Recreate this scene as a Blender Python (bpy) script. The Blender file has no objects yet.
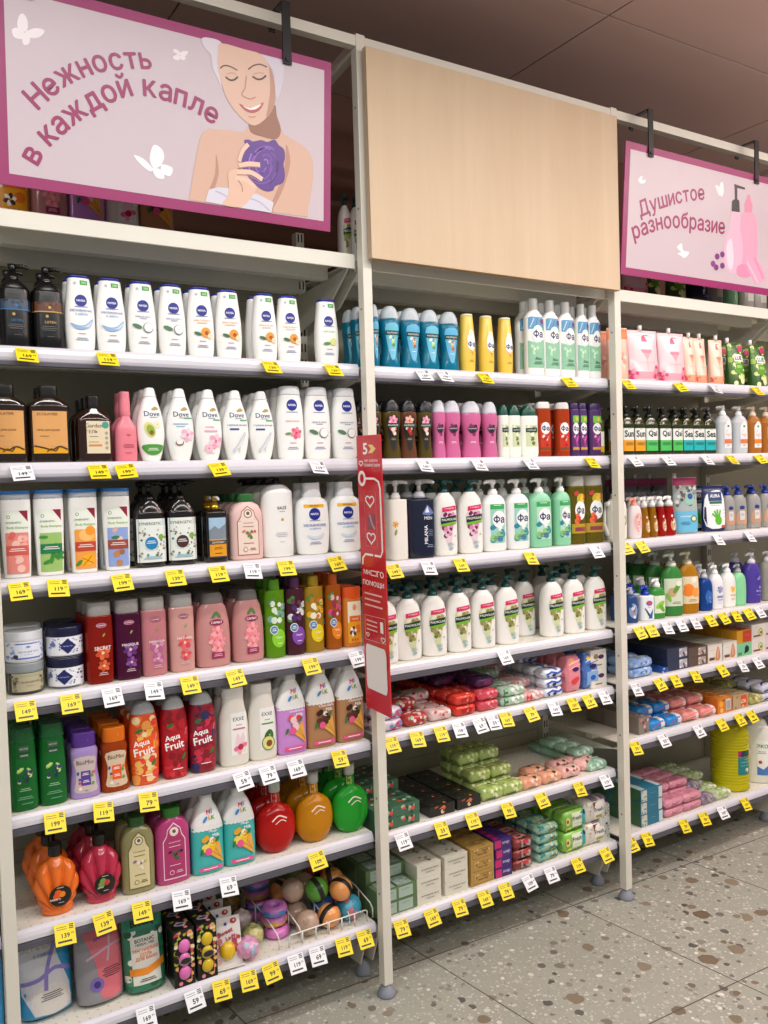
import bpy, bmesh, math, random
from mathutils import Vector, Matrix
from mathutils.geometry import tessellate_polygon
random.seed(7)
PI = math.pi
S = bpy.context.scene
COL = S.collection

# ------------------------------------------------------------------ camera, light, exposure
CAM = (-0.28228, -2.08526, 1.49550); YAW, PITCH, ROLL, F = 0.55707, -0.03572, -0.03001, 858.93
def cam_axes():
    cy, sy, cp, sp = math.cos(YAW), math.sin(YAW), math.cos(PITCH), math.sin(PITCH)
    f = Vector((sy*cp, cy*cp, sp)); r = Vector((cy, -sy, 0)); u = r.cross(f)
    cr, sr = math.cos(ROLL), math.sin(ROLL)
    return cr*r+sr*u, cr*u-sr*r, f
AR, AU, AF = cam_axes(); CP = Vector(CAM)
cd = bpy.data.cameras.new('camera'); cam = bpy.data.objects.new('camera', cd); COL.objects.link(cam)
M3 = Matrix((AR, AU, -AF)).transposed()
cam.matrix_world = Matrix.Translation(CP) @ M3.to_4x4()
cd.sensor_fit = 'VERTICAL'; cd.sensor_height = 36; cd.lens = 36*F/1024; cd.clip_start = .02
S.camera = cam
S.view_settings.view_transform = 'Standard'; S.view_settings.look = 'None'; S.view_settings.gamma = 1
S.view_settings.use_curve_mapping = False; S.view_settings.exposure = 0.0
S.cycles.max_bounces = 6; S.cycles.transparent_max_bounces = 6; S.cycles.caustics_reflective = False
S.cycles.caustics_refractive = False; S.cycles.sample_clamp_indirect = 4

w = bpy.data.worlds.new('room_air'); S.world = w; w.use_nodes = True
w.node_tree.nodes['Background'].inputs[0].default_value = (.80, .82, .86, 1)
w.node_tree.nodes['Background'].inputs[1].default_value = .33
def area(name, loc, sx, sy, power, rot=(0, 0, 0), col=(1, .98, .95)):
    l = bpy.data.lights.new(name, 'AREA'); l.shape = 'RECTANGLE'; l.size = sx; l.size_y = sy; l.energy = power; l.color = col
    o = bpy.data.objects.new(name, l); COL.objects.link(o); o.location = loc; o.rotation_euler = rot
    o['kind'] = 'helper'; return o
area('aisle_strip_light', (1.0, -1.10, 2.86), 6.0, .10, 84, (math.radians(-2), 0, 0))
area('far_aisle_strip_light', (1.2, -2.9, 2.80), 7.0, .12, 66, (math.radians(22), 0, 0))
area('added_ceiling_fill', (3.6, -1.9, 2.45), 1.6, .5, 120, (math.radians(180), 0, 0), (1, .93, .88))  # unseen upward fill, added to brighten the brown ceiling

def ray(px, py): return AF + AR*((px-384)/F) + AU*((512-py)/F)
def hit(px, py, y):
    d = ray(px, py); return CP + d*((y-CP.y)/d.y)
def onz(px, py, z):
    d = ray(px, py); return CP + d*((z-CP.z)/d.z)
def project(p):
    v = Vector(p)-CP; return 384+F*v.dot(AR)/v.dot(AF), 512-F*v.dot(AU)/v.dot(AF)
def x_at(px, y, z):
    a, b = -.6, 4.
    for _ in range(40):
        m = (a+b)/2
        if project((m, y, z))[0] < px: a = m
        else: b = m
    return a

# ------------------------------------------------------------------ materials
MATS = {}
def lin(c): return c/12.92 if c <= .04045 else ((c+.055)/1.055)**2.4
def rgb(h):
    h = h.lstrip('#')
    if len(h) == 3: h = ''.join(a*2 for a in h)
    return tuple(lin(int(h[i:i+2], 16)/255) for i in (0, 2, 4))+(1,)
def mat(h, rough=.35, trans=0, metal=0, key=None, coat=0):
    k = key or (h, rough, trans, metal, coat)
    if k in MATS: return MATS[k]
    m = bpy.data.materials.new(f'plastic_{len(MATS)}'); m.use_nodes = True; nt = m.node_tree
    b = nt.nodes['Principled BSDF']; b.inputs['Base Color'].default_value = rgb(h)
    b.inputs['Roughness'].default_value = rough; b.inputs['Metallic'].default_value = metal
    b.inputs['Transmission Weight'].default_value = trans
    if coat: b.inputs['Coat Weight'].default_value = coat; b.inputs['Coat Roughness'].default_value = .08
    if trans: b.inputs['IOR'].default_value = 1.36
    else:
        n = nt.nodes.new('ShaderNodeTexNoise'); n.inputs['Scale'].default_value = 35
        r = nt.nodes.new('ShaderNodeMapRange'); r.inputs['To Min'].default_value = max(0, rough-.05); r.inputs['To Max'].default_value = min(1, rough+.06)
        tc = nt.nodes.new('ShaderNodeTexCoord')
        nt.links.new(tc.outputs['Object'], n.inputs['Vector']); nt.links.new(n.outputs['Fac'], r.inputs['Value']); nt.links.new(r.outputs[0], b.inputs['Roughness'])
    MATS[k] = m; return m
def nodes(name):
    m = bpy.data.materials.new(name); m.use_nodes = True; nt = m.node_tree
    def N(t, **kw):
        n = nt.nodes.new(t)
        for k, v in kw.items(): setattr(n, k, v)
        return n
    def math_(op, a, b=None):
        n = N('ShaderNodeMath', operation=op)
        for i, v in enumerate((a, b)):
            if v is None: continue
            if isinstance(v, (int, float)): n.inputs[i].default_value = v
            else: nt.links.new(v, n.inputs[i])
        return n.outputs[0]
    def mix(f, a, b, blend='MIX'):
        n = N('ShaderNodeMix', data_type='RGBA', blend_type=blend)
        for i, v in ((0, f), (6, a), (7, b)):
            if isinstance(v, (int, float)): n.inputs[i].default_value = v
            elif isinstance(v, tuple): n.inputs[i].default_value = v
            else: nt.links.new(v, n.inputs[i])
        return n.outputs[2]
    return m, nt, nt.nodes['Principled BSDF'], N, math_, mix
def floor_mat():
    m, nt, b, N, ma, mix = nodes('terrazzo'); L = nt.links.new
    tc = N('ShaderNodeTexCoord'); P = tc.outputs['Object']
    nz = N('ShaderNodeTexNoise'); nz.inputs['Scale'].default_value = 3; L(P, nz.inputs['Vector'])
    base = mix(nz.outputs['Fac'], rgb('#9a9a8e'), rgb('#acaca0'))
    wn = N('ShaderNodeTexNoise'); wn.inputs['Scale'].default_value = 28; wn.inputs['Detail'].default_value = 3; L(P, wn.inputs['Vector'])
    def warp(amt):
        v = N('ShaderNodeVectorMath', operation='MULTIPLY_ADD'); L(wn.outputs['Color'], v.inputs[0])
        v.inputs[1].default_value = (amt,)*3; L(P, v.inputs[2]); return v.outputs[0]
    def chips(scale, size, keep, c1, c2, prev, amt):
        v = N('ShaderNodeTexVoronoi'); v.inputs['Scale'].default_value = scale; v.inputs['Randomness'].default_value = 1
        v.voronoi_dimensions = '2D'; L(warp(amt), v.inputs['Vector'])
        s = N('ShaderNodeSeparateColor'); L(v.outputs['Color'], s.inputs[0])
        sz = ma('MULTIPLY', s.outputs[1], size); f = ma('LESS_THAN', v.outputs['Distance'], sz)
        k = ma('LESS_THAN', s.outputs[0], keep); col = mix(s.outputs[2], c1, c2)
        return mix(ma('MULTIPLY', f, k), prev, col)
    c = chips(110, .5, .55, rgb('#97938b'), rgb('#d2cfc6'), base, .010)
    c = chips(50, .46, .34, rgb('#77736b'), rgb('#dcd9d0'), c, .014)
    c = chips(26, .40, .22, rgb('#5c5a56'), rgb('#958c80'), c, .018)
    c = chips(10.5, .30, .42, rgb('#746452'), rgb('#8f8270'), c, .026)
    sx = N('ShaderNodeSeparateXYZ'); L(P, sx.inputs[0])
    u = ma('SUBTRACT', sx.outputs[0], ma('MULTIPLY', sx.outputs[1], -.115)); v_ = ma('ADD', sx.outputs[1], ma('MULTIPLY', sx.outputs[0], .034))
    u = ma('SUBTRACT', u, 1.205); v_ = ma('SUBTRACT', v_, -.455)
    def seam(a):
        t = ma('DIVIDE', a, .6); f = ma('FRACT', ma('ADD', t, 100.5)); return ma('LESS_THAN', ma('ABSOLUTE', ma('SUBTRACT', f, .5)), .0035)
    s = ma('MAXIMUM', seam(u), seam(v_)); c = mix(s, c, rgb('#55524d'))
    L(c, b.inputs['Base Color']); b.inputs['Roughness'].default_value = .42
    return m
def shelf_mat():
    m, nt, b, N, ma, mix = nodes('perforated_enamel'); L = nt.links.new
    tc = N('ShaderNodeTexCoord'); sx = N('ShaderNodeSeparateXYZ'); L(tc.outputs['Object'], sx.inputs[0])
    fx = ma('SUBTRACT', ma('FRACT', ma('DIVIDE', sx.outputs[0], .025)), .5)
    fy = ma('SUBTRACT', ma('FRACT', ma('ADD', ma('DIVIDE', sx.outputs[1], .025), .30)), .5)
    d = ma('SQRT', ma('ADD', ma('MULTIPLY', fx, fx), ma('MULTIPLY', fy, fy)))
    up = N('ShaderNodeNewGeometry'); sn = N('ShaderNodeSeparateXYZ'); L(up.outputs['Normal'], sn.inputs[0])
    f = ma('MULTIPLY', ma('LESS_THAN', d, .11), ma('GREATER_THAN', ma('ABSOLUTE', sn.outputs[2]), .9))
    nz = N('ShaderNodeTexNoise'); nz.inputs['Scale'].default_value = 9; L(tc.outputs['Object'], nz.inputs['Vector'])
    base = mix(nz.outputs['Fac'], rgb('#dddacd'), rgb('#e6e3d8'))
    near = ma('LESS_THAN', sx.outputs[1], -.160); far = ma('MULTIPLY', ma('SUBTRACT', 1, near), .35)
    f = ma('MULTIPLY', f, ma('ADD', near, far))
    L(mix(f, base, rgb('#2c2a28')), b.inputs['Base Color']); b.inputs['Roughness'].default_value = .4
    return m
def noisy(name, a, bcol, scale, rough=.5, stretch=None, metal=0):
    m, nt, b, N, ma, mix = nodes(name); L = nt.links.new
    tc = N('ShaderNodeTexCoord'); mp = N('ShaderNodeMapping'); L(tc.outputs['Object'], mp.inputs[0])
    if stretch: mp.inputs['Scale'].default_value = stretch
    nz = N('ShaderNodeTexNoise'); nz.inputs['Scale'].default_value = scale; nz.inputs['Detail'].default_value = 5; L(mp.outputs[0], nz.inputs['Vector'])
    L(mix(nz.outputs['Fac'], rgb(a), rgb(bcol)), b.inputs['Base Color']); b.inputs['Roughness'].default_value = rough; b.inputs['Metallic'].default_value = metal
    return m
def wood_mat():
    m, nt, b, N, ma, mix = nodes('light_maple'); L = nt.links.new
    tc = N('ShaderNodeTexCoord'); P = tc.outputs['Object']
    mp = N('ShaderNodeMapping'); mp.inputs['Scale'].default_value = (9, 1, .7); L(P, mp.inputs[0])
    n1 = N('ShaderNodeTexNoise'); n1.inputs['Scale'].default_value = 2.2; n1.inputs['Detail'].default_value = 7; n1.inputs['Distortion'].default_value = .5; L(mp.outputs[0], n1.inputs['Vector'])
    mp2 = N('ShaderNodeMapping'); mp2.inputs['Scale'].default_value = (120, 1, 4); L(P, mp2.inputs[0])
    n2 = N('ShaderNodeTexNoise'); n2.inputs['Scale'].default_value = 2; n2.inputs['Detail'].default_value = 3; L(mp2.outputs[0], n2.inputs['Vector'])
    sx = N('ShaderNodeSeparateXYZ'); L(P, sx.inputs[0])
    st = ma('FLOOR', ma('MULTIPLY', sx.outputs[0], 9.5)); wn = N('ShaderNodeTexWhiteNoise', noise_dimensions='1D'); L(st, wn.inputs['W'])
    c = mix(n1.outputs['Fac'], rgb('#c3ab8d'), rgb('#d8c2a5')); c = mix(ma('MULTIPLY', n2.outputs['Fac'], .3), c, rgb('#c2a481')); c = mix(ma('MULTIPLY', wn.outputs['Value'], .22), c, rgb('#c4a480'))
    L(c, b.inputs['Base Color']); b.inputs['Roughness'].default_value = .55
    return m
M_FLOOR, M_SHELF, M_WOOD = floor_mat(), shelf_mat(), wood_mat()
M_PAINT = noisy('cream_enamel', '#d9d5c8', '#e2ded2', 6, .38)
M_BACK = noisy('grey_back_panel', '#a9a592', '#b5b19e', 5, .5)
M_WALL = noisy('brown_wall', '#5a3a2a', '#684633', 2, .8)
M_CEIL = noisy('brown_ceiling', '#b3948a', '#c0a198', 1.3, .85)
M_RAIL = mat('#dcdae4', .2, coat=.5); M_RAILD = mat('#55535d', .4)
M_BLACK = mat('#151515', .45); M_GREYF = mat('#8a8f9a', .5); M_TAGY = mat('#f4dc1c', .45); M_TAGW = mat('#eceef2', .4); M_INK = mat('#22211f', .6)

# ------------------------------------------------------------------ mesh helpers
def new_obj(name, me, parent=None):
    o = bpy.data.objects.new(name, me); COL.objects.link(o)
    if parent: o.parent = parent
    return o
def to_mesh(bm, name, mats, smooth=False):
    me = bpy.data.meshes.new(name)
    if smooth:
        for f in bm.faces: f.smooth = True
    bm.to_mesh(me); bm.free()
    for m in (mats if isinstance(mats, (list, tuple)) else [mats]): me.materials.append(m)
    return me
def add_box(bm, x0, y0, z0, x1, y1, z1, mi=0, bev=0):
    t = bmesh.new(); r = bmesh.ops.create_cube(t, size=1)
    for v in t.verts: v.co = Vector(((x0+x1)/2+v.co.x*(x1-x0), (y0+y1)/2+v.co.y*(y1-y0), (z0+z1)/2+v.co.z*(z1-z0)))
    if bev: bmesh.ops.bevel(t, geom=t.edges[:], offset=bev, segments=2, affect='EDGES', profile=.6)
    merge(bm, t, mi)
def merge(bm, t, mi=None, M=None):
    vm = {}
    for v in t.verts: vm[v] = bm.verts.new(M @ v.co if M else v.co)
    for f in t.faces:
        try: nf = bm.faces.new([vm[v] for v in f.verts])
        except ValueError: continue
        nf.material_index = f.material_index if mi is None else mi; nf.smooth = f.smooth
    t.free()
def tube(bm, pts, r, seg=6, mi=0):
    pts = [Vector(p) for p in pts]; rings = []
    for i, p in enumerate(pts):
        a = pts[max(0, i-1)]; b = pts[min(len(pts)-1, i+1)]; t = (b-a).normalized()
        up = Vector((0, 0, 1)) if abs(t.z) < .9 else Vector((1, 0, 0)); n = t.cross(up).normalized(); q = n.cross(t)
        rr = r[i] if isinstance(r, (list, tuple)) else r
        rings.append([bm.verts.new(p+(n*math.cos(2*PI*k/seg)+q*math.sin(2*PI*k/seg))*rr) for k in range(seg)])
    for a, b in zip(rings, rings[1:]):
        for k in range(seg):
            f = bm.faces.new((a[k], a[(k+1) % seg], b[(k+1) % seg], b[k])); f.smooth = True; f.material_index = mi
    for rg in (rings[0][::-1], rings[-1]):
        f = bm.faces.new(rg); f.material_index = mi
def catmull(P, n):
    if len(P) < 3: return P
    out = []
    for i in range(len(P)-1):
        p0, p1, p2, p3 = P[max(0, i-1)], P[i], P[i+1], P[min(len(P)-1, i+2)]
        for k in range(n):
            t = k/n; out.append(tuple(.5*((2*b)+(c-a)*t+(2*a-5*b+4*c-d)*t*t+(3*b-a-3*c+d)*t**3) for a, b, c, d in zip(p0, p1, p2, p3)))
    out.append(tuple(P[-1])); return out

class Body:
    """lofted bottle body: profile points (height fraction, half width, half depth, superellipse exponent)"""
    def __init__(s, h, prof, z0=0, smooth=4, cy=0, fn=None):
        s.h, s.z0, s.cy, s.fn = h, z0, cy, fn
        P = catmull(prof, smooth) if smooth else list(prof)
        q = [P[0]]
        for p in P[1:]:
            if p[0] > q[-1][0]+1e-4: q.append(p)
        s.P = q
    def at(s, z):
        v = (z-s.z0)/s.h; P = s.P
        if v <= P[0][0]: return P[0][1:]
        for a, b in zip(P, P[1:]):
            if v <= b[0]:
                t = (v-a[0])/(b[0]-a[0]); return tuple(i+(j-i)*t for i, j in zip(a[1:], b[1:]))
        return P[-1][1:]
    def front(s, x, z):
        hx, hy, n = s.at(z); t = min(.985, abs(x)/max(hx, 1e-5)); return s.cy-hy*(1-t**n)**(1/n)
    def clampx(s, x, z):
        hx = s.at(z)[0]*.985; return max(-hx, min(hx, x))
    def bm(s, seg=32, round_bottom=True):
        bm = bmesh.new(); rings = []; P = s.P
        if round_bottom: P = [(P[0][0], P[0][1]*.93, P[0][2]*.93, P[0][3]), (P[0][0]+.008, P[0][1], P[0][2], P[0][3])]+[p for p in P[1:] if p[0] > P[0][0]+.012]
        for v, hx, hy, n in P:
            rg = []
            for k in range(seg):
                a = 2*PI*(k+.5)/seg; c, d = math.cos(a), math.sin(a)
                x = hx*math.copysign(abs(c)**(2/n), c); y = s.cy+hy*math.copysign(abs(d)**(2/n), d); z = s.z0+v*s.h
                if s.fn: x, y, z = s.fn(x, y, z)
                rg.append(bm.verts.new((x, y, z)))
            rings.append(rg)
        for a, b in zip(rings, rings[1:]):
            for k in range(seg): bm.faces.new((a[k], a[(k+1) % seg], b[(k+1) % seg], b[k])).smooth = True
        bm.faces.new(rings[0][::-1]); bm.faces.new(rings[-1]); return bm

# ------------------------------------------------------------------ printed artwork laid on a surface
TXT = {}
def R4(x0, y0, x1, y1): return [(x0, y0), (x1, y0), (x1, y1), (x0, y1)]
def bowl(cx, cy, rx, ry, t, a0, a1, n=14):
    o = [(cx+rx*math.cos(a0+(a1-a0)*k/n), cy+ry*math.sin(a0+(a1-a0)*k/n)) for k in range(n+1)]; i = [(cx+(rx-t)*math.cos(a0+(a1-a0)*k/n), cy+(ry-t)*math.sin(a0+(a1-a0)*k/n)) for k in range(n+1)]
    return [[o[k], o[k+1], i[k+1], i[k]] for k in range(n)]
SPECIAL = {'н': [R4(.08, 0, .16, .54), R4(.42, 0, .51, .54), R4(.16, .24, .42, .32)], 'ь': [R4(.08, 0, .165, .54), R4(.165, 0, .30, .075), R4(.165, .27, .30, .345)]+bowl(.30, .1725, .19, .1725, .078, -PI/2, PI/2),
    'Ф': [R4(.37, -.04, .46, .77)]+bowl(.415, .365, .355, .27, .085, 0, 2*PI, 28)}
def compose(s):
    V, Fc, x = [], [], 0
    for ch in s:
        if ch == ' ': x += .28; continue
        if ch in SPECIAL:
            g0 = min(p[0] for q in SPECIAL[ch] for p in q); g1 = max(p[0] for q in SPECIAL[ch] for p in q)
            for q in SPECIAL[ch]: Fc.append(tuple(range(len(V), len(V)+4))); V += [(p[0]-g0+x, p[1]) for p in q]
            x += g1-g0+.09
        else:
            vs, fs, g0, g1, _, _ = text_polys(ch); n = len(V); V += [(a-g0+x, b) for a, b in vs]; Fc += [tuple(i+n for i in f) for f in fs]; x += g1-g0+.09
    return V, Fc, min(v[0] for v in V), max(v[0] for v in V), min(v[1] for v in V), max(v[1] for v in V)
def text_polys(s, bold=0):
    if not bold and any(ch in SPECIAL for ch in s):
        TXT[(s, 0)] = compose(s); return TXT[(s, 0)]
    k = (s, bold)
    if k in TXT: return TXT[k]
    if bold: TXT[k] = text_polys(s); return TXT[k]
    c = bpy.data.curves.new('t', 'FONT'); c.body = s; c.resolution_u = 2
    o = bpy.data.objects.new('t', c); COL.objects.link(o)
    dg = bpy.context.evaluated_depsgraph_get(); me = bpy.data.meshes.new_from_object(o.evaluated_get(dg))
    vs = [(v.co.x, v.co.y) for v in me.vertices]; fs = [tuple(p.vertices) for p in me.polygons]
    bpy.data.objects.remove(o); bpy.data.curves.remove(c); bpy.data.meshes.remove(me)
    if not vs: vs = [(0, 0), (.1, 0), (0, .1)]
    x0 = min(v[0] for v in vs); x1 = max(v[0] for v in vs); y0 = min(v[1] for v in vs); y1 = max(v[1] for v in vs)
    TXT[k] = (vs, fs, x0, x1, y0, y1); return TXT[k]
def thick(bold):
    e = bold*.55; return [(0, 0)] if not bold else (((-e, 0), (e, 0), (0, -e), (0, e)) if bold > .02 else ((-e, 0), (e, 0)))
class Art:
    """collects flat coloured shapes in (x, z) metres and lays them on surf(x, z) -> point"""
    def __init__(s, surf, step=.006):
        s.bm = bmesh.new(); s.surf = surf; s.step = step; s.mats = []; s.layer = 0; s.inc = 1
    def mi(s, col):
        m = mat(col, .35) if isinstance(col, str) else col
        if m not in s.mats: s.mats.append(m)
        return s.mats.index(m)
    def put(s, pts, faces, col, fine=False):
        s.layer += s.inc; off = .0005+.00014*s.layer; t = bmesh.new()
        vs = [t.verts.new((x, z, 0)) for x, z in pts]
        for f in faces:
            try: t.faces.new([vs[i] for i in f])
            except ValueError: pass
        if fine:
            for _ in range(6):
                E_ = [e for e in t.edges if e.calc_length() > s.step*1.6]
                if not E_: break
                bmesh.ops.subdivide_edges(t, edges=E_, cuts=1); bmesh.ops.triangulate(t, faces=[f for f in t.faces if len(f.verts) > 3])
        for v in t.verts: v.co = s.surf(v.co.x, v.co.y, off)
        merge(s.bm, t, s.mi(col))
    def rect(s, x0, z0, x1, z1, col):
        nx = max(1, round(abs(x1-x0)/s.step)); nz = max(1, round(abs(z1-z0)/s.step))
        pts = [(x0+(x1-x0)*i/nx, z0+(z1-z0)*j/nz) for j in range(nz+1) for i in range(nx+1)]
        s.put(pts, [(j*(nx+1)+i, j*(nx+1)+i+1, (j+1)*(nx+1)+i+1, (j+1)*(nx+1)+i) for j in range(nz) for i in range(nx)], col)
    def ell(s, cx, cz, rx, rz, col, ang=0):
        n = 20 if rx > .006 else 10; nr = max(1, round(max(rx, rz)/s.step)); ca, sa = math.cos(ang), math.sin(ang)
        pts = [(cx, cz)]; fs = []
        for r in range(1, nr+1):
            for k in range(n):
                a = 2*PI*k/n; x, z = rx*r/nr*math.cos(a), rz*r/nr*math.sin(a); pts.append((cx+x*ca-z*sa, cz+x*sa+z*ca))
        for k in range(n): fs.append((0, 1+k, 1+(k+1) % n))
        for r in range(nr-1):
            o = 1+r*n; fs += [(o+k, o+n+k, o+n+(k+1) % n, o+(k+1) % n) for k in range(n)]
        s.put(pts, fs, col)
    def poly(s, pts, col, smooth=0):
        if smooth:
            P = list(pts); n = len(P); out = []
            for i in range(n):
                p0, p1, p2, p3 = P[i-1], P[i], P[(i+1) % n], P[(i+2) % n]
                for k in range(smooth):
                    t = k/smooth; out.append(tuple(.5*((2*b)+(c-a)*t+(2*a-5*b+4*c-d)*t*t+(3*b-a-3*c+d)*t**3) for a, b, c, d in zip(p0, p1, p2, p3)))
            pts = out
        tr = tessellate_polygon([[Vector((x, z, 0)) for x, z in pts]]); s.put(pts, tr, col, fine=True)
    def line(s, pts, wd, col, smooth=0):
        P = catmull(pts, smooth) if smooth else list(pts); L_, R_ = [], []
        for i, p in enumerate(P):
            a, b = P[max(0, i-1)], P[min(len(P)-1, i+1)]; dx, dz = b[0]-a[0], b[1]-a[1]; l = math.hypot(dx, dz) or 1
            ww = wd/2; L_.append((p[0]-dz/l*ww, p[1]+dx/l*ww)); R_.append((p[0]+dz/l*ww, p[1]-dx/l*ww))
        n = len(P); s.put(L_+R_, [(i, i+1, n+i+1, n+i) for i in range(n-1)], col, fine=True)
    def text(s, st, cx, cz, width, col, hmax=None, bold=0, ang=0):
        vs, fs, x0, x1, y0, y1 = text_polys(st, bold); sc = width/(x1-x0)
        sz = sc
        if hmax and (y1-y0)*sz > hmax: sz = hmax/(y1-y0)
        if hmax and sz < sc: sc = max(sz, sc*.6) if sz > sc*.6 else sz
        ca, sa = math.cos(ang), math.sin(ang); s.layer += 1; old = s.inc; s.inc = .3
        for ex, ey in thick(bold):
            pts = []
            for x, y in vs:
                a, b = (x+ex-(x0+x1)/2)*sc, (y+ey-(y0+y1)/2)*sz; pts.append((cx+a*ca-b*sa, cz+a*sa+b*ca))
            s.put(pts, fs, col)
        s.inc = old
    def mesh(s): return to_mesh(s.bm, 'label_print', s.mats or [M_INK])

# ------------------------------------------------------------------ product kinds
Z = {0: [2.142, 1.832, 1.563, 1.295, 1.019, .745, .475, .208], 1: [2.142, 1.830, 1.561, 1.258, .951, .751, .458, .200], 2: [2.142, 1.832, 1.563, 1.260, .955, .754, .545, .203]}
FRONT = .064
def bx(x0, yt, x1, yb, zs, d, front=FRONT):
    yc = front+d/2; ym = (yt+yb)/2; a, b = hit(x0, ym, yc).x, hit(x1, ym, yc).x; c = (x0+x1)/2
    t = ((a+b)/2-CAM[0])/(yc-CAM[1]); W = b-a
    return (max(math.sqrt(max(0, W*W-.85*(d*t)**2)), .55*W)*.985, hit(c, yt, yc).z-zs, d)
def draw(A, spec, w, h, z0=0, rnd=None):
    hw = w/2; rnd = rnd or random.Random(3)
    for o in spec:
        k = o[0]
        if k == 'R': A.rect(o[1]*hw, z0+o[2]*h, o[3]*hw, z0+o[4]*h, o[5])
        elif k == 'E': A.ell(o[1]*hw, z0+o[2]*h, o[3]*hw, o[3]*hw*(o[5] if len(o) > 5 else 1), o[4], o[6] if len(o) > 6 else 0)
        elif k == 'T': A.text(o[1], o[2]*hw, z0+o[3]*h, o[4]*w, o[5], (o[6]*h if len(o) > 6 else None), o[7] if len(o) > 7 else .02, o[8] if len(o) > 8 else 0)
        elif k == 'D':
            A.layer += 1; A.inc = .1
            for i in range(o[5]):
                r = o[6]*hw*rnd.uniform(.7, 1.25)
                A.ell(rnd.uniform(o[1], o[3])*hw, z0+rnd.uniform(o[2], o[4])*h, r, r, rnd.choice(o[7]))
            A.inc = 1
        elif k == 'F':
            r = o[3]*hw; A.layer += 1; A.inc = .15
            for i in range(6):
                a = i*PI/3+.3; A.ell(o[1]*hw+r*.55*math.cos(a), z0+o[2]*h+r*.55*math.sin(a), r*.5, r*.34, o[4][i % len(o[4])], a)
            A.ell(o[1]*hw, z0+o[2]*h, r*.22, r*.22, o[5]); A.inc = 1
        elif k == 'L': A.ell(o[1]*hw, z0+o[2]*h, o[3]*hw, o[3]*hw*.42, o[5], o[4])
        elif k == 'P': A.poly([(u*hw, z0+v*h) for u, v in o[1]], o[2], o[3] if len(o) > 3 else 0)
        elif k == 'S': A.line([(u*hw, z0+v*h) for u, v in o[1]], o[2]*w, o[3], o[4] if len(o) > 4 else 0)
        elif k == 'G':
            A.layer += 1; A.inc = 0
            for i in range(o[4]): A.rect((o[1]-o[3]*(1 if i % 2 else .8))*hw, z0+(o[2]-.022*i)*h, (o[1]+o[3]*(1 if i % 2 else .8))*hw, z0+(o[2]-.022*i+.009)*h, o[5])
            A.inc = 1
KINDS = {}
class Kind: pass
def prof3(p, w, d, n):
    out = []
    for e in p:
        v, a = e[0], e[1]; dd = e[2] if len(e) > 2 else .5+.5*a; out.append((v, a*w/2, dd*d/2, e[3] if len(e) > 3 else n))
    return out
def pump_parts(h, r, v0, col, turn=-.9, style='lever', head=None):
    """collar, stem and spout of a pump dispenser; the spout is a sub-part"""
    z = v0*h; bm = bmesh.new(); top = h
    tube(bm, [(0, 0, z-.002), (0, 0, z+.013), (0, 0, z+.0135), (0, 0, z+.020)], [r, r*.97, r*.78, r*.72], 20)
    tube(bm, [(0, 0, z+.0195), (0, 0, top-.010)], r*.34, 12)
    tube(bm, [(0, 0, top-.016), (0, 0, top-.012), (0, 0, top-.001), (0, 0, top)], [r*.5, r*.62, r*.66, r*.5], 16)
    m = mat(col, .28); out = [('pump', to_mesh(bm, 'pump', m), None)]
    b2 = bmesh.new(); c, s = math.cos(turn), math.sin(turn); L = r*2.3
    tube(b2, [(0, 0, top-.0055), (c*L*.75, s*L*.75, top-.0055), (c*L, s*L, top-.0085), (c*L*1.06, s*L*1.06, top-.0125)], [r*.42, r*.34, r*.3, r*.22], 10)
    out.append(('spout', to_mesh(b2, 'spout', m), 'pump')); return out
def kind(key, name, cat, size, prof, col, art=(), cap=None, pump=None, n=2.6, m=None, clear=0, rough=.3, top=None, fn=None, extra=None, seg=32, capname='cap', bodyname='body', tone=None):
    """cap = (profile, colour); pump = (v0, colour, radius fraction, turn); top = second body tone (profile, colour)"""
    w, h, d = size; K = Kind(); K.name, K.cat, K.w, K.h, K.d, K.parts = name, cat, w, h, d, []
    B_ = Body(h, prof3(prof, w, d, n), fn=fn)
    mm = m or (mat(col, .12, trans=clear) if clear else mat(col, rough, coat=.3))
    bb = B_.bm(seg)
    if tone:
        for f in bb.faces:
            zc = sum(v.co.z for v in f.verts)/len(f.verts)/h
            if tone[0] <= zc <= tone[1]: f.material_index = 1
    K.parts.append((bodyname, to_mesh(bb, bodyname, [mm]+([mat(tone[2], rough, coat=.3)] if tone else [])), None))
    if art:
        A = Art(lambda x, z, off: (lambda xx: Vector((xx, B_.front(xx, z)-off, max(.002, min(h-.001, z)))))(B_.clampx(x, z)), step=max(w/12, .005))
        draw(A, art, w, h); K.parts.append(('label_print', A.mesh(), bodyname))
    if cap:
        C_ = Body(h, prof3(cap[0], w, d, cap[2] if len(cap) > 2 else n), smooth=0 if len(cap[0]) < 4 else 3)
        K.parts.append((capname, to_mesh(C_.bm(24, False), capname, mat(cap[1], .25, trans=cap[3] if len(cap) > 3 else 0)), None))
    if pump: K.parts += pump_parts(h, pump[2]*w/2, pump[0], pump[1], pump[3] if len(pump) > 3 else -.9)
    if extra: K.parts += extra(K)
    KINDS[key] = K; return K

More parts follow.
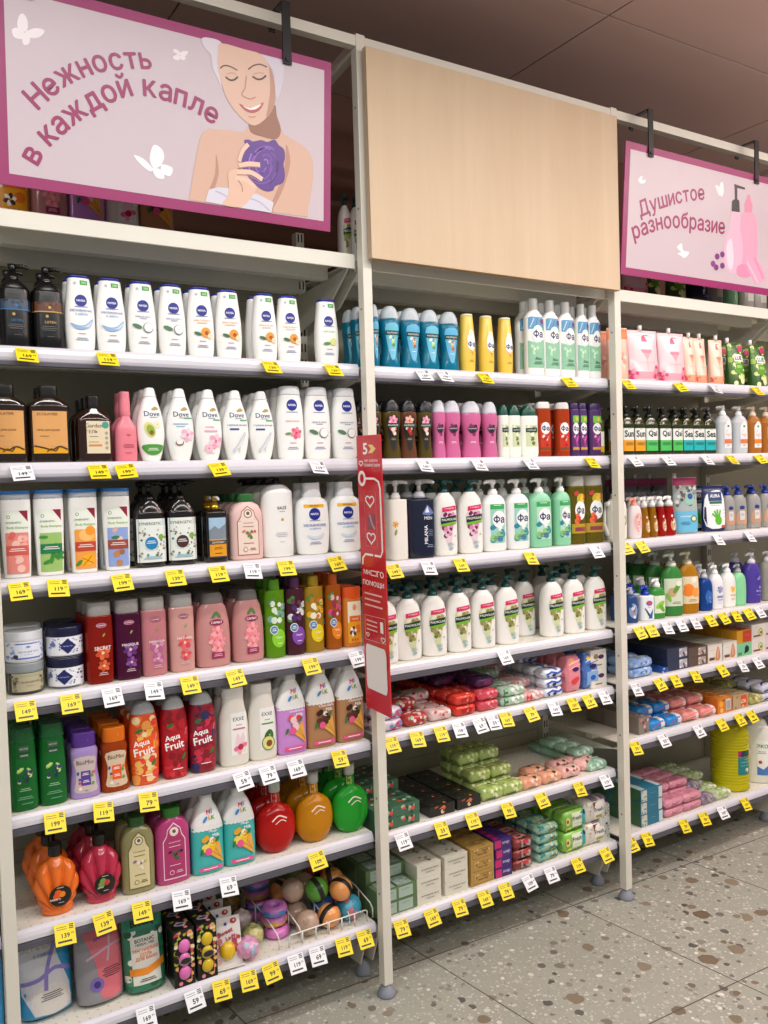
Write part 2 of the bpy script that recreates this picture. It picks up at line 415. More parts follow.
# profiles
P_NIV = [(0, .84), (.08, .93), (.3, 1), (.55, .96), (.8, .82), (.965, .72)]; C_NIV = [(.962, .73), (.99, .70), (1, .66)]
P_NIV2 = [(0, .82), (.06, .92), (.3, 1), (.6, .97), (.8, .86), (.88, .78)]; C_NIV2 = [(.875, .80), (.96, .76), (.99, .70), (1, .6)]
P_DOVE = [(0, .6), (.1, .78), (.3, .98), (.42, 1), (.6, .9), (.78, .64), (.88, .46)]; C_DOVE = [(.87, .5), (.95, .40), (.985, .34), (1, .24)]
P_HOUR = [(0, .92), (.08, .95), (.3, .78), (.45, .80), (.62, .98), (.74, 1), (.80, .93)]; C_HOUR = [(.79, .93), (.88, .84), (.95, .66), (.99, .45), (1, .35)]
P_PUMP = [(0, .92), (.03, 1), (.62, 1), (.70, .94), (.76, .70), (.80, .42), (.82, .36)]
P_RECT = [(0, .93), (.02, 1), (.80, 1), (.86, .97), (.885, .9)]; C_RECT = [(.88, .92), (.885, .94), (.99, .92), (1, .88)]
P_SYN = [(0, .86), (.3, .93), (.7, 1), (.88, 1), (.9, .98)]; C_SYN = [(.895, 1), (.93, 1), (.958, 1)]
def blue_top(K):
    b = Body(K.h, prof3([(.957, 1.0), (.965, 1.03), (.992, 1.03), (1, .98)], K.w, K.d, 3.4), smooth=0); return [('cap_top', to_mesh(b.bm(24, False), 'cap_top', mat('#2a78c8', .3)), None)]
P_MILK = [(0, .94), (.03, 1), (.3, 1), (.45, 1), (.55, .99), (.60, .965), (.64, .93), (.8, .68), (.9, .42), (.93, .34)]; C_MILK = [(.925, .36), (.93, .38), (.99, .37), (1, .33)]
P_AQUA = [(0, .82), (.03, .88), (.3, .96), (.55, 1), (.75, .92), (.85, .80)]; C_AQUA = [(.845, .80), (.9, .72), (.95, .58), (.985, .42), (1, .3)]
P_LOT = [(0, .82), (.04, .9), (.25, 1), (.55, .98), (.7, .88), (.8, .62), (.84, .42)]
W, NV, GY = '#f4f4f2', '#16248c', '#8b93b8'
def niv_art(*pic, big=0):
    c = .72 if not big else .80
    a = [('E', 0, .66 if not big else .74, .40, NV, 1), ('T', 'NIVEA', 0, .66 if not big else .74, .28, '#fff', .03, .03)]
    if not big: a = [('R', -.02, .87, .5, .93, '#3fa03a'), ('T', '25%', .24, .90, .16, '#d9f0d0', .03), ('E', -.35, .89, .1, '#b7bcc9')]+a
    a += [('G', 0, .575 if not big else .64, .55, 1, '#7f88b5'), ('G', 0, .16, .42, 2, '#8b93b8'), ('G', 0, .22, .3, 1, '#c08aa0')]
    return a+list(pic)
SWOOSH = [('T', 'УВЛАЖНЕНИЕ', 0, .53, .74, '#3c5fae', .03), ('T', 'и забота', 0, .485, .5, '#5b8fd0', .03), ('P', [(-.75, .36), (-.2, .33), (.3, .35), (.75, .43), (.6, .33), (.1, .28), (-.4, .29)], '#8fb3dd', 4), ('P', [(-.4, .335), (.2, .32), (.7, .40), (.4, .31)], '#c9dcf1', 4)]
COCO = [('T', 'крем & кокос', 0, .51, .6, '#7d86a8', .03), ('G', 0, .48, .3, 1, '#9aa2bd'), ('E', .30, .36, .36, '#7c7f86'), ('E', .32, .365, .31, '#f5f5f2'), ('L', -.45, .375, .34, -.35, '#4f7d55')]
APRI = [('T', 'крем & абрикос', 0, .52, .7, '#e5955a', .03), ('G', 0, .48, .5, 1, '#eeb183'), ('E', .25, .35, .36, '#f09a2c'), ('E', .3, .34, .16, '#a84d1c'), ('L', -.35, .33, .28, -.3, '#3f6f45'), ('E', .55, .30, .2, '#f7d9b8')]
LIME = [('T', 'крем & лайм', 0, .5, .62, '#8fae5c', .03), ('E', .35, .34, .3, '#d9df8a'), ('L', -.2, .31, .3, .1, '#5f8a4b')]
ROSE = [('T', 'крем & роза', 0, .52, .6, '#d57f95', .03), ('F', .25, .36, .42, ['#e7607d', '#f191a5'], '#c93a5c'), ('L', -.35, .35, .22, .1, '#6f9a5b')]
z1, z2, z3, z4, z5, z6, z7 = Z[0][1:]
s1 = bx(64, 277, 95, 349, z1, .042)
for k, a in (('nivea_water', SWOOSH), ('nivea_coco', COCO), ('nivea_apricot', APRI), ('nivea_lime', LIME)):
    kind(k, 'shower_gel_bottle', 'shower gel', s1, P_NIV, W, niv_art(*a), (C_NIV, '#1c2a8e'))
s2 = bx(305, 388, 331, 461, z2, .045)
for k, a in (('nivea_big_rose', ROSE), ('nivea_big_coco', COCO)): kind(k, 'body_lotion_bottle', 'body lotion', (s2[0], s2[1], .045), P_NIV2, W, niv_art(*a, big=1), (C_NIV2, '#e4e6ea'))
s = bx(295, 483, 328, 555, z3, .05)
kind('nivea_25', 'bath_foam_bottle', 'bath foam', s, [(0, .8), (.06, .92), (.3, 1), (.6, .98), (.74, .86), (.8, .56), (.87, .5), (.9, .5)], W,
     [('R', -.62, .655, .58, .70, '#f0b41c'), ('T', '25% бонус', 0, .677, .5, '#3a2c10', .03), ('E', 0, .565, .34, NV), ('T', 'NIVEA', 0, .565, .26, '#fff', .03), ('G', 0, .47, .4, 1, GY), ('T', 'УВЛАЖНЕНИЕ', 0, .41, .78, '#3c5fae', .035), ('T', 'и забота', 0, .365, .55, '#6fa3da', .03), ('P', [(-.5, .28), (0, .25), (.55, .30), (.35, .23), (-.2, .215)], '#d3def0', 3), ('G', 0, .17, .35, 2, GY)],
     ([(.80, .56), (.84, .55), (.89, .50), (.985, .5), (1, .48)], '#e9ebee'))
def dove(a): return [('P', [(-.05, .70), (.25, .745), (.5, .71), (.2, .69)], '#b69a56', 3), ('T', 'Dove', 0, .645, .66, '#233a6b', .07), ('G', .1, .59, .35, 1, '#8a93a8')]+a
s = bx(136, 388.5, 164.5, 461.5, z2, .042)
kind('dove_green', 'shower_gel_bottle', 'shower gel', s, P_DOVE, W, dove([('E', -.2, .43, .38, '#dcd98a', 1.5, .4), ('E', -.15, .42, .28, '#8fb03f', 1.5, .4), ('E', -.1, .39, .16, '#8a5a2c'), ('F', .35, .5, .3, ['#f2e9d0'], '#e9cf5a'), ('P', [(-.72, .22), (.72, .22), (.55, .12), (0, .085), (-.55, .12)], '#4f9b3d', 3), ('G', 0, .17, .4, 2, '#e4f0dc')]), (C_DOVE, '#f7f7f7'))
kind('dove_coco', 'shower_gel_bottle', 'shower gel', s, P_DOVE, W, dove([('R', -.6, .50, .5, .52, '#9ec4d8'), ('R', .2, .58, .8, .60, '#5da574'), ('G', -.1, .47, .4, 1, '#7fb5d0'), ('F', .4, .36, .5, ['#f3b3cb', '#f7d5e2'], '#d97fa4'), ('E', -.2, .25, .3, '#7b5b47', .7), ('E', -.2, .26, .24, '#f5f2ee', .7)]), (C_DOVE, '#f7f7f7'))
kind('dove_rose', 'shower_gel_bottle', 'shower gel', s, P_DOVE, W, dove([('R', -.5, .40, .5, .425, '#e8a2bd'), ('R', .2, .56, .8, .58, '#5da574'), ('T', 'renewing', -.1, .47, .5, '#d0709a', .03), ('F', .35, .27, .55, ['#f0a5bf', '#f7cfdc'], '#dd7798'), ('F', -.2, .17, .34, ['#f3c1d2'], '#dd7798'), ('G', 0, .10, .3, 1, '#ccb')]), (C_DOVE, '#f7f7f7'))
kind('dove_white', 'shower_gel_bottle', 'shower gel', s, P_DOVE, W, dove([('R', -.6, .43, .1, .455, '#2f4f95'), ('R', .2, .56, .8, .58, '#5da574'), ('T', 'глубокое питание', 0, .50, .75, '#2f4f95', .035), ('P', [(-.45, .14), (-.1, .22), (.5, .40), (.62, .36), (.2, .20), (.1, .10), (-.05, .18), (-.3, .1)], '#cfd4d9', 3), ('P', [(-.3, .14), (.1, .22), (.5, .36), (.15, .2)], '#eef0f2', 3)]), (C_DOVE, '#f7f7f7'))
# dark pump bottles, top shelf
s = (.072, bx(31, 268, 63, 346, z1, .06)[1], .058)
for k, c1, c2 in (('pump_blue', '#2a6fae', '#3a4e66'), ('pump_gold', '#cfa35c', '#5c3520')):
    kind(k, 'pump_bottle', 'liquid soap', s, P_PUMP, '#0e0d0e', [('R', -.96, .445, .96, .56, c2), ('D', -.85, .455, .85, .55, 9, .10, [c1, '#231913', '#7a4a2c' if k == 'pump_gold' else '#1f2f44']), ('R', -.97, .435, .97, .447, c1), ('E', -.1, .385, .10, '#b79a52'), ('T', 'LISTEN', .1, .315, .55, c1, .03), ('G', 0, .26, .5, 3, '#5a5a5c'), ('G', .1, .14, .3, 1, '#4a4a4c')], pump=(.80, '#0c0c0d', .40, -.35), m=mat('#0b0a0b', .22))
# amber square bottles
s = (bx(27, 387, 70, 461, z2, .05)[0]*.98, bx(27, 387, 70, 461, z2, .05)[1], .05)
kind('amber_gel', 'shower_gel_bottle', 'shower gel', s, [(0, .94), (.03, 1), (.66, 1), (.76, .94), (.83, .62), (.86, .42)], '#2a170a', [('R', -.82, .12, .82, .67, '#d9a05f'), ('R', -.82, .12, .82, .20, '#e2a21c'), ('T', 'ECOLATIER', -.12, .63, .6, '#5a3a1e', .035), ('T', 'гель для душа', -.1, .42, .55, '#7a4e28', .03), ('G', -.3, .34, .25, 1, '#9a6a3c'), ('T', 'URBAN', .35, .235, .4, '#e9b676', .05), ('S', [(-.8, .22), (-.3, .19), (.05, .165), (.4, .21), (.8, .17)], .035, '#4a2c18', 3), ('S', [(-.2, .14), (0, .18), (.2, .15), (.35, .2)], .03, '#5a3820', 3)], ([(.845, .44), (.85, .46), (.99, .45), (1, .40)], '#151210'), m=mat('#22130a', .12, coat=.5), n=4)
b_ = bx(73, 397, 111, 461, z2, .05)
kind('garden_gel', 'shower_gel_bottle', 'shower gel', (b_[0]*.95, b_[1], .05), [(0, .94), (.03, 1), (.55, 1), (.68, .9), (.78, .5), (.82, .32)], '#22110a', [('R', -.5, .13, .82, .62, '#e2d2b4'), ('T', 'Garden', -.08, .55, .5, '#4a4a3c', .06), ('T', 'ГЕЛЬ', -.2, .46, .38, '#5a4a38', .05), ('E', .58, .56, .2, '#3d9a8c'), ('G', -.1, .38, .3, 1, '#8a7a5c'), ('R', -.4, .24, .35, .265, '#d98a3c'), ('G', -.1, .30, .35, 1, '#c7a070')]+[('E', .62, .44-.075*i, .085, '#9aa58c') for i in range(4)], ([(.80, .34), (.805, .36), (.99, .35), (1, .32)], '#141110'), m=mat('#2a120a', .12, coat=.5), n=4)
b_ = bx(113, 393, 137, 462, z2, .04)
kind('pink_neck', 'shower_gel_bottle', 'shower gel', (b_[0]*.95, b_[1], .04), [(0, .93), (.03, 1), (.4, 1), (.52, .88), (.62, .5), (.68, .44)], '#e8808f', [('T', 'miya', .1, .38, .3, '#7a2a3c', .03), ('G', .1, .24, .55, 3, '#b0405c'), ('G', .05, .12, .4, 1, '#c0506a')], ([(.66, .46), (.665, .5), (.98, .46), (1, .40)], '#ea8593'))
# wide tapering gels with fruit panels
b_ = bx(69, 489, 98, 573, z3, .045)
def syn(pic, mid): return [('R', -.74, .05, .74, .77, '#e9efe4'), ('P', [(.15, .77), (.74, .77), (.74, .64)], '#8f1838'), ('E', -.52, .70, .12, '#5a7a5c'), ('E', -.52, .70, .08, '#e9efe4'), ('T', 'SYNERGETIC', -.2, .635, .5, '#4a6a4c', .022), ('T', 'Body Shampoo', .05, .575, .7, '#7fae3c', .035)]+pic+[('R', -.74, .26, .74, .37, mid), ('G', 0, .33, .55, 2, '#f3e6e0')]
kind('syn_peach', 'shower_gel_bottle', 'shower gel', b_, P_SYN, W, syn([('R', -.74, .05, .74, .52, '#e58a80'), ('D', -.55, .08, .55, .50, 14, .24, ['#f1b0a4', '#e0675c', '#f3c3b8'])], '#d25a50'), (C_SYN, '#b4bbc6', 3.4), n=3.4, extra=blue_top)
kind('syn_mint', 'shower_gel_bottle', 'shower gel', b_, P_SYN, W, syn([('R', -.74, .05, .74, .50, '#9ac06c')]+[('L', -.5+.28*i, .45-.07*(i % 3)-.04*i, .3, .6*i, c) for i, c in enumerate(['#3f8f3c', '#5fae4a', '#2f7a33', '#4a9a40', '#3a8a3a'])]+[('L', -.3+.3*i, .16+.03*i, .32, .4+i, '#3c8a38') for i in range(4)], '#1c7a4c'), (C_SYN, '#b4bbc6', 3.4), n=3.4, extra=blue_top)
kind('syn_mango', 'shower_gel_bottle', 'shower gel', b_, P_SYN, W, syn([('R', -.74, .05, .74, .52, '#f0a04a'), ('E', .1, .45, .55, '#f7c070', .8), ('E', .35, .5, .35, '#f39a2c'), ('E', .1, .15, .55, '#f4b01c', .75, .3), ('S', [(-.3, .18), (.5, .11)], .03, '#c8641c'), ('S', [(-.2, .09), (.4, .2)], .03, '#c8641c'), ('L', -.5, .12, .3, .8, '#4a8a3a')], '#c0442c'), (C_SYN, '#b4bbc6', 3.4), n=3.4, extra=blue_top)
kind('syn_almond', 'shower_gel_bottle', 'shower gel', b_, P_SYN, W, syn([('R', -.74, .05, .74, .52, '#8fa6dc'), ('D', -.4, .3, .6, .5, 5, .2, ['#e8c8b8', '#d9b0a0']), ('L', -.2, .4, .3, .1, '#3f7a4a'), ('D', -.5, .08, .3, .24, 5, .22, ['#a06a4a', '#8a5438', '#b98460'])], '#9a4a3c'), (C_SYN, '#b4bbc6', 3.4), n=3.4, extra=blue_top)
b_ = bx(132, 481, 165, 569, z3, .055)
def synp(c): return [('R', -.92, .06, .92, .56, '#e6ece8'), ('R', .68, .48, .92, .56, '#3a92d0' if c == '#1f7fb8' else '#7a5a4a'), ('T', 'SYNERGETIC', -.1, .505, .8, '#3a5a4c', .032), ('D', -.85, .12, .85, .45, 46, .065, ['#6a8f6c', '#9a8468', '#4a6a50', '#b5b8a0']), ('E', -.08, .28, .46, '#e6ece8'), ('E', -.08, .28, .41, c), ('G', -.08, .30, .28, 2, '#e8f0f4'), ('E', .55, .35, .17, '#7fae3c'), ('G', 0, .12, .6, 2, '#8fb5c4')]
for k, c in (('synp_blue', '#1f7fb8'), ('synp_brown', '#4a2a22')): kind(k, 'pump_bottle', 'liquid soap', (b_[0]*.98, b_[1], .058), [(0, .92), (.03, 1), (.56, 1), (.64, .95), (.72, .72), (.77, .44)], '#17100e', synp(c), pump=(.76, '#0d0c0c', .42, -.2), m=mat('#17100e', .14, coat=.5))
b_ = bx(203, 496, 227, 562, z3, .045)
kind('sea_pump', 'pump_bottle', 'liquid soap', (b_[0]*.95, b_[1], .045), [(0, .94), (.02, 1), (.68, 1), (.76, .9), (.8, .42)], '#1a120e', [('R', -.8, .07, .78, .68, '#2e4458'), ('R', -.76, .33, .74, .67, '#9fc0d8'), ('P', [(-.76, .33), (-.76, .48), (-.3, .55), (.1, .50), (.74, .58), (.74, .33)], '#7f8a98', 0), ('R', -.76, .09, .74, .35, '#e39a1c'), ('R', -.76, .27, .74, .33, '#3c4a5c'), ('T', 'SAVONRY', 0, .30, .55, '#e8e0d0', .03), ('G', 0, .22, .4, 2, '#8a5a10'), ('G', 0, .13, .4, 1, '#4a3a1c')], pump=(.79, '#c9b27a', .40, -1.5), m=mat('#1a120e', .15, coat=.4), n=4)
KINDS['sea_pump'].parts[-2][1].materials[0] = mat('#d2a63a', .2, metal=.8)
KINDS['sea_pump'].parts[-1][1].materials[0] = mat('#dfe2e4', .3)
b_ = bx(228, 494, 261, 560, z3, .055)
def granny(lab, ink, dots): return [('P', [(-.66, .07), (-.66, .58), (-.45, .66), (-.38, .74), (0, .82), (.38, .74), (.45, .66), (.66, .58), (.66, .07)], ink, 0), ('P', [(-.61, .085), (-.61, .575), (-.42, .645), (-.34, .73), (0, .80), (.34, .73), (.42, .645), (.61, .575), (.61, .085)], lab, 0), ('E', 0, .70, .26, ink), ('E', 0, .70, .20, '#efe8d4'), ('E', 0, .705, .11, '#6b5a4c'), ('T', 'натуральный', 0, .56, .5, ink, .025), ('G', 0, .50, .42, 1, ink), ('D', -.45, .33, .45, .44, 12, .09, dots), ('G', 0, .25, .4, 1, ink), ('E', -.2, .16, .14, ink), ('E', -.2, .16, .11, lab), ('G', .25, .17, .2, 2, ink)]
P_GR = [(0, .93), (.03, 1), (.60, 1), (.72, .96), (.82, .78), (.87, .46), (.89, .42)]
kind('granny_pale', 'bath_foam_bottle', 'bath foam', b_, P_GR, '#e9c3bd', granny('#eed9cc', '#a06a62', ['#d24a4c', '#e07a6a', '#5f8a4a']), ([(.875, .44), (.88, .50), (.985, .50), (1, .46)], '#2f6b35'), n=3.2)
b_ = bx(261, 484, 292, 559, z3, .055)
kind('baze', 'pump_bottle', 'liquid soap', (b_[0], b_[1]*1.09, .055), [(0, .92), (.02, 1), (.74, 1), (.82, .93), (.88, .66), (.905, .4)], '#f3f2f0', [('T', 'BAZÉ', .15, .62, .34, '#33312f', .045), ('G', .15, .565, .22, 1, '#a9a9a9'), ('E', .15, .47, .09, '#c8a04a'), ('G', .1, .30, .42, 3, '#c9c9ce'), ('G', .1, .19, .2, 1, '#d2d2d6')], pump=(.885, '#1b1b1d', .36, -2.6))
# jars
def jar(key, size, col, lidc, art):
    w_, h_, d_ = size; kind(key, 'cream_jar', 'body cream', size, [(0, .93), (.05, .97), (.1, 1), (.68, 1), (.7, .98)], col, art, ([(.69, 1.0, 1.0), (.70, 1.02, 1.02), (.96, 1.02, 1.02), (1, .97, .97)], lidc, 2), n=2, capname='lid')
r_ = bx(4.5, 627, 46, 662, z4+.09, .02)[0]; jh = (hit(25, 629, .12).z-z4)/2
jw = (r_*.94, jh, r_*.94)
jar('jar_white', jw, '#eef0f4', '#dfe3ea', [('R', -.95, .12, .95, .66, '#e6eaf6'), ('R', -.6, .60, .7, .64, '#5a74c4'), ('R', -.6, .13, .7, .18, '#5a74c4'), ('D', -.95, .15, -.65, .62, 12, .06, ['#7f96d4', '#a9b8e4']), ('D', .75, .15, .95, .62, 10, .06, ['#7f96d4', '#a9b8e4']), ('E', .05, .52, .12, '#8494c4', .5), ('T', 'МАСЛО ДЛЯ ТЕЛА', .05, .36, .52, '#6a6f8c', .1), ('G', .05, .27, .3, 1, '#8a90ac'), ('E', -.6, .22, .12, '#3c4250')])
jar('jar_beige', jw, '#2a2620', '#8f979c', [('R', -.97, .10, .97, .68, '#b9b094'), ('R', -.5, .56, .6, .64, '#a3ad88'), ('D', -.9, .12, -.6, .6, 14, .07, ['#7a7458', '#5a5848', '#8f8a6c']), ('D', .6, .12, .9, .6, 14, .07, ['#7a7458', '#5a5848']), ('T', 'МАСЛО ДЛЯ ТЕЛА', .05, .40, .52, '#4a4638', .1), ('G', .05, .28, .3, 1, '#6a6450')])
jar('jar_navy', jw, '#e6e8ee', '#171a3c', [('R', -.97, .10, .97, .68, '#eceef4'), ('D', -.9, .14, .9, .64, 40, .055, ['#3a4280', '#8a92c0', '#c0c4dc']), ('P', [(-.48, .39), (0, .64), (.48, .39), (0, .14)], '#1f2563'), ('T', 'скраб для тела', 0, .39, .26, '#dfe2f0', .08), ('R', -.98, .0, .98, .07, '#171a3c'), ('E', -.75, .45, .13, '#6a72a8')])
# camay
def camay(c, flower): return [('E', .05, .72, .42, '#8f1f4c', .5), ('E', .05, .72, .38, '#f0dbe4', .42), ('E', .05, .72, .36, '#8f1f4c', .4), ('T', 'CAMAY', .05, .72, .3, '#fff', .032)]+flower
s = bx(462, 0, 555, 1, 0, .04)
b_ = bx(85.5, 602, 113, 683, z4, .042); P_CAM = [(0, .93), (.03, .98), (.4, 1), (.78, 1), (.83, .96), (.84, .9)]; C_CAM = [(.835, .86), (.84, .90), (.99, .88), (1, .80)]
def cam2(word, c1, c2): return [('F', .1, .38, .55, [c1, c2], '#e9d0a0'), ('F', .15, .22, .45, [c2, c1], '#e9d0a0'), ('T', word, .1, .44, .62, '#f7ece8', .045, .03), ('L', .2, .60, .16, 1, '#9aa84a'), ('G', .1, .13, .35, 2, '#e0c0c8')]
kind('camay_red', 'shower_gel_bottle', 'shower gel', b_, P_CAM, '#a8200f', camay(0, cam2('SECRET', '#e06a3c', '#c84a2c')), (C_CAM, '#9c9896', 3.2, .0), n=3.4, clear=.45)
kind('camay_purple', 'shower_gel_bottle', 'shower gel', b_, P_CAM, '#5c1440', camay(0, cam2('MAGIQUE', '#8a4a9a', '#5a2a74')), (C_CAM, '#9c9896', 3.2, .0), n=3.4, clear=.45)
kind('camay_pink', 'shower_gel_bottle', 'shower gel', b_, P_CAM, '#c07880', camay(0, cam2('MAGNOLIA', '#d58ab4', '#b0609a')), (C_CAM, '#a8a4a2', 3.2, .0), n=3.4, rough=.15)
kind('camay_rose', 'shower_gel_bottle', 'shower gel', b_, P_CAM, '#d09a94', camay(0, cam2('NATUREL', '#e86a6c', '#d8485c')), (C_CAM, '#a8a4a2', 3.2, .0), n=3.4, rough=.15)
b_ = bx(194, 592, 229, 668, z4, .055)
kind('camay_big', 'bath_foam_bottle', 'bath foam', b_, [(0, .88), (.04, .97), (.25, 1), (.5, .98), (.66, .9), (.78, .80), (.84, .66), (.86, .6)], '#c98d8b', [('L', -.02, .70, .24, .9, '#5a7a4a'), ('L', .2, .70, .24, 2.2, '#5a7a4a'), ('E', .1, .60, .42, '#8f1f4c', .42), ('T', 'CAMAY', .1, .60, .34, '#fff', .032), ('F', .1, .46, .38, ['#f08a92', '#f5aab0'], '#e06a78'), ('F', -.05, .36, .36, ['#ee7d88', '#f5aab0'], '#e06a78'), ('F', .25, .35, .36, ['#f08a92', '#f09aa4'], '#e06a78'), ('F', .1, .26, .36, ['#f08a92', '#f5aab0'], '#e06a78'), ('R', -.25, .12, .5, .20, '#a02a58'), ('G', .12, .17, .25, 2, '#e8c0cc')], ([(.85, .62), (.86, .66), (.95, .60), (.99, .5), (1, .3)], '#8a8482', 2.6, .3), rough=.15)
b_ = bx(263, 579, 285, 658, z4, .036)
for k, c, cc, lc, fr in (('fruit_green', '#6fae1c', '#63a81e', '#8fd42c', ['#d8e8d0', '#7fa8a0', '#f0f4e8']), ('fruit_plum', '#5a2a3a', '#5a2f5c', '#8a4ab4', ['#4a2a6a', '#e8e0ea', '#6a3a54']), ('fruit_yellow', '#c99a2c', '#b89a1c', '#f0d81c', ['#f4ecd0', '#e8b01c', '#c87a1c']), ('fruit_orange', '#c96a1c', '#d8641c', '#f08a1c', ['#9a2a4c', '#d8507a', '#f0c0c8'])):
    kind(k, 'shower_gel_bottle', 'shower gel', b_, [(0, .93), (.03, 1), (.78, 1), (.84, .96), (.86, .6), (.865, .55)], c, [('D', -.75, .46, .75, .74, 22, .24, fr+['#4f8a3a']), ('E', .15, .25, .7, lc, 1.15), ('T', 'Organic', .2, .26, .5, '#fff', .03), ('E', -.32, .36, .40, '#e8eef4'), ('E', -.32, .36, .33, '#5a86b0'), ('G', -.32, .37, .2, 2, '#fff'), ('G', .2, .18, .3, 1, '#f4f4e0')], ([(.86, .52), (.865, .56), (.97, .54), (1, .5)], cc, 2), n=2.1, clear=.35)
b_ = bx(341, 586, 368, 646, z4, .045)
kind('honey_orange', 'shower_gel_bottle', 'shower gel', (b_[0], b_[1], .045), [(0, .93), (.03, 1), (.76, 1), (.80, .96)], '#d07a24', [('R', -.62, .07, .85, .76, '#f3e8cf'), ('P', [(-.62, .40), (.0, .50), (.85, .42), (.85, .07), (-.62, .07)], '#f0a41c', 0), ('R', -.45, .42, .8, .52, '#e86a1c'), ('E', .1, .66, .2, '#ee9a74'), ('T', 'МЕДОВЫЙ', .15, .47, .4, '#fff', .035), ('E', .45, .30, .3, '#e8761c'), ('F', -.1, .26, .36, ['#fff', '#4a2c1c'], '#e8a01c')]+[('E', -.2+.28*i, .12, .09, '#d84a1c') for i in range(3)], ([(.79, .97), (.80, 1), (.97, 1), (1, .96)], '#e8581c', 3.4), n=3.6)
# shelf five, left bay
b_ = bx(37, 722, 67, 809, z5, .045)
kind('green_gel', 'shower_gel_bottle', 'shower gel', b_, [(0, .93), (.03, 1), (.4, .97), (.72, .9), (.83, .84), (.84, .8)], '#1c7a34', [('R', -.35, .72, .35, .79, '#3f5a4a'), ('T', 'ЧИСТАЯ', 0, .755, .28, '#e6efe6', .028), ('R', -.35, .65, .35, .70, '#2a4a3c'), ('T', 'ЛИНИЯ', 0, .675, .28, '#e6efe6', .025), ('L', -.3, .5, .3, .6, '#8fc45a'), ('L', .35, .48, .3, 2.2, '#a8d46a'), ('D', -.45, .36, .45, .52, 14, .12, ['#1f2350', '#2c3068', '#39407c', '#c8dc8a']), ('G', 0, .27, .4, 2, '#9ac4a4'), ('G', 0, .17, .55, 2, '#6fae84'), ('G', .1, .09, .5, 1, '#6fae84')], ([(.83, .86), (.835, .9), (.9, .86), (.99, .8), (1, .72)], '#14582c', 3), n=3, clear=.35)
b_ = bx(68, 731, 100, 801, z5, .045)
for k, c, cc, lb, r2 in (('bio_lilac', '#a58ac8', '#5a3392', '#cbbab8', '#5a3a94'), ('bio_orange', '#b8480f', '#e8760f', '#d8c0a4', '#e85a1c')):
    kind(k, 'liquid_soap_bottle', 'liquid soap', b_, [(0, .93), (.04, 1), (.2, .98), (.42, .86), (.58, .88), (.7, .92), (.76, .82), (.79, .74)], c, [('P', [(-.68, .10), (-.66, .25), (-.60, .42), (-.68, .62), (.68, .62), (.60, .42), (.66, .25), (.68, .10)], lb, 3), ('T', 'BioMio', 0, .55, .60, '#5a4638', .065), ('R', -.32, .20, .32, .42, r2), ('G', 0, .38, .22, 2, '#fff'), ('G', 0, .27, .22, 2, '#fff'), ('D', -.55, .14, -.3, .4, 6, .10, ['#d8486a' if 'lil' in k else '#e8a01c', '#4a5a9a', '#f0ece0']), ('D', .32, .14, .55, .42, 6, .11, ['#d8486a' if 'lil' in k else '#e86a1c', '#f0e8d8', '#6a9a4a']), ('G', 0, .12, .15, 1, '#7a5a4c')], ([(.78, .78), (.785, .80), (.97, .78), (1, .70)], cc, 3), n=2.9, clear=0 if 'lil' in k else .4)
b_ = bx(158, 695, 189, 780, z5, .05)
def aqua(bg, band, dots, ink='#fff'): return [('B', 0)] and [('D', -.7, .04, .7, .80, 60, .24, dots), ('P', [(-.95, .30), (-.95, .50), (.95, .64), (.95, .44)], band, 0), ('T', 'Aqua', -.25, .505, .60, ink, .085, .04, .14), ('T', 'Fruit', -.12, .415, .66, ink, .09, .04, .14), ('T', 'TOTAL', .72, .57, .22, '#f0d0d0', .03, .0, 1.3), ('L', -.4, .66, .26, .3, '#2f7a33'), ('L', .5, .27, .24, .9, '#2f7a33'), ('G', .05, .12, .45, 1, '#fff')]
kind('aqua_orange', 'shower_gel_bottle', 'shower gel', b_, P_AQUA, '#e0521c', aqua(0, '#ee5a0f', ['#f0a04a', '#e8403c', '#f4b860', '#ee7a2c', '#f7d9a0']), (C_AQUA, '#b9bcc0'))
kind('aqua_raspberry', 'shower_gel_bottle', 'shower gel', b_, P_AQUA, '#b01424', aqua(0, '#b8101f', ['#c01c2c', '#d8303c', '#a01020', '#8c0c1c']), (C_AQUA, '#b9bcc0'))
kind('aqua_berry', 'shower_gel_bottle', 'shower gel', b_, P_AQUA, '#8a1428', aqua(0, '#a01430', ['#28305c', '#b01c34', '#d0304a', '#1c2448', '#8a1024']), (C_AQUA, '#b9bcc0'))
b_ = bx(247, 682, 276, 762, z5, .045)
P_EX = [(0, .92), (.04, 1), (.45, 1), (.62, .93), (.74, .80), (.84, .74), (.88, .72)]
def exxe(pic, c): return [('R', -.32, .14, .78, .68, '#f4f4f0'), ('T', 'EXXE', .22, .60, .38, '#2c3038', .05), ('G', .22, .52, .25, 1, '#8a8f98'), ('R', -.2, .465, .65, .485, c)]+pic
kind('exxe_lychee', 'shower_gel_bottle', 'shower gel', b_, P_EX, '#e6e2d8', exxe([('F', .3, .24, .48, ['#e87a9a', '#f0a8bc', '#f6dbe2'], '#b02a4c'), ('E', .3, .24, .2, '#c02a4a'), ('P', [(0, .30), (.1, .42), (.3, .36), (.5, .42), (.6, .3)], '#f3d5dd', 3)], '#d06a8a'), ([(.875, .72), (.88, .75), (.99, .73), (1, .68)], '#eeede8'))
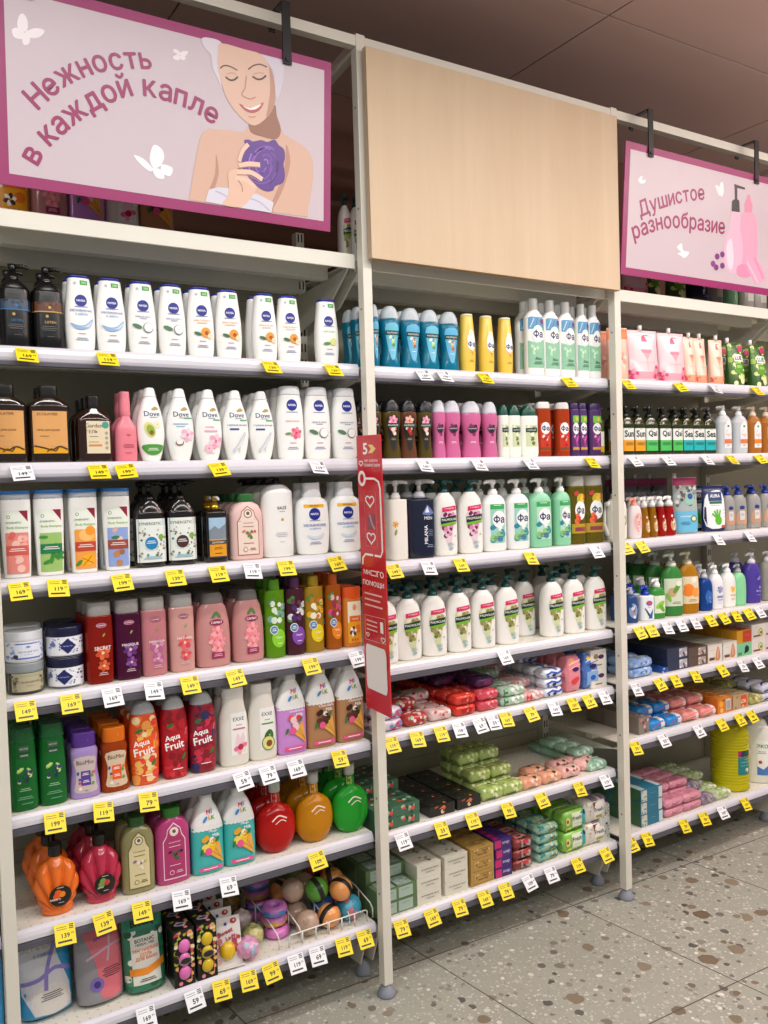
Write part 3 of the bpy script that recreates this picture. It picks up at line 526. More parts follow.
kind('exxe_avocado', 'shower_gel_bottle', 'shower gel', b_, P_EX, '#e6e2d8', exxe([('L', .2, .34, .34, .9, '#2f6a2c'), ('L', .5, .33, .3, 1.8, '#3f7a34'), ('E', .25, .22, .48, '#5a7a2c', 1.05, .5), ('E', .25, .22, .42, '#e3e08a', 1.05, .5), ('E', .3, .215, .22, '#8a4a24')], '#5a9a3c'), ([(.875, .72), (.88, .75), (.99, .73), (1, .68)], '#eeede8'))
b_ = bx(304.6, 668.6, 334, 748, z5, .045)
def milk(c, word, cone): 
    a = [('D', 0, 0, 0, 0, 0, 0, ['#fff'])]+[('E', -.86+.245*i, .585, .15, '#f4f4f2', .8) for i in range(8)]
    a += [('T', 'M', .0, .79, .17, '#d8205c', .055, .04), ('T', 'I', .2, .80, .05, '#2a9ad8', .055, .04), ('T', 'L', .06, .725, .11, '#e8b01c', .05, .04), ('T', 'K', .26, .72, .15, '#3aa84a', .05, .04), ('L', -.22, .705, .2, .9, '#3a8ad8')]
    a += [('T', word, .22, .545, .52, '#fff', .04), ('T', 'Milk', .4, .49, .3, '#fff', .04), ('P', [(-.2, .29), (.62, .40), (.80, .12)], '#eeb04c', 0), ('S', [(.0, .32), (.72, .18)], .02, '#c8842c'), ('S', [(.25, .35), (.77, .15)], .02, '#c8842c'), ('D', -.35, .33, .35, .47, 12, .19, cone), ('E', -.1, .295, .22, '#ee5a94'), ('L', -.5, .30, .2, 1.2, '#2f7a3a'), ('L', .45, .43, .18, .8, '#2f7a3a'), ('R', -.7, .055, .75, .10, '#ee5a94'), ('G', 0, .073, .55, 1, '#fff')]
    return a
kind('milk_straw', 'shower_gel_bottle', 'shower gel', b_, P_MILK, W, milk('#cf8ed8', 'Strawberries', ['#d8343c', '#e85a5c', '#f4d0d4']), (C_MILK, '#f0f0f0'), n=3, tone=(0, .595, '#cf8ed8'))
kind('milk_choc', 'shower_gel_bottle', 'shower gel', b_, P_MILK, W, milk('#b58258', 'Chocolate', ['#4a2418', '#5c3020', '#f4ece4', '#3a1a10']), (C_MILK, '#f0f0f0'), n=3, tone=(0, .595, '#b58258'))
kind('milk_mango', 'shower_gel_bottle', 'shower gel', bx(188.6, 793, 223, 878, z6, .05), P_MILK, W, milk('#3fb8b4', 'Mango', ['#f4c81c', '#f7dc5a', '#fdf4d8', '#eaa81c']), (C_MILK, '#f0f0f0'), n=3, tone=(0, .595, '#3fb8b4'))
# shelf six: scallop shells, granny bottles, round flasks
b_ = bx(34, 844, 78, 921, z6, .05)
def shell_fn(h_, w_):
    def fn(x, y, z):
        v = z/h_
        if v > .82 or v < .04: return x, y, z
        a = math.atan2(x, z-h_*.02); k = abs(math.cos(a*9.5))**.8; amp = .0042*min(1, (v-.04)/.15)*min(1, (.82-v)/.08)
        r = math.hypot(x/(w_/2), 0); s_ = 1+(.12*(k-.5)*min(1, (v-.04)/.2) if v < .8 else 0)
        return x*s_, y*(1+.5*(k-.6)*min(1, (v-.04)/.15)*min(1, (.82-v)/.1)), z
    return fn
P_SH = [(0, .62), (.04, .74), (.10, .74), (.15, .74), (.2, .86), (.28, .94), (.35, .99), (.42, 1), (.48, 1), (.55, .96), (.62, .88), (.67, .78), (.72, .66), (.76, .52), (.79, .40), (.82, .30), (.84, .28)]
for k, c, dc in (('shell_orange', '#e8701c', ['#f08a1c', '#e85a1c']), ('shell_red', '#b82a48', ['#c8303c', '#7a9a4a'])):
    kind(k, 'bath_foam_bottle', 'bath foam', (b_[0], b_[1], .055), P_SH, c, [('E', .12, .30, .52, '#17130f'), ('D', -.1, .30, .45, .36, 5, .15, dc), ('T', 'манго' if 'or' in k else 'арбуз', -.12, .26, .25, '#f4f0e8', .03), ('G', .15, .20, .16, 1, '#c8c0b8'), ('G', .12, .42, .2, 1, '#c8c0b8')], ([(.845, .30), (.85, .33), (.99, .33), (1, .30)], '#15130f', 2), fn=shell_fn(b_[1], b_[0]), seg=112, n=2.2, rough=.14, bodyname='body')
    K_ = KINDS[k]
    for p in K_.parts:
        if p[0] == 'label_print':
            for v in p[1].vertices: v.co.y -= .0055
b_ = bx(120, 815, 154, 893, z6, .05)
kind('granny_olive', 'bath_foam_bottle', 'bath foam', b_, P_GR, '#8f8a5c', granny('#dccfa0', '#6a5f38', ['#e0c83c', '#7a6aa0', '#e8e0d0']), ([(.875, .44), (.88, .50), (.985, .50), (1, .46)], '#2a5a24'), n=3.2, rough=.2)
kind('granny_berry', 'bath_foam_bottle', 'bath foam', bx(154, 806, 189, 887, z6, .05), P_GR, '#b83a78', granny('#b0356c', '#f0d0dc', ['#2a1c30', '#4a2038', '#3a6a3a']), ([(.875, .44), (.88, .50), (.985, .50), (1, .46)], '#2a7a24'), n=3.2, rough=.2)
b_ = bx(254.5, 780, 296, 859, z6, .06); P_RB = [(0, .45, .6), (.015, .52, .7), (.08, .76, .88), (.2, .96, 1), (.33, 1, 1), (.46, .95, .97), (.56, .80, .82), (.63, .55, .6), (.67, .32, .44), (.69, .24, .38), (.84, .22, .36)]
for k, c, tg in (('flask_red', '#e01a14', '#c8403c'), ('flask_amber', '#f2a012', '#e0b02c'), ('flask_green', '#2cc438', '#c8c02c')):
    kind(k, 'round_flask', 'bath foam', (b_[0]*.97, b_[1], .065), P_RB, c, [('R', -.2, .70, .2, .82, '#cfc6b4'), ('D', -.15, .72, .15, .80, 5, .06, [tg]), ('S', [(-.35, .47), (0, .535), (.4, .48)], .03, '#f0dcd0', 4), ('S', [(-.2, .43), (.1, .475), (.35, .44)], .02, '#f0dcd0', 4)], ([(.835, .25, .36), (.84, .28, .42), (.985, .27, .40), (1, .22, .36)], '#b9bcb4', 2), clear=.42, n=2, bodyname='flask')
KINDS['flask_red'].parts[0]
def pouch(key, name, cat, size, col, art, seal=None, spout=None, m=None):
    w, h, d = size
    return kind(key, name, cat, size, [(0, .94, .9, 2.2), (.06, .97, 1, 2.3), (.3, 1, .85, 2.3), (.6, .985, .6, 2.2), (.85, .985, .25, 2.1), (.93, 1, .08, 2.2), (1, 1, .06, 2.2)], col, art, m=m, extra=(lambda K: [('spout', (lambda b: (tube(b, [(spout[0]*w/2, 0, h-.002), (spout[0]*w/2, 0, h+.018)], .0075, 12), to_mesh(b, 'spout', mat(spout[1], .3)))[1])(bmesh.new()), None)]) if spout else None, rough=.3)
# ---- middle bay kinds
y1_, y2_, y3_, y4_ = Z[1][1:5]
b_ = bx(438.6, 313, 458, 369, y1_, .045)
def palm_lab(ink, pics): return [('P', [(-.62, .70), (.62, .70), (.55, .45), (.2, .16), (-.2, .16), (-.55, .45)], ink, 3)]+pics+[('R', -.66, .53, .66, .60, '#123c34'), ('T', 'PALMOLIVE', 0, .565, .55, '#f2f2ee', .03)]
for k, c, lab, pics in (('palm_blue', '#0f88ac', '#5fb4dc', [('D', -.35, .36, .35, .5, 8, .16, ['#d9a06a', '#e8e4c8', '#b0643c'])]), ('palm_green', '#0f88ac', '#6ac0dc', [('D', -.35, .36, .35, .5, 8, .16, ['#c8dc7a', '#e8f0e0', '#5a9a5c'])])):
    kind(k, 'shower_gel_bottle', 'shower gel', b_, P_HOUR, c, palm_lab(lab, pics)+[('G', 0, .28, .25, 1, '#e8f4f8')], (C_HOUR, '#d5dfe6', 2.6, .25), clear=.35, n=2.4)
b_ = bx(416, 401, 435, 457, y2_, .045)
kind('palm_dark', 'shower_gel_bottle', 'shower gel', b_, P_HOUR, '#6a5a2a', palm_lab('#1c1612', [('F', 0, .64, .5, ['#e88aa8', '#f0b4c8'], '#c84a6a'), ('D', -.4, .42, .4, .52, 9, .17, ['#e8b4a0', '#d84a3c', '#f0dcd0']), ('G', 0, .34, .25, 2, '#b09a6a')]), (C_HOUR, '#15171c', 2.6, 0), clear=.4, n=2.4)
kind('palm_brown', 'shower_gel_bottle', 'shower gel', b_, P_HOUR, '#7a4a34', palm_lab('#1c1612', [('F', 0, .64, .5, ['#f0c4b0', '#e8a898'], '#d83a2c'), ('D', -.4, .42, .4, .52, 9, .17, ['#d83a2c', '#f0dcd0', '#b01c1c']), ('G', 0, .34, .25, 2, '#b09a6a')]), (C_HOUR, '#15171c', 2.6, 0), clear=.3, n=2.4)
kind('palm_pink', 'shower_gel_bottle', 'shower gel', bx(480, 402.5, 498.5, 457, y2_, .045), P_HOUR, '#cf6a9c', [('E', 0, .50, .44, '#4a2440', .9), ('D', -.35, .40, .35, .58, 10, .15, ['#2c1838', '#7a3a6a', '#8a2a4c']), ('R', -.5, .49, .5, .54, '#123c34'), ('T', 'PALMOLIVE', 0, .515, .42, '#f2f2ee', .026), ('G', 0, .28, .3, 2, '#f4d8e4')], (C_HOUR, '#dfe0ea', 2.6, .1), n=2.4, rough=.12)
kind('palm_white', 'shower_gel_bottle', 'shower gel', bx(518, 406, 536, 457, y2_, .042), [(0, .9), (.1, 1), (.5, .95), (.75, .97), (.8, .93)], '#f0f2ea', [('R', -.5, .2, .7, .62, '#cfd8b0'), ('D', -.4, .24, .6, .6, 14, .17, ['#8a9a5c', '#e8ecd8', '#6a7a3c']), ('R', -.5, .48, .75, .56, '#123c34'), ('T', 'PALMOLIVE', .12, .52, .5, '#f2f2ee', .026)], ([(.79, .93), (.9, .82), (.98, .5), (1, .4)], '#0f4a3c'), n=2.5)
def fa(u=.18, v=.5, sz=.42): return [('E', u, v, sz, '#f4f6f6', 1.2), ('T', 'Фа', u, v, sz*.82, '#1c2a5c', .11, .05)]
kind('fa_yellow', 'shower_gel_bottle', 'shower gel', bx(460, 315, 475, 371, y1_, .038), P_NIV, '#ecc84c', [('E', .25, .55, .6, '#f6f2e4', 1.6), ('F', .2, .68, .35, ['#fff', '#f4f0e0'], '#e8c83c')]+fa(.22, .48, .6)+[('D', -.1, .30, .6, .40, 6, .12, ['#e8781c', '#f4f0d8', '#d8b02c']), ('G', .2, .2, .35, 2, '#c8983c')], ([(.962, .73), (.99, .7), (1, .66)], '#eee6cc'))
b_ = bx(572, 305, 590, 377, y1_, .04)
kind('fa_white', 'shower_gel_bottle', 'shower gel', b_, [(0, .93), (.03, 1), (.68, 1), (.76, .95), (.8, .8)], W, [('P', [(-.9, .10), (-.9, .45), (0, .42), (.9, .48), (.9, .10)], '#8fc4a4', 0), ('R', -.85, .60, .9, .76, '#5a9ac4'), ('S', [(-.7, .62), (-.3, .74)], .05, '#b8d8ea'), ('S', [(-.2, .61), (.1, .74)], .05, '#3a7aac'), ('E', .6, .70, .24, '#7a3a6a'), ('L', .7, .60, .3, 1, '#7fae3c'), ('F', -.3, .34, .5, ['#b8dcc0', '#8cc8a0'], '#e8f0e4')]+fa(.1, .54, .62)+[('T', 'Aloe', .1, .22, .5, '#2f5a4c', .04), ('G', .1, .17, .5, 2, '#4a7a64')], ([(.795, .72), (.8, .74), (.84, .6), (.86, .46), (.99, .44), (1, .40)], '#f2f4f4', 2))
for k, c, cc in (('fa_red', '#b8431c', '#eceae6'), ('fa_purple', '#4a2a64', '#3c2358')):
    kind(k, 'shower_gel_bottle', 'shower gel', bx(554, 403, 568, 457, y2_, .038), P_RECT, c, [('R', -.6, .1, .75, .62, '#c8381c' if k == 'fa_red' else '#6a2a6c')]+fa(.1, .52, .62)+[('D', -.4, .2, .6, .38, 10, .2, ['#d82c2c', '#f0e0d0', '#b81c1c'] if k == 'fa_red' else ['#c83c8a', '#e89ac0', '#8a4aa0']), ('R', -.6, .12, .75, .17, '#7a4a1c' if k == 'fa_red' else '#c8a03c')]+([('R', -.5, .63, .75, .76, '#7ac04a'), ('E', .3, .70, .24, '#f0b83c')] if k == 'fa_purple' else []), ([(.88, .9), (.885, .94), (.95, .9), (.99, .8), (1, .7)], cc), n=3, clear=.25 if k == 'fa_red' else 0)
kind('olive_oil', 'pump_bottle', 'liquid soap', (.06, .17, .05), P_PUMP, '#6a6418', [('R', -.9, .15, .9, .5, '#eceadc'), ('R', -.9, .08, .9, .2, '#e0b01c')], pump=(.80, '#16201a', .42, -.6), m=mat('#4a4a10', .15, coat=.5))
# third shelf of the middle bay
kind('cream_pump', 'pump_bottle', 'liquid soap', bx(386, 480.6, 406, 559, y3_, .05), [(0, .93), (.02, 1), (.70, 1), (.74, .94), (.76, .5)], '#efece4', [('F', -.5, .45, .3, ['#e8a03c', '#f0c070'], '#8a4a1c'), ('L', -.5, .35, .3, 1.3, '#8fa05c')], pump=(.76, '#d4d2ce', .46, -.6), n=3.4)
kind('navy_pump', 'pump_bottle', 'liquid soap', bx(405.5, 480, 432, 556, y3_, .055), [(0, .93), (.02, 1), (.68, 1), (.74, .94), (.77, .5)], '#0d1630', [('P', [(-.1, .56), (.3, .68), (.85, .57), (.4, .54)], '#6a7ab0', 0), ('P', [(.1, .58), (.3, .66), (.45, .58)], '#e4e8f4', 0), ('T', 'MEN', .35, .51, .32, '#e8ecf4', .04), ('T', 'MILANA', .15, .30, .62, '#e8ecf4', .06, .04, 1.5708), ('G', .5, .35, .2, 4, '#6a7aa0'), ('G', .45, .16, .25, 2, '#8a94b0')], pump=(.765, '#c4c6ca', .42, -.6), n=3.4)
P_PALM = [(0, .88), (.04, .97), (.25, 1), (.52, .99), (.66, .92), (.75, .78), (.81, .5), (.83, .40)]
def palm_art(pink, mid, dots): return [('P', [(-.45, .56), (.78, .56), (.5, .34), (.25, .1), (-.1, .2), (-.36, .40)], mid, 3), ('D', -.32, .36, .62, .55, 22, .17, dots), ('D', -.15, .24, .3, .36, 8, .16, dots), ('P', [(-.38, .575), (-.36, .635), (.78, .66), (.80, .60)], pink, 0), ('T', 'в подарок', .22, .62, .38, '#f7dce6', .026, .02, .04), ('P', [(-.50, .42), (-.50, .50), (.84, .535), (.84, .455)], '#12312c', 0), ('T', 'PALMOLIVE', .18, .478, .60, '#f4f4ee', .04, .03, .05), ('P', [(-.46, .385), (-.46, .42), (.80, .455), (.80, .42)], '#7ab82c', 0), ('E', .62, .26, .08, '#b8c8d0'), ('G', .25, .16, .25, 2, '#9ac0b8'), ('E', .28, .10, .16, '#9ac0c8', .8)]
kind('palm_olive', 'pump_bottle', 'liquid soap', bx(395, 586, 420, 659, y4_, .06), P_PALM, '#f3f1ec', palm_art('#d92a64', '#d5d8ae', ['#8f8a54', '#b0a868', '#6f7a3c', '#e4e8cc', '#a89a5c']), pump=(.82, '#0f4a48', .38, .35))
kind('palm_magnolia', 'pump_bottle', 'liquid soap', bx(432, 480, 455.6, 555, y3_, .055), P_PALM, '#f3f1ec', palm_art('#d92a64', '#e8d0dc', ['#8a2a5c', '#b04a7c', '#e8c0d4', '#6a1c44', '#d88ab0']), pump=(.82, '#0f4a48', .38, .35))
for k, c in (('fa_pump_white', '#f0f2f2'), ('fa_pump_green', '#8fd4ac')):
    kind(k, 'pump_bottle', 'liquid soap', bx(481.8, 480, 504.5, 550.6, y3_, .055), [(0, .92), (.03, 1), (.60, 1), (.70, .93), (.76, .70), (.79, .46)], c, [('R', -.5, .12, .72, .66, '#9ad0c4' if 'white' in k else '#b8e0c8'), ('R', -.5, .59, .72, .66, '#3aa85a'), ('G', .1, .64, .4, 1, '#e4f4e4'), ('D', -.4, .16, .62, .36, 12, .22, ['#5a9ac8', '#8fc87a', '#f0f4f0', '#2f8aa0'])]+fa(.2, .45, .56)+[('G', .1, .20, .4, 3, '#3a6a6a')], pump=(.785, '#f2f2f0', .40, -2.7))
kind('olive_jug', 'shower_gel_bottle', 'shower gel', bx(580.5, 476, 602, 543, y3_, .055), [(0, .93), (.03, 1), (.78, 1), (.84, .94)], '#8a7a1c', [('E', .2, .66, .45, '#c8b02c'), ('R', -.8, .16, .9, .30, '#b8982c'), ('R', -.5, .19, .7, .25, '#8a3a4c')]+fa(.15, .50, .62)+[('D', -.3, .34, .1, .42, 4, .25, ['#c83c3c', '#e8703c']), ('D', -.4, .66, .6, .76, 5, .2, ['#e8c83c', '#c83c3c'])], ([(.83, .88), (.84, .92), (.99, .9), (1, .86)], '#b4b2aa', 2.4), n=2.6, clear=.55)
# white jug with a handle
def handle_part(K):
    b = bmesh.new(); x = -K.w*.5; h = K.h
    tube(b, [(x*.7, 0, h*.80), (x*1.1, 0, h*.78), (x*1.45, 0, h*.62), (x*1.45, 0, h*.35), (x*1.1, 0, h*.14), (x*.7, 0, h*.12)], .009, 10)
    return [('handle', to_mesh(b, 'handle', mat('#eceae2', .3)), None)]
kind('handle_soap', 'soap_refill_jug', 'liquid soap', (.075, .165, .055), [(0, .92), (.04, 1), (.7, 1), (.85, .7), (.9, .4)], '#efede4', [('E', .3, .42, .45, '#8fa86a', 1.2), ('E', .3, .42, .3, '#e8d8a0')], ([(.895, .42), (.9, .46), (.99, .44), (1, .4)], '#eceae2', 2), extra=handle_part)
# ---- right bay kinds
def pink_art(c1, c2, pk): return [('R', -.96, .0, .96, .18, c2), ('P', [(-.28, .62), (.5, .62), (.12, .42)], c2, 0), ('G', .1, .60, .35, 3, pk), ('P', [(-.12, .78), (.25, .78), (.08, .92), (-.1, .86)], pk, 0), ('R', .1, .90, .35, .915, pk), ('G', .1, .36, .6, 1, '#d8b0b8'), ('F', .78, .12, .36, [c1, pk], pk), ('F', -.82, .12, .30, [pk, c1], pk), ('F', .85, .22, .3, [pk, c2], pk), ('S', [(.08, .2), (.08, .42)], .012, '#c8a8ac')]
pouch('pouch_pink', 'refill_pouch', 'refill pouch', (bx(626, 330, 655, 380, Z[2][1], .05)[0], .186, .06), '#efc8cf', pink_art('#f29ab4', '#ee9aa8', '#d8386c'), spout=(-.1, '#f0f0f0'))
pouch('pouch_peach', 'refill_pouch', 'refill pouch', (.068, .176, .055), '#f0cdb8', pink_art('#f2aa84', '#ee9a74', '#e0505c'), spout=(.1, '#f0e8e0'))
pouch('pouch_coral', 'refill_pouch', 'refill pouch', (.08, .186, .05), '#eab8a4', [('R', -.97, .78, .97, .97, '#e8701c'), ('F', .2, .4, .6, ['#f0d0c4', '#e89a84'], '#d8604c')], spout=(-.4, '#f0f0f0'))
pouch('pouch_lush', 'refill_pouch', 'refill pouch', (.088, .172, .055), '#2f5a1c', [('D', -.9, .04, .9, .95, 60, .22, ['#8fb43c', '#4a8a2c', '#c8dc7a', '#3a6a20', '#e4ecb4', '#6a9a34']), ('R', -.45, .56, .6, .73, '#eef0ee'), ('T', 'LUE', .07, .645, .42, '#1c2a5c', .1, .06), ('R', .2, .80, .8, .94, '#c02a6c'), ('R', -.4, .28, .5, .52, '#5a9a20'), ('G', .05, .46, .35, 3, '#d8e8a0'), ('E', -.05, .2, .18, '#e8e0a0')], spout=(-.95, '#f0f0f0'))
P_SQ = [(0, .94), (.02, 1), (.56, 1), (.64, .95), (.72, .72), (.77, .4)]
for k, c, t in (('aroma_orange', '#f0a01c', 'Sun'), ('aroma_green', '#4ac05c', 'Qai'), ('aroma_teal', '#18b0b4', 'Sea')):
    kind(k, 'pump_bottle', 'liquid soap', (bx(655.5, 405, 668.5, 453, Z[2][2], .04)[0]*1.16, .178, .045), P_SQ, '#2c300e', [('R', -.97, .08, .97, .30, c), ('R', -.97, .30, .97, .54, '#e4e8e4'), ('T', t, 0, .43, .72, '#22262a', .13, .06), ('G', 0, .52, .3, 1, '#7a7a7a'), ('G', 0, .24, .7, 3, '#2f4a3a')], pump=(.76, '#121411', .42, -2.8), m=mat('#2a300c', .14, coat=.4), n=4)
for k, c, cc, tr, oc in (('soft_clear', '#dfe6ec', '#eef0f2', .25, '#d8784c'), ('soft_amber', '#c07a34', '#e0d0ba', .3, '#e8842c')):
    kind(k, 'pump_bottle', 'liquid soap', (.066, .190, .05), [(0, .93), (.03, 1), (.6, 1), (.68, .95), (.76, .66), (.79, .46)], c, [('R', -.1, .12, .85, .55, '#eceae8'), ('P', [(-.1, .55), (.4, .68), (.85, .55)], '#eceae8', 3), ('E', .38, .57, .14, '#2f8a5a'), ('T', 'Soft', .38, .40, .3, '#d0a8a8', .05), ('D', .1, .28, .7, .48, 6, .12, ['#e8c8c8', '#d8dce4']), ('R', -.1, .21, .85, .30, oc), ('G', .38, .18, .25, 2, '#b8a8a0')], pump=(.785, cc, .42, -2.8), clear=tr)
kind('pink_pump', 'pump_bottle', 'liquid soap', (bx(626.5, 494, 641, 539, Z[2][3], .04)[0]*1.1, .148, .045), P_LOT[:-1]+[(.78, .42)], '#eadfe2', [('E', .25, .40, .62, '#eab4b4', 1.6), ('D', -.1, .2, .65, .55, 12, .12, ['#d87a7a', '#c8966a', '#f4dcdc'])], pump=(.77, '#ea9a8a', .46, -2.6), rough=.2)
for k, c, fl in (('tear_amber', '#b87a10', ['#e8c890', '#c86a1c', '#f0e8d0']), ('tear_red', '#c81c1c', ['#e8b4a0', '#8a1c1c', '#f0e0d0'])):
    kind(k, 'pump_bottle', 'liquid soap', (bx(645, 495, 659, 537, Z[2][3], .04)[0]*1.1, .148, .045), [(0, .8), (.05, .95), (.2, 1), (.4, .88), (.6, .66), (.74, .5), (.77, .46)], c, [('E', .35, .28, .5, '#c8a070', 1.4), ('D', .05, .16, .6, .40, 9, .15, fl), ('E', .1, .50, .15, '#e8e4d8')], pump=(.76, '#ececec', .55, -2.7), clear=.45)
P_OV = [(0, .86), (.04, .95), (.3, 1), (.55, .97), (.68, .86), (.76, .6), (.79, .42)]
pouch('pouch_clear', 'refill_pouch', 'refill pouch', (.105, .215, .05), '#a9b4b4', [('R', -.97, .86, .97, .99, '#b01c5c'), ('D', -.8, .5, .8, .84, 30, .14, ['#5a6a4a', '#8a9a94', '#4a5458', '#d8dcdc', '#7a4a3c']), ('E', .25, .62, .38, '#8fc4b4', 1.3, -.3), ('E', .3, .66, .22, '#2a4a9a'), ('R', -.95, .02, .95, .40, '#6ab8dc'), ('E', .5, .26, .3, '#3a7a5a', .8), ('E', .5, .26, .2, '#e0e0b8', .8), ('T', 'крем мыло', -.15, .30, .45, '#f0f8fc', .05), ('G', -.2, .2, .4, 3, '#2a6a9a')], spout=(-.8, '#e4d4d8'))
pouch('pouch_dark', 'refill_pouch', 'refill pouch', (.095, .215, .045), '#5a5456', [('R', -.97, .86, .97, .99, '#8a1c4c'), ('D', -.8, .3, .8, .84, 26, .16, ['#3a3a3c', '#4a4a4a', '#7a7a78', '#2a2c2e'])], spout=(-.7, '#d4c4c8'))
pouch('pouch_hand', 'refill_pouch', 'refill pouch', (.11, .18, .055), '#14245c', [('P', [(-.85, .12), (-.85, .70), (-.3, .86), (.6, .88), (.9, .60), (.85, .2), (.5, .08)], '#eef0f4', 3), ('R', -.55, .66, .65, .86, '#1c3a6c'), ('T', 'AURA', .05, .77, .5, '#f0f2f8', .07, .04), ('R', -.5, .60, .6, .655, '#1c6a4c'), ('G', 0, .56, .5, 1, '#c87a6a'), ('E', .15, .24, .3, '#5ab82c', 1.1)]+[('S', [(.15+.1*math.sin(a), .28), (.15+.62*math.sin(a), .28+.20*math.cos(a))], .07, '#5ab82c') for a in (-1.0, -.55, -.12, .35)]+[('E', .55, .11, .2, '#c8503c', .5)])
kind('clear_blue_pump', 'pump_bottle', 'liquid soap', (.066, .175, .05), P_OV, '#c4c4c0', [('E', .1, .50, .34, '#1c3a8c', .7), ('P', [(-.6, .14), (-.5, .38), (.2, .46), (.75, .34), (.7, .14)], '#c49a7c', 3), ('R', -.2, .22, .45, .42, '#d4d8dc'), ('G', .1, .36, .2, 3, '#8a94a0')], pump=(.78, '#1c3288', .42, -2.8), clear=.4)
kind('safe_blue', 'pump_bottle', 'liquid soap', (bx(637, 582, 654, 623, Z[2][4], .045)[0]*.95, .128, .045), [(0, .93), (.03, 1), (.62, 1), (.70, .95), (.72, .5)], '#eef2f6', [('E', .15, .50, .42, '#2a5ab4', .6), ('E', .15, .50, .32, '#e8503c', .4), ('G', .1, .38, .25, 1, '#2a3a5c'), ('P', [(-.5, .36), (-.35, .36), (.55, .06), (.2, .06)], '#1c4a3c', 0), ('P', [(.0, .06), (.5, .06), (.65, .34), (.3, .2)], '#2a5ab4', 0)], pump=(.71, '#1c3cb0', .5, -2.6), n=3.4)
kind('blue_slim', 'pump_bottle', 'liquid soap', (.055, .128, .045), P_OV, '#3a5a9a', [('E', 0, .35, .6, '#8aa4d0', 1.6), ('D', -.5, .15, .5, .5, 9, .2, ['#c88a5a', '#2a4a8c', '#dce4f0'])], pump=(.78, '#9aa0b0', .4, -2.6), clear=.3)
b_ = (bx(661, 553, 681, 618, Z[2][4], .055)[0]*.97, bx(661, 553, 681, 618, Z[2][4], .055)[1], .055)
for k, c, pc, lab in (('herb_green', '#4a9a4c', '#c8d4cc', [('R', -.95, .16, .95, .60, '#d4dcc4'), ('E', -.2, .38, .4, '#c8a880'), ('L', .2, .44, .5, .9, '#6a9a3c'), ('L', -.5, .3, .4, 2, '#8ab84a'), ('E', .4, .52, .24, '#eceee4'), ('G', .2, .22, .4, 2, '#6a7a5a')]), ('herb_orange', '#c88a1c', '#d0c8a8', [('R', -.95, .16, .95, .60, '#e8d8b4'), ('E', -.2, .38, .55, '#f0842c'), ('E', .5, .34, .4, '#f4a04a'), ('E', .3, .54, .24, '#eceee4'), ('G', .2, .22, .4, 2, '#a8783c')]), ('herb_lime', '#4aa84a', '#eef0ee', [('R', -.6, .14, .8, .58, '#dfe8d4'), ('L', .1, .35, .6, .5, '#8ac83c'), ('L', .3, .26, .5, 2.4, '#6ab02c'), ('E', .1, .52, .24, '#eceee4')])):
    kind(k, 'pump_bottle', 'liquid soap', b_ if k != 'herb_lime' else (b_[0]*.9, .148, .05), P_OV, c, lab, pump=(.78, pc, .44, -2.6), clear=.3, n=2.4)
for k, c, pc, art in (('gel_blue', '#1c4a9c', '#b8bcc4', [('E', .2, .35, .5, '#3a6ab8', 1.4), ('D', -.1, .2, .6, .5, 7, .14, ['#6a94d0', '#2a5aa8'])]), ('white_floral', '#f0f0f2', '#eceef0', [('F', .25, .45, .45, ['#7a86c0', '#a8b0d8'], '#d87a8a'), ('R', -.2, .26, .7, .31, '#7a94c8'), ('T', 'крем', .25, .21, .35, '#5a74b0', .05), ('G', .2, .14, .35, 1, '#9aa4c8')]), ('white_yellow', '#f0f0ee', '#eceef0', [('F', .3, .42, .42, ['#f0b83c', '#f4d88a'], '#c8781c'), ('R', -.1, .26, .75, .30, '#e8c86a'), ('G', .3, .2, .3, 2, '#b8a87a')]), ('mint_gel', '#8ad4a0', '#9aa09c', []), ('violet_gel', '#5a4ab0', '#d4d4dc', [('D', .2, .3, .8, .55, 9, .14, ['#2a2460', '#3a3484', '#8a80d4']), ('T', 'Berry', .5, .24, .4, '#c8c4ec', .05), ('G', .5, .16, .3, 1, '#a8a4dc')]), ('grey_gel', '#a8a89e', '#c8c8c4', [('R', .0, .2, .8, .5, '#c4c4bc')])):
    W_ = {'violet_gel': .078, 'grey_gel': .075}.get(k, .064); H_ = {'violet_gel': .205, 'grey_gel': .205, 'gel_blue': .16, 'mint_gel': .165}.get(k, .172)
    kind(k, 'pump_bottle', 'liquid soap', (W_, H_, .052), P_OV, c, art, pump=(.78, pc, .44, -2.6), clear=.25 if 'gel' in k and k != 'mint_gel' else 0)
def rib_prof(): return [(0, .9), (.03, 1)]+[(.06+.02*i, 1 if i % 2 else .962) for i in range(1, 35)]+[(.78, .97), (.84, .85), (.89, .6), (.92, .3), (.95, .24)]
jb = bx(709, 520, 749.5, 797, Z[2][7], .14)
kind('yellow_can', 'large_soap_canister', 'liquid soap', (.150, .300, .145), rib_prof(), '#d6ce12', [('R', .25, .48, .42, .56, '#b01c5c'), ('R', .42, .48, .86, .56, '#1c3c4c'), ('R', .25, .24, .86, .47, '#1c7a7c'), ('R', .25, .43, .7, .46, '#e8e4d8'), ('G', .55, .40, .2, 4, '#6ab4b4'), ('R', .66, .25, .8, .32, '#eceae0')], ([(.945, .26), (.95, .3), (.99, .3), (1, .28)], '#c8c01c', 2), clear=.3, n=2.3, seg=40)
def handle2(K):
    b = bmesh.new(); h = K.h; x = K.w*.30
    tube(b, [(x*.2, -.02, h*.93), (x*.9, -.03, h*.97), (x*1.5, -.03, h*.88), (x*1.6, -.03, h*.72), (x*1.35, -.03, h*.62)], .012, 12)
    return [('handle', to_mesh(b, 'handle', mat('#6a6a6c', .4)), None)]
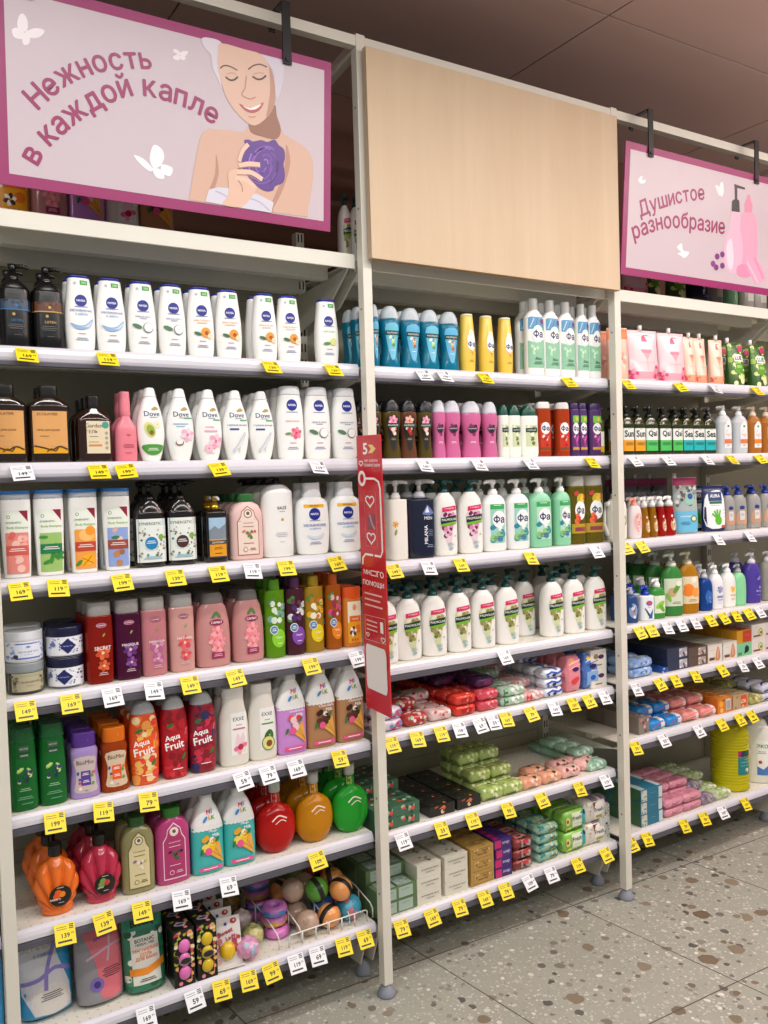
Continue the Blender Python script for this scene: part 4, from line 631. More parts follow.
kind('white_can', 'large_soap_canister', 'liquid soap', (.12, .300, .11), [(0, .9), (.03, 1), (.7, 1), (.8, .9), (.9, .6), (.94, .3)], '#e8e8e0', [('R', .1, .12, .95, .60, '#f0f2ec'), ('T', 'ЭКО', .45, .52, .4, '#1c7a5c', .05, .04), ('G', .4, .44, .3, 2, '#9aa0a0'), ('E', .3, .30, .12, '#c83c4c'), ('P', [(.1, .12), (.1, .24), (.5, .20), (.95, .28), (.95, .12)], '#4a7ac0', 0)], ([(.935, .32), (.94, .36), (.99, .36), (1, .34)], '#4a4a4c', 2), extra=handle2, n=3)

# ------------------------------------------------------------------ bars and boxes (prints on front and top)
def bar(key, w, h, d, col, front=(), top=(), wrap=True, name='wrapped_soap', cat='soap', side=None):
    K = Kind(); K.name, K.cat, K.w, K.h, K.d, K.parts = name, cat, w, h, d, []
    bm = bmesh.new()
    if wrap:
        r = []
        for i, (u, f) in enumerate([(-1, .72), (-.985, .72), (-.93, .74), (-.86, .93), (-.7, 1), (0, 1), (.7, 1), (.86, .93), (.93, .74), (.985, .72), (1, .72)]):
            zz = .12 if abs(u) > .95 else (f if abs(u) < .9 else .5); rg = []
            for k in range(20):
                a = 2*PI*(k+.5)/20; c, s_ = math.cos(a), math.sin(a)
                rg.append(bm.verts.new((u*w/2, f*d/2*math.copysign(abs(c)**.55, c), h/2+zz*h/2*math.copysign(abs(s_)**.62, s_))))
            r.append(rg)
        for a, b in zip(r, r[1:]):
            for k in range(20): bm.faces.new((a[k], a[(k+1) % 20], b[(k+1) % 20], b[k])).smooth = True
        bm.faces.new(r[0][::-1]); bm.faces.new(r[-1])
    else: add_box(bm, -w/2, -d/2, 0, w/2, d/2, h, 0, .0012)
    K.parts.append(('wrapper' if wrap else 'carton', to_mesh(bm, 'pack', mat(col, .28 if wrap else .4, coat=.3)), None))
    p = 2/.62
    def fs(x, z, off):
        z = max(.0015, min(h-.001, z))
        x = max(-w/2*.84, min(w/2*.84, x)) if wrap else x
        if wrap: t = min(.97, abs(z-h/2)/(h/2)); return Vector((x, -(d/2)*(1-t**p)**(1/3.6)-off-.0008, z))
        return Vector((x, -d/2-off, z))
    def ts(x, y, off):
        if wrap: t = min(.97, abs(y)/(d/2)); x = max(-w/2*.84, min(w/2*.84, x)); return Vector((x, y, h/2+(h/2)*(1-t**3.6)**(1/p)+off+.0008))
        return Vector((x, y, h+off))
    def ss(y, z, off): return Vector((-w/2-off, y, z))
    if front:
        A = Art(fs, .012); draw(A, front, w, h); K.parts.append(('label_print', A.mesh(), K.parts[0][0]))
    if top:
        A = Art(ts, .012); draw(A, top, w, d, -d/2); K.parts.append(('top_print', A.mesh(), K.parts[0][0]))
    if side:
        A = Art(ss, .012); draw(A, side, d, h); K.parts.append(('side_print', A.mesh(), K.parts[0][0]))
    KINDS[key] = K; return K
def blot(cols, n=12, s=.12, v0=.12, v1=.88): return [('D', -.8, v0, .8, v1, n, s, cols)]

# ------------------------------------------------------------------ placing
BAY = ['left', 'middle', 'right']; SH = ['highest', 'top', 'second', 'third', 'fourth', 'fifth', 'sixth', 'bottom']
NUM = ['', 'second', 'third', 'fourth', 'fifth', 'sixth', 'seventh', 'eighth', 'ninth', 'tenth', 'eleventh', 'twelfth']
def where(bay, si): return f'{BAY[bay]} bay {SH[si]} shelf'
def ordn(i, n):
    if n == 1: return ''
    if n == 2: return ('left one', 'right one')[i]
    if i == 0: return 'leftmost'
    if i == n-1: return 'rightmost'
    return NUM[i]+' from left'
def put(key, loc, rz, label, group):
    K = KINDS[key]; r = bpy.data.objects.new(K.name, None); COL.objects.link(r); r.empty_display_size = .02
    r.location = (loc[0], loc[1], loc[2]+.0006); r.rotation_euler = (0, 0, rz); r['label'] = label; r['category'] = K.cat; r['group'] = group
    objs = {}
    for nm, me, par in K.parts:
        o = bpy.data.objects.new(nm, me); COL.objects.link(o); o.parent = objs.get(par, r); objs[nm] = o
    return r
USED = {}; PLACED = []; BOMBS = []
def uniq(label):
    USED[label] = USED.get(label, 0)+1
    return label
def row(key, bay, si, pxs, desc, group, back=0, gap=.004, yc=None, rz=None, jit=.05, y0=None, dz=0, step=None, backfrom=None, zbase=None):
    """bottles in a row at the shelf's front edge; each may have copies queued behind it"""
    rz = (-.04, -.26, -.36)[bay]*(.3 if key in ('fa_white', 'fa_yellow', 'palm_blue', 'palm_green', 'pouch_pink', 'pouch_peach', 'pouch_lush', 'aroma_orange', 'aroma_green', 'aroma_teal', 'handle_soap', 'cream_pump', 'navy_pump') else (1.5 if key.startswith('soft') else 1)) if rz is None else rz
    K = KINDS[key]; c_, s_ = abs(math.cos(rz)), abs(math.sin(rz)); ew = math.hypot(K.w*c_, K.d*s_)*1.02; ed = math.hypot(K.w*s_, K.d*c_)*(1.04 if s_ > .1 else 1); gap = gap+(.006 if any(p[0] == 'spout' for p in K.parts) else 0)+(.004 if s_ > .1 else 0); z = Z[bay][si]+dz; y = yc if yc is not None else (y0 or FRONT)+ed/2; n = len(pxs); out = []
    for i, px in enumerate(pxs):
        x = min(max(x_at(px, y, z+K.h/2), bay-.012+ew/2), bay+.988-ew/2); o = ordn(i, n)
        lab = f'{desc}, {o+", " if o else ""}{where(bay, si)}'
        out.append(put(key, (x, y, z), rz+random.uniform(-jit, jit), uniq(lab), f'{group} on {where(bay, si)}')); PLACED.append([out[-1], bay, si, x, y, ew, ed])
        nb = back[i] if isinstance(back, (list, tuple)) else back
        for k in range(1, nb+1):
            q = 'behind' if k == 1 else ('third back' if k == 2 else 'fourth back')
            oo = f'{q} {o}' if o and k == 1 else (f'{q}, {o}' if o else f'{q}')
            if k == 1 and not o: oo = 'row behind'
            lab = f'{desc}, {oo}, {where(bay, si)}'
            yb = y+k*(ed+gap+(step or 0))
            if yb+ed/2 > .405: break
            o_ = put(key, (x+random.uniform(-.0015, .0015), yb, z), rz+random.uniform(-jit, jit), uniq(lab), f'{group} on {where(bay, si)}'); PLACED.append([o_, bay, si, x, yb, ew, ed])
    return out
LAY = {1: ['single'], 2: ['lower', 'upper'], 3: ['lower', 'middle', 'top'], 4: ['lowest', 'second', 'third', 'top'], 5: ['lowest', 'second', 'third', 'fourth', 'top']}
ROWW = ['front', 'second', 'third', 'fourth', 'fifth', 'sixth']
def stack(key, bay, si, cols, n, rows, desc, group, y0=.060, jit=.03, gap=.003, drop=0, rz=0, heights=None):
    """columns of packs: cols = px of each column's middle at its foot; n layers; rows deep"""
    K = KINDS[key]; z = Z[bay][si]; nc = len(cols)
    for i, px in enumerate(cols):
        x = min(max(x_at(px, y0+K.d/2, z+K.h/2), bay-.010+K.w/2), bay+.958-K.w/2)
        for r in range(rows):
            nn = heights[r] if heights else max(1, n-(drop if r == rows-1 else 0))
            for l in range(nn):
                cw = ordn(i, nc).replace(' from left', ' column').replace(' one', ' column') if nc > 1 else ''
                if cw in ('leftmost', 'rightmost'): cw += ' column'
                ly = LAY[nn][l]; bits = [b for b in ((ly+' layer') if nn > 1 else '', cw, (ROWW[r]+' row') if rows > 1 else '') if b]
                lab = f'{desc}, {", ".join(bits)+", " if bits else ""}{where(bay, si)}'
                jj = random.uniform(-jit, jit)
                put(key, (x+random.uniform(-.001, .001), y0+K.d/2+r*(K.d+gap), z+l*(K.h+.0004)), rz+jj, uniq(lab), f'{group} on {where(bay, si)}')

# ------------------------------------------------------------------ room
def structure(name, me):
    o = new_obj(name, me); o['kind'] = 'structure'; return o
WALL_Y = .86; CEIL_Z = 3.0
bm = bmesh.new(); add_box(bm, -4, -5, -.05, 7, WALL_Y, 0); structure('floor', to_mesh(bm, 'floor', M_FLOOR))
bm = bmesh.new(); add_box(bm, -4, WALL_Y, 0, 7, WALL_Y+.08, CEIL_Z+.02); structure('wall_back', to_mesh(bm, 'wall_back', M_WALL))
bm = bmesh.new()
xs = [-4]+[1.905+1.245*k for k in range(-4, 5)]+[7.2]; ys = [-5]+[-.06+1.245*k for k in range(-3, 1)]+[WALL_Y]
for a, b in zip(xs, xs[1:]):
    for c, d in zip(ys, ys[1:]): add_box(bm, a+.003, c+.003, CEIL_Z, b-.003, d-.003, CEIL_Z+.012)
add_box(bm, -4, -5, CEIL_Z+.010, 7.2, WALL_Y, CEIL_Z+.05, 1)
structure('ceiling', to_mesh(bm, 'ceiling', [M_CEIL, mat('#5a4a3e', .9)]))

# ------------------------------------------------------------------ shelving
def thing(name, loc, label, cat, group=None):
    o = bpy.data.objects.new(name, None); COL.objects.link(o); o.location = loc; o.empty_display_size = .05
    o['label'] = label; o['category'] = cat
    if group: o['group'] = group
    return o
def prism_x(bm, yz, x0, x1, mi=0):
    a = [bm.verts.new((x0, y, z)) for y, z in yz]; b = [bm.verts.new((x1, y, z)) for y, z in yz]; n = len(yz)
    for f in ([a[::-1], b]+[[a[i], a[(i+1) % n], b[(i+1) % n], b[i]] for i in range(n)]):
        bm.faces.new(f).material_index = mi
def part(name, bm, m, parent, smooth=False): return new_obj(name, to_mesh(bm, name, m, smooth), parent)
BACK = .44
def upright_bm(x):
    bm = bmesh.new(); add_box(bm, x-.014, BACK-.03, .02, x+.014, BACK, 2.30)
    for i in range(44):
        z = .12+i*.05
        for dx in (-.006, .006): add_box(bm, x+dx-.0022, BACK-.0312, z, x+dx+.0022, BACK-.0298, z+.026, 1)
    return bm
def dome(r, h, x, y, z=0):
    bm = bmesh.new(); tube(bm, [(x, y, z), (x, y, z+.006), (x, y, z+h*.45), (x, y, z+h*.8), (x, y, z+h)], [r, r*1.02, r*.86, r*.55, r*.3], 20); return bm
WORDS = ['left', 'middle', 'right']
for b in range(-1, 4):
    root = thing('shelving_unit', (max(b, -1)+.485, .25, 0), f'cream metal shelving unit with eight shelves, {WORDS[b]} bay' if 0 <= b < 3 else f'cream shelving unit cut off at the {"left" if b < 0 else "right"} edge of the picture', 'shelving unit')
    P_ = lambda n, bm, m, parent=None, smooth=False: (lambda o: (setattr(o, 'location', -Vector(root.location)) if not parent else None, o)[1])(part(n, bm, m, parent or root, smooth))
    x0, x1 = b+.0005, b+.9705
    if b < 0: x0 = -.55
    if b == 3: x1 = 3.75
    bm = bmesh.new(); add_box(bm, x0, BACK, .12, x1, BACK+.008, 2.14)
    for i in range(1, 6): add_box(bm, x0+.01, BACK-.0015, .12+i*.39, x1-.01, BACK, .122+i*.39, 1)
    P_('back_panel', bm, [M_BACK, mat('#8f8d82', .6)])
    for x in ([b-.015, 3.74] if b == 3 else [b-.015 if b >= 0 else -.565]): P_('upright', upright_bm(x), [M_PAINT, M_BLACK])
    zz = Z[min(2, max(b, 0))]
    for i, z in enumerate(zz):
        bm = bmesh.new(); add_box(bm, x0, .050, z-.004, x1, BACK-.001, z); add_box(bm, x0, .050, z-.030, x1, .054, z-.004); add_box(bm, x0, .054, z-.030, x1, .075, z-.026)
        if i == 0:
            add_box(bm, x0, .042, z-.040, x1, .0505, z+.001, 0, .002); add_box(bm, x0+.03, .15, z-.050, x1-.03, .185, z-.004); add_box(bm, x0+.05, .30, z-.060, x1-.05, .335, z-.004)
        else: add_box(bm, x0+.02, .20, z-.028, x1-.02, .23, z-.004)
        sh = P_('shelf', bm, [M_SHELF])
        for sx in (x0+.002, x1-.006):
            bm = bmesh.new(); prism_x(bm, [(.07, z-.030), (BACK-.03, z-.030 if i else z-.05), (BACK-.03, z-.085 if i else z-.17), (.20, z-.058 if i else z-.12)], sx, sx+.004)
            P_('bracket', bm, M_PAINT, sh).location = (0, 0, 0)
        if i:
            bm = bmesh.new()
            prism_x(bm, [(.0495, .001), (.046, .0), (.0405, -.007), (.038, -.016), (.0385, -.026), (.042, -.0335), (.0495, -.0335)], x0, x1)
            rb = -.0285 if i >= 4 else -.0335
            for v in bm.verts: v.co.z = z+(v.co.z if v.co.z > -.03 else rb); v.co.z = max(v.co.z, z+rb)
            for f in bm.faces: f.smooth = False
            rl = P_('price_rail', bm, M_RAIL, sh); rl.location = (0, 0, 0)
            bm = bmesh.new(); add_box(bm, x0, .037, z-.0455, x1, .0495, z+rb-.0005, 0, .002); r2 = P_('rail_edge', bm, M_RAILD, sh); r2.location = (0, 0, 0)
    for sx in (x0+.004, x1-.008):
        z = zz[7]; bm = bmesh.new(); prism_x(bm, [(.075, z-.031), (BACK-.03, z-.031), (BACK-.03, .04), (.17, .04), (.125, .045)], sx, sx+.004)
        P_('base_leg', bm, M_PAINT)
    P_('leveling_foot', dome(.024, .045, b-.0145, .150), M_GREYF, smooth=True)
fr = thing('portal_frame', (1.5, .015, 0), 'cream square-tube frame of posts and top rail standing before the shelves', 'frame')
def FP(n, bm, m, parent=None, smooth=False):
    o = part(n, bm, m, parent or fr, smooth)
    if not parent: o.location = (-1.5, -.015, 0)
    return o
for i in range(4):
    bm = bmesh.new(); add_box(bm, i-.029, 0, .036, i, .030, 2.742, 0, .0015)
    for k in range(9): add_box(bm, i-.0295, .012, .3+k*.28, i-.0288, .018, .306+k*.28, 1)
    p = FP('post', bm, [M_PAINT, mat('#77756c', .5)]); FP('post_foot', dome(.027, .036, i-.0145, .015), M_GREYF, p, True)
    bm = bmesh.new(); prism_x(bm, [(.03, 2.735), (.03, 2.70), (WALL_Y-.001, 2.60), (WALL_Y-.001, 2.635)], i-.026, i-.003); FP('brace', bm, M_PAINT)
for i in range(3):
    bm = bmesh.new(); add_box(bm, i+.0005, .001, 2.708, i+.9705, .029, 2.737, 0, .001); FP('top_rail', bm, M_PAINT)

# ------------------------------------------------------------------ wooden panel
t = thing('wood_panel', (1.475, -.02, 2.118), 'light maple wood panel covering the top of the middle bay', 'panel')
bm = bmesh.new(); add_box(bm, .9835-1.475, -.010, 0, 1.967-1.475, .0085, .580, 0, .0008); part('board', bm, M_WOOD, t)
bm = bmesh.new(); add_box(bm, .9835-1.475, -.0104, -.0012, 1.967-1.475, .0087, -.0002); part('edge_band', bm, mat('#a58463', .6), t)

# ------------------------------------------------------------------ signs
SP0 = Vector((0, -.015, 2.178)); SV = Vector((0, -.035, .437)).normalized(); SN = Vector((0, -.437, -.035)).normalized()
def sign_uv(px, py):
    d = ray(px, py); tt = (SP0-CP).dot(SN)/d.dot(SN); p = CP+d*tt; return (p.x, (p-SP0).dot(SV))
def sign(x0, x1, label, arts, hooks):
    H_ = .4385; root = thing('hanging_sign', (x0, -.015, 2.178), label, 'sign', 'pink advertising signs under the top rail'); inv = -Vector(root.location)
    bm = bmesh.new(); c = [SP0+Vector((x, 0, 0))+SV*v for x, v in ((x0, 0), (x1, 0), (x1, H_), (x0, H_))]
    a = [bm.verts.new(p) for p in c]; bb = [bm.verts.new(p-SN*.005) for p in c]
    for f in [a, bb[::-1]]+[[a[i], bb[i], bb[(i+1) % 4], a[(i+1) % 4]] for i in range(4)]: bm.faces.new(f)
    bmesh.ops.recalc_face_normals(bm, faces=bm.faces); part('board', bm, mat('#962263', .38), root).location = inv
    A = Art(lambda x, v, off: SP0+Vector((x, 0, 0))+SV*v+SN*(off*.5), .03)
    A.poly([(x0+.023, .025), (x1-.021, .025), (x1-.021, H_-.024), (x0+.023, H_-.024)], '#c8b8c0')
    arts(A); me = A.mesh(); part_ = new_obj('sign_print', me, root); part_.location = inv
    for hx in hooks:
        bm = bmesh.new(); add_box(bm, hx-.012, -.0545, 2.580, hx+.012, -.0505, 2.741, 0); add_box(bm, hx-.009, -.0505, 2.7385, hx+.009, .036, 2.7425, 0); add_box(bm, hx-.009, .031, 2.70, hx+.009, .035, 2.7385, 0)
        tube(bm, [(hx, -.0545, 2.592), (hx, -.058, 2.592)], .006, 10)
        part('hook', bm, M_BLACK, root).location = inv
def curve_text(A, st, pts, col, bold=.036):
    """letters set along a curve of (u, v) points, scaled to fill it"""
    P = catmull(pts, 12); L = [0]
    for a, b in zip(P, P[1:]): L.append(L[-1]+math.hypot(b[0]-a[0], b[1]-a[1]))
    adv = []; x = 0
    for ch in st:
        if ch == ' ': adv.append((ch, x, .27)); x += .27; continue
        g = text_polys(ch, bold); wd = g[3]-g[2]; adv.append((ch, x, wd)); x += wd+.10
    sc = L[-1]/(x-.10)
    def at(s):
        for i in range(len(L)-1):
            if s <= L[i+1] or i == len(L)-2:
                t = (s-L[i])/max(1e-9, L[i+1]-L[i]); a, b = P[i], P[i+1]; return (a[0]+(b[0]-a[0])*t, a[1]+(b[1]-a[1])*t, math.atan2(b[1]-a[1], b[0]-a[0]))
    for ch, x, wd in adv:
        if ch == ' ': continue
        vs, fs, gx0, gx1, gy0, gy1 = text_polys(ch, bold); cx, cz, _ = at((x+wd/2)*sc)
        a1, a2 = at(max(0, x*sc)), at(min(L[-1], (x+wd)*sc)); an = math.atan2(a2[1]-a1[1], a2[0]-a1[0]); ca, sa = math.cos(an), math.sin(an); A.inc = .35
        for ex, ey in thick(bold):
            pts_ = []
            for gx, gy in vs:
                p, q = (gx+ex-(gx0+gx1)/2)*sc, (gy+ey)*sc; pts_.append((cx+p*ca-q*sa, cz+p*sa+q*ca))
            A.put(pts_, fs, col)
        A.inc = 1; A.layer -= 1.4
def tr(ox, oy, s): return lambda L: [sign_uv(ox+x/s, oy+y/s) for x, y in L]
def butterfly(A, T, polys, col='#efe6ea'):
    for p in polys: A.poly(T(p), col, 4)
def lady_sign(A):
    c = '#961f5c'; T0 = tr(0, 0, 4.267); T2 = tr(180, 20, 4.267); T3 = tr(180, 130, 4.267); T4 = tr(0, 120, 4.267)
    butterfly(A, T0, [[(75, 115), (80, 70), (98, 58), (118, 90), (112, 135)], [(50, 128), (75, 118), (105, 140), (95, 165), (62, 160)], [(105, 140), (150, 120), (190, 132), (165, 160), (120, 160)], [(95, 150), (125, 150), (125, 185), (100, 190)]])
    butterfly(A, tr(168, 44, 8), [[(40, 60), (55, 40), (90, 60), (95, 90)], [(95, 90), (110, 60), (160, 60), (140, 95)], [(40, 100), (80, 85), (95, 100), (90, 130), (50, 125)], [(95, 100), (130, 95), (140, 120), (110, 130)]], '#e9dfe4')
    butterfly(A, T4, [[(570, 150), (610, 165), (650, 205), (640, 220), (600, 190)], [(655, 107), (690, 125), (700, 160), (685, 195), (655, 205), (638, 165)], [(690, 190), (735, 205), (725, 240), (690, 225)], [(650, 205), (690, 215), (700, 250), (665, 245)]], '#f4eff2')
    curve_text(A, 'Нежность', [sign_uv(*p) for p in [(38.5, 110), (57, 93), (71, 83.5), (88, 76), (103, 71.5), (117, 69.6), (133, 68.6), (152, 69)]], c)
    curve_text(A, 'в каждой капле', [sign_uv(*p) for p in [(38, 166), (46, 151), (58, 139), (72, 127), (88, 115), (106, 105), (121, 98.5), (136, 95.5), (152, 97), (167, 101), (181, 106), (196, 113), (214, 125)]], c)
    sk, sh_, dk = '#d3ab97', '#b98a76', '#956652'
    A.poly(T2([(90, 82), (120, 76), (178, 100), (170, 180), (176, 290), (160, 250), (138, 205), (132, 150), (104, 120)]), '#d6cdd8', 4)
    A.poly(T2([(335, 148), (432, 176), (442, 230), (432, 290), (414, 335), (398, 290), (400, 240), (378, 190)]), '#cfc6d3', 4)
    A.poly(T3([(38, 298), (52, 210), (68, 115), (84, 42), (100, 8), (125, -6), (200, 2), (270, 10), (300, -20), (420, -20), (445, 20), (500, 52), (545, 85), (565, 130), (568, 200), (558, 270), (545, 340), (545, 372), (180, 322)]), sk, 0)
    A.poly(T3([(300, 10), (290, -35), (280, -60), (330, -50), (400, -110), (412, -60), (430, 0), (410, 40), (350, 30)]), dk, 3)
    A.poly(T3([(152, 100), (164, 190), (128, 292), (118, 270), (148, 190)]), sh_, 3)
    A.poly(T3([(452, 60), (470, 140), (440, 250), (400, 330), (392, 352), (378, 340), (420, 240), (446, 150)]), sh_, 3)
    A.poly(T2([(172, 100), (270, 125), (345, 148), (380, 200), (401, 260), (406, 330), (396, 380), (366, 420), (322, 450), (282, 436), (232, 386), (196, 330), (174, 262), (160, 190), (162, 140)]), '#dab4a0', 3)
    A.poly(T2([(380, 200), (401, 260), (406, 330), (396, 380), (366, 420), (376, 360), (384, 290)]), sh_, 3)
    for L_, w_ in (([(170, 208), (186, 196), (212, 199), (244, 216)], .0022), ([(290, 212), (312, 196), (340, 190), (370, 202)], .0022)): A.line(T2(L_), w_*1.5, '#5a3a30', 5)
    for L_ in ([(193, 244), (212, 257), (230, 256), (246, 243)], [(308, 242), (330, 254), (350, 251), (366, 238)]): A.line(T2(L_), .0045, '#4a3230', 5)
    for L_ in ([(200, 232), (220, 226), (240, 234)], [(312, 232), (338, 226), (358, 230)]): A.line(T2(L_), .003, '#c99a84', 5)
    A.line(T2([(282, 240), (276, 290), (262, 318), (280, 332), (300, 338), (322, 330)]), .003, '#b98470', 5)
    A.poly(T2([(250, 358), (270, 366), (300, 374), (330, 366), (356, 352), (340, 384), (310, 398), (278, 388)]), '#b5564f', 3)
    A.poly(T2([(266, 366), (300, 376), (345, 360), (325, 380), (295, 384)]), '#f4eeea', 3)
    A.line(T2([(290, 412), (306, 416), (322, 412)]), .003, '#c4937c', 4)
    A.poly(T3([(122, 255), (160, 245), (200, 248), (260, 272), (325, 272), (398, 310), (388, 354), (180, 320), (106, 306)]), '#d4d0de', 0)
    A.line(T3([(150, 262), (190, 280), (240, 320)]), .004, '#b9b4c8', 4); A.line(T3([(290, 290), (340, 310), (380, 345)]), .004, '#b9b4c8', 4)
    A.poly(T3([(272, 46), (292, 42), (310, 50), (345, 44), (372, 52), (402, 42), (420, 66), (442, 84), (446, 120), (440, 150), (446, 190), (438, 225), (405, 240), (395, 258), (368, 262), (335, 246), (305, 215), (280, 190), (262, 150), (268, 100), (282, 70)]), '#5f3a8c', 3)
    rr = random.Random(5)
    for i in range(16):
        a = rr.uniform(0, 6.28); r0 = rr.uniform(15, 70); cx, cy = 355, 150; L_ = [(cx+r0*math.cos(a+k*.35)*1.0, cy+(r0+k*5)*math.sin(a+k*.35)*1.05) for k in range(5)]
        A.line(T3(L_), .0035, rr.choice(['#8a5fb8', '#7a4fa8', '#4a2a74', '#9a74c8']), 4); A.layer -= 1
    A.poly(T3([(205, 182), (245, 168), (285, 195), (312, 238), (328, 246), (300, 292), (258, 330), (180, 318), (202, 285), (206, 235)]), '#e0b8a2', 3)
    for L_, w_ in (([(250, 155), (290, 146), (340, 150)], .012), ([(240, 182), (300, 182), (350, 212)], .012), ([(235, 205), (280, 215), (318, 245)], .011), ([(290, 62), (266, 90), (250, 135)], .010)):
        A.line(T3(L_), w_, '#e6c2ae', 5); A.layer -= 0
    for L_ in ([(245, 165), (290, 158), (335, 160)], [(240, 192), (290, 196), (340, 222)], [(246, 216), (262, 240), (264, 265)]): A.line(T3(L_), .0025, '#b07c66', 4)
sign(.030, .862, 'pink-bordered sign with smiling woman in towel holding purple puff', lady_sign, (.10, x_at(286.3, -.052, 2.66)))
def bottle_sign(A):
    c = '#961f5c'; T = tr(610, 130, 4.861)
    butterfly(A, T, [[(138, 240), (155, 222), (158, 245), (172, 240), (168, 258), (145, 258)]], '#efe6ea')
    butterfly(A, T, [[(512, 270), (530, 275), (540, 300), (530, 320)], [(535, 262), (548, 255), (552, 300), (542, 325), (532, 300)]], '#efe6ea')
    butterfly(A, T, [[(325, 570), (348, 552), (355, 585), (385, 595), (362, 622), (345, 612), (328, 600), (345, 592)]], '#f4eff2')
    curve_text(A, 'Душистое', [sign_uv(*p) for p in [(640.5, 217), (654, 211), (667, 206.5), (682, 202.5), (693, 200.5), (704.5, 199.5)]], c)
    curve_text(A, 'разнообразие', [sign_uv(*p) for p in [(634, 239.5), (647, 234), (663, 229), (680, 227.8), (695, 229.5), (710, 232), (724.5, 234)]], c)
    A.poly(T([(640, 410), (655, 400), (695, 405), (712, 440), (718, 560), (712, 640), (690, 680), (650, 690), (635, 600), (632, 480)]), '#e8a2bd', 3)
    A.poly(T([(652, 360), (660, 345), (670, 312), (682, 318), (684, 345), (692, 362), (690, 402), (654, 400)]), '#d98aa8', 0)
    A.poly(T([(590, 400), (628, 402), (632, 480), (645, 560), (640, 640), (618, 694), (575, 692), (555, 640), (554, 550), (580, 480)]), '#f0b4cb', 3)
    A.poly(T([(566, 560), (590, 530), (600, 620), (590, 680), (570, 650)]), '#f7d5e2', 3)
    A.poly(T([(590, 395), (592, 345), (606, 336), (604, 268), (602, 262), (655, 280), (656, 290), (618, 282), (618, 336), (628, 345), (630, 400)]), '#1c1a1e', 0)
    A.poly(T([(615, 670), (640, 652), (685, 665), (690, 700), (660, 720), (620, 705)]), '#e58fb0', 3)
    A.poly(T([(655, 625), (690, 608), (735, 660), (755, 720), (715, 750), (680, 700)]), '#eba4c0', 3)
    A.line(T([(665, 640), (720, 745)]), .006, '#f4c8d8'); A.line(T([(700, 620), (745, 725)]), .006, '#d880a4')
    for cx, cy in ((500, 650), (520, 615), (545, 605), (545, 660), (515, 668)): A.ell(*T([(cx, cy)])[0], .013, .011, random.Random(cx).choice(['#7a2f7c', '#8a3f8c', '#6a2470']))
    A.ell(*T([(540, 640)])[0], .005, .005, '#e8b0c8')
sign(1.987, 2.832, 'pink-bordered sign with pink pump bottles and purple flower', bottle_sign, (x_at(650.5, -.052, 2.66), x_at(756.5, -.052, 2.66)))

# ------------------------------------------------------------------ red aisle flag on the post
c = [hit(366.4, 706, -.004), hit(391.3, 718.4, -.10), hit(380, 434.4, -.10), hit(356.2, 436, -.004)]
for i in (0, 3): c[i] = hit(*((366.4, 706), 0, 0, (356.2, 436))[i], -.004)
t = thing('red_flag_sign', tuple(c[0]), 'tall narrow red sign fixed to the post between left and middle bays', 'sign'); inv = -c[0]
ex = ((c[1]-c[0])+(c[2]-c[3]))/2; LX = ex.length; LZ = ((c[3]-c[0]).length+(c[2]-c[1]).length)/2
def flag_pt(x, v):
    a = x/LX; b = v/LZ; return (c[0]*(1-a)+c[1]*a)*(1-b)+(c[3]*(1-a)+c[2]*a)*b
FN = (c[3]-c[0]).cross(c[1]-c[0]).normalized()
if FN.dot(CP-c[0]) < 0: FN = -FN
bm = bmesh.new(); a = [bm.verts.new(p) for p in c]; bb = [bm.verts.new(p-FN*.004) for p in c]
for f in [a, bb[::-1]]+[[a[i], bb[i], bb[(i+1) % 4], a[(i+1) % 4]] for i in range(4)]: bm.faces.new(f)
bmesh.ops.recalc_face_normals(bm, faces=bm.faces); part('board', bm, mat('#c4202c', .25, coat=.5), t).location = inv
A = Art(lambda x, v, off: flag_pt(x, v)+FN*(off*.4), .02)
rw = '#f2e9e6'; u = lambda f: f*LX; v = lambda f: f*LZ
A.text('5', u(.36), v(.952), u(.17), rw, bold=.05); A.poly([(u(.48), v(.966)), (u(.66), v(.966)), (u(.80), v(.951)), (u(.66), v(.936)), (u(.48), v(.936)), (u(.60), v(.951))], '#e8c87a')
A.text('лет рядом', u(.58), v(.908), u(.55), rw); A.text('помогаем', u(.62), v(.893), u(.66), rw)
def heart(cx, cz, s, wd=.004):
    L_ = [(cx+s*(16*math.sin(k/24*2*PI)**3)/16, cz+s*(13*math.cos(k/24*2*PI)-5*math.cos(k/12*2*PI)-2*math.cos(k/8*2*PI)-math.cos(k/6*2*PI))/16) for k in range(25)]
    A.line(L_, wd, rw)
heart(u(.16), v(.90), .008, .0025)
A.line([(u(.2), v(.845)), (u(.7), v(.845)), (u(.86), v(.835)), (u(.92), v(.81)), (u(.92), v(.59)), (u(.84), v(.57)), (u(.22), v(.57)), (u(.1), v(.555)), (u(.08), v(.53))], .006, rw)
A.ell(u(.18), v(.845), .016, .022, rw); A.ell(u(.18), v(.845), .008, .013, '#c4202c')
A.line([(u(.26), v(.60)), (u(.72), v(.60)), (u(.72), v(.80)), (u(.26), v(.80)), (u(.26), v(.60))], .0015, '#d86a6c')
heart(u(.48), v(.765), .017); heart(u(.48), v(.632), .017)
A.poly([(u(.34), v(.66)), (u(.66), v(.67)), (u(.66), v(.72)), (u(.34), v(.71))], '#8a4450'); A.line([(u(.45), v(.715)), (u(.55), v(.68)), (u(.65), v(.665))], .004, '#c8b0c0')
A.text('МН', u(.25), v(.505), u(.26), rw, bold=.04); A.text('ГО', u(.80), v(.505), u(.26), rw, bold=.04)
A.line([(u(.42), v(.497)), (u(.64), v(.497)), (u(.64), v(.513)), (u(.42), v(.513)), (u(.42), v(.497))], .003, rw); A.text('ПОМОЩИ', u(.5), v(.465), u(.86), rw, bold=.04)
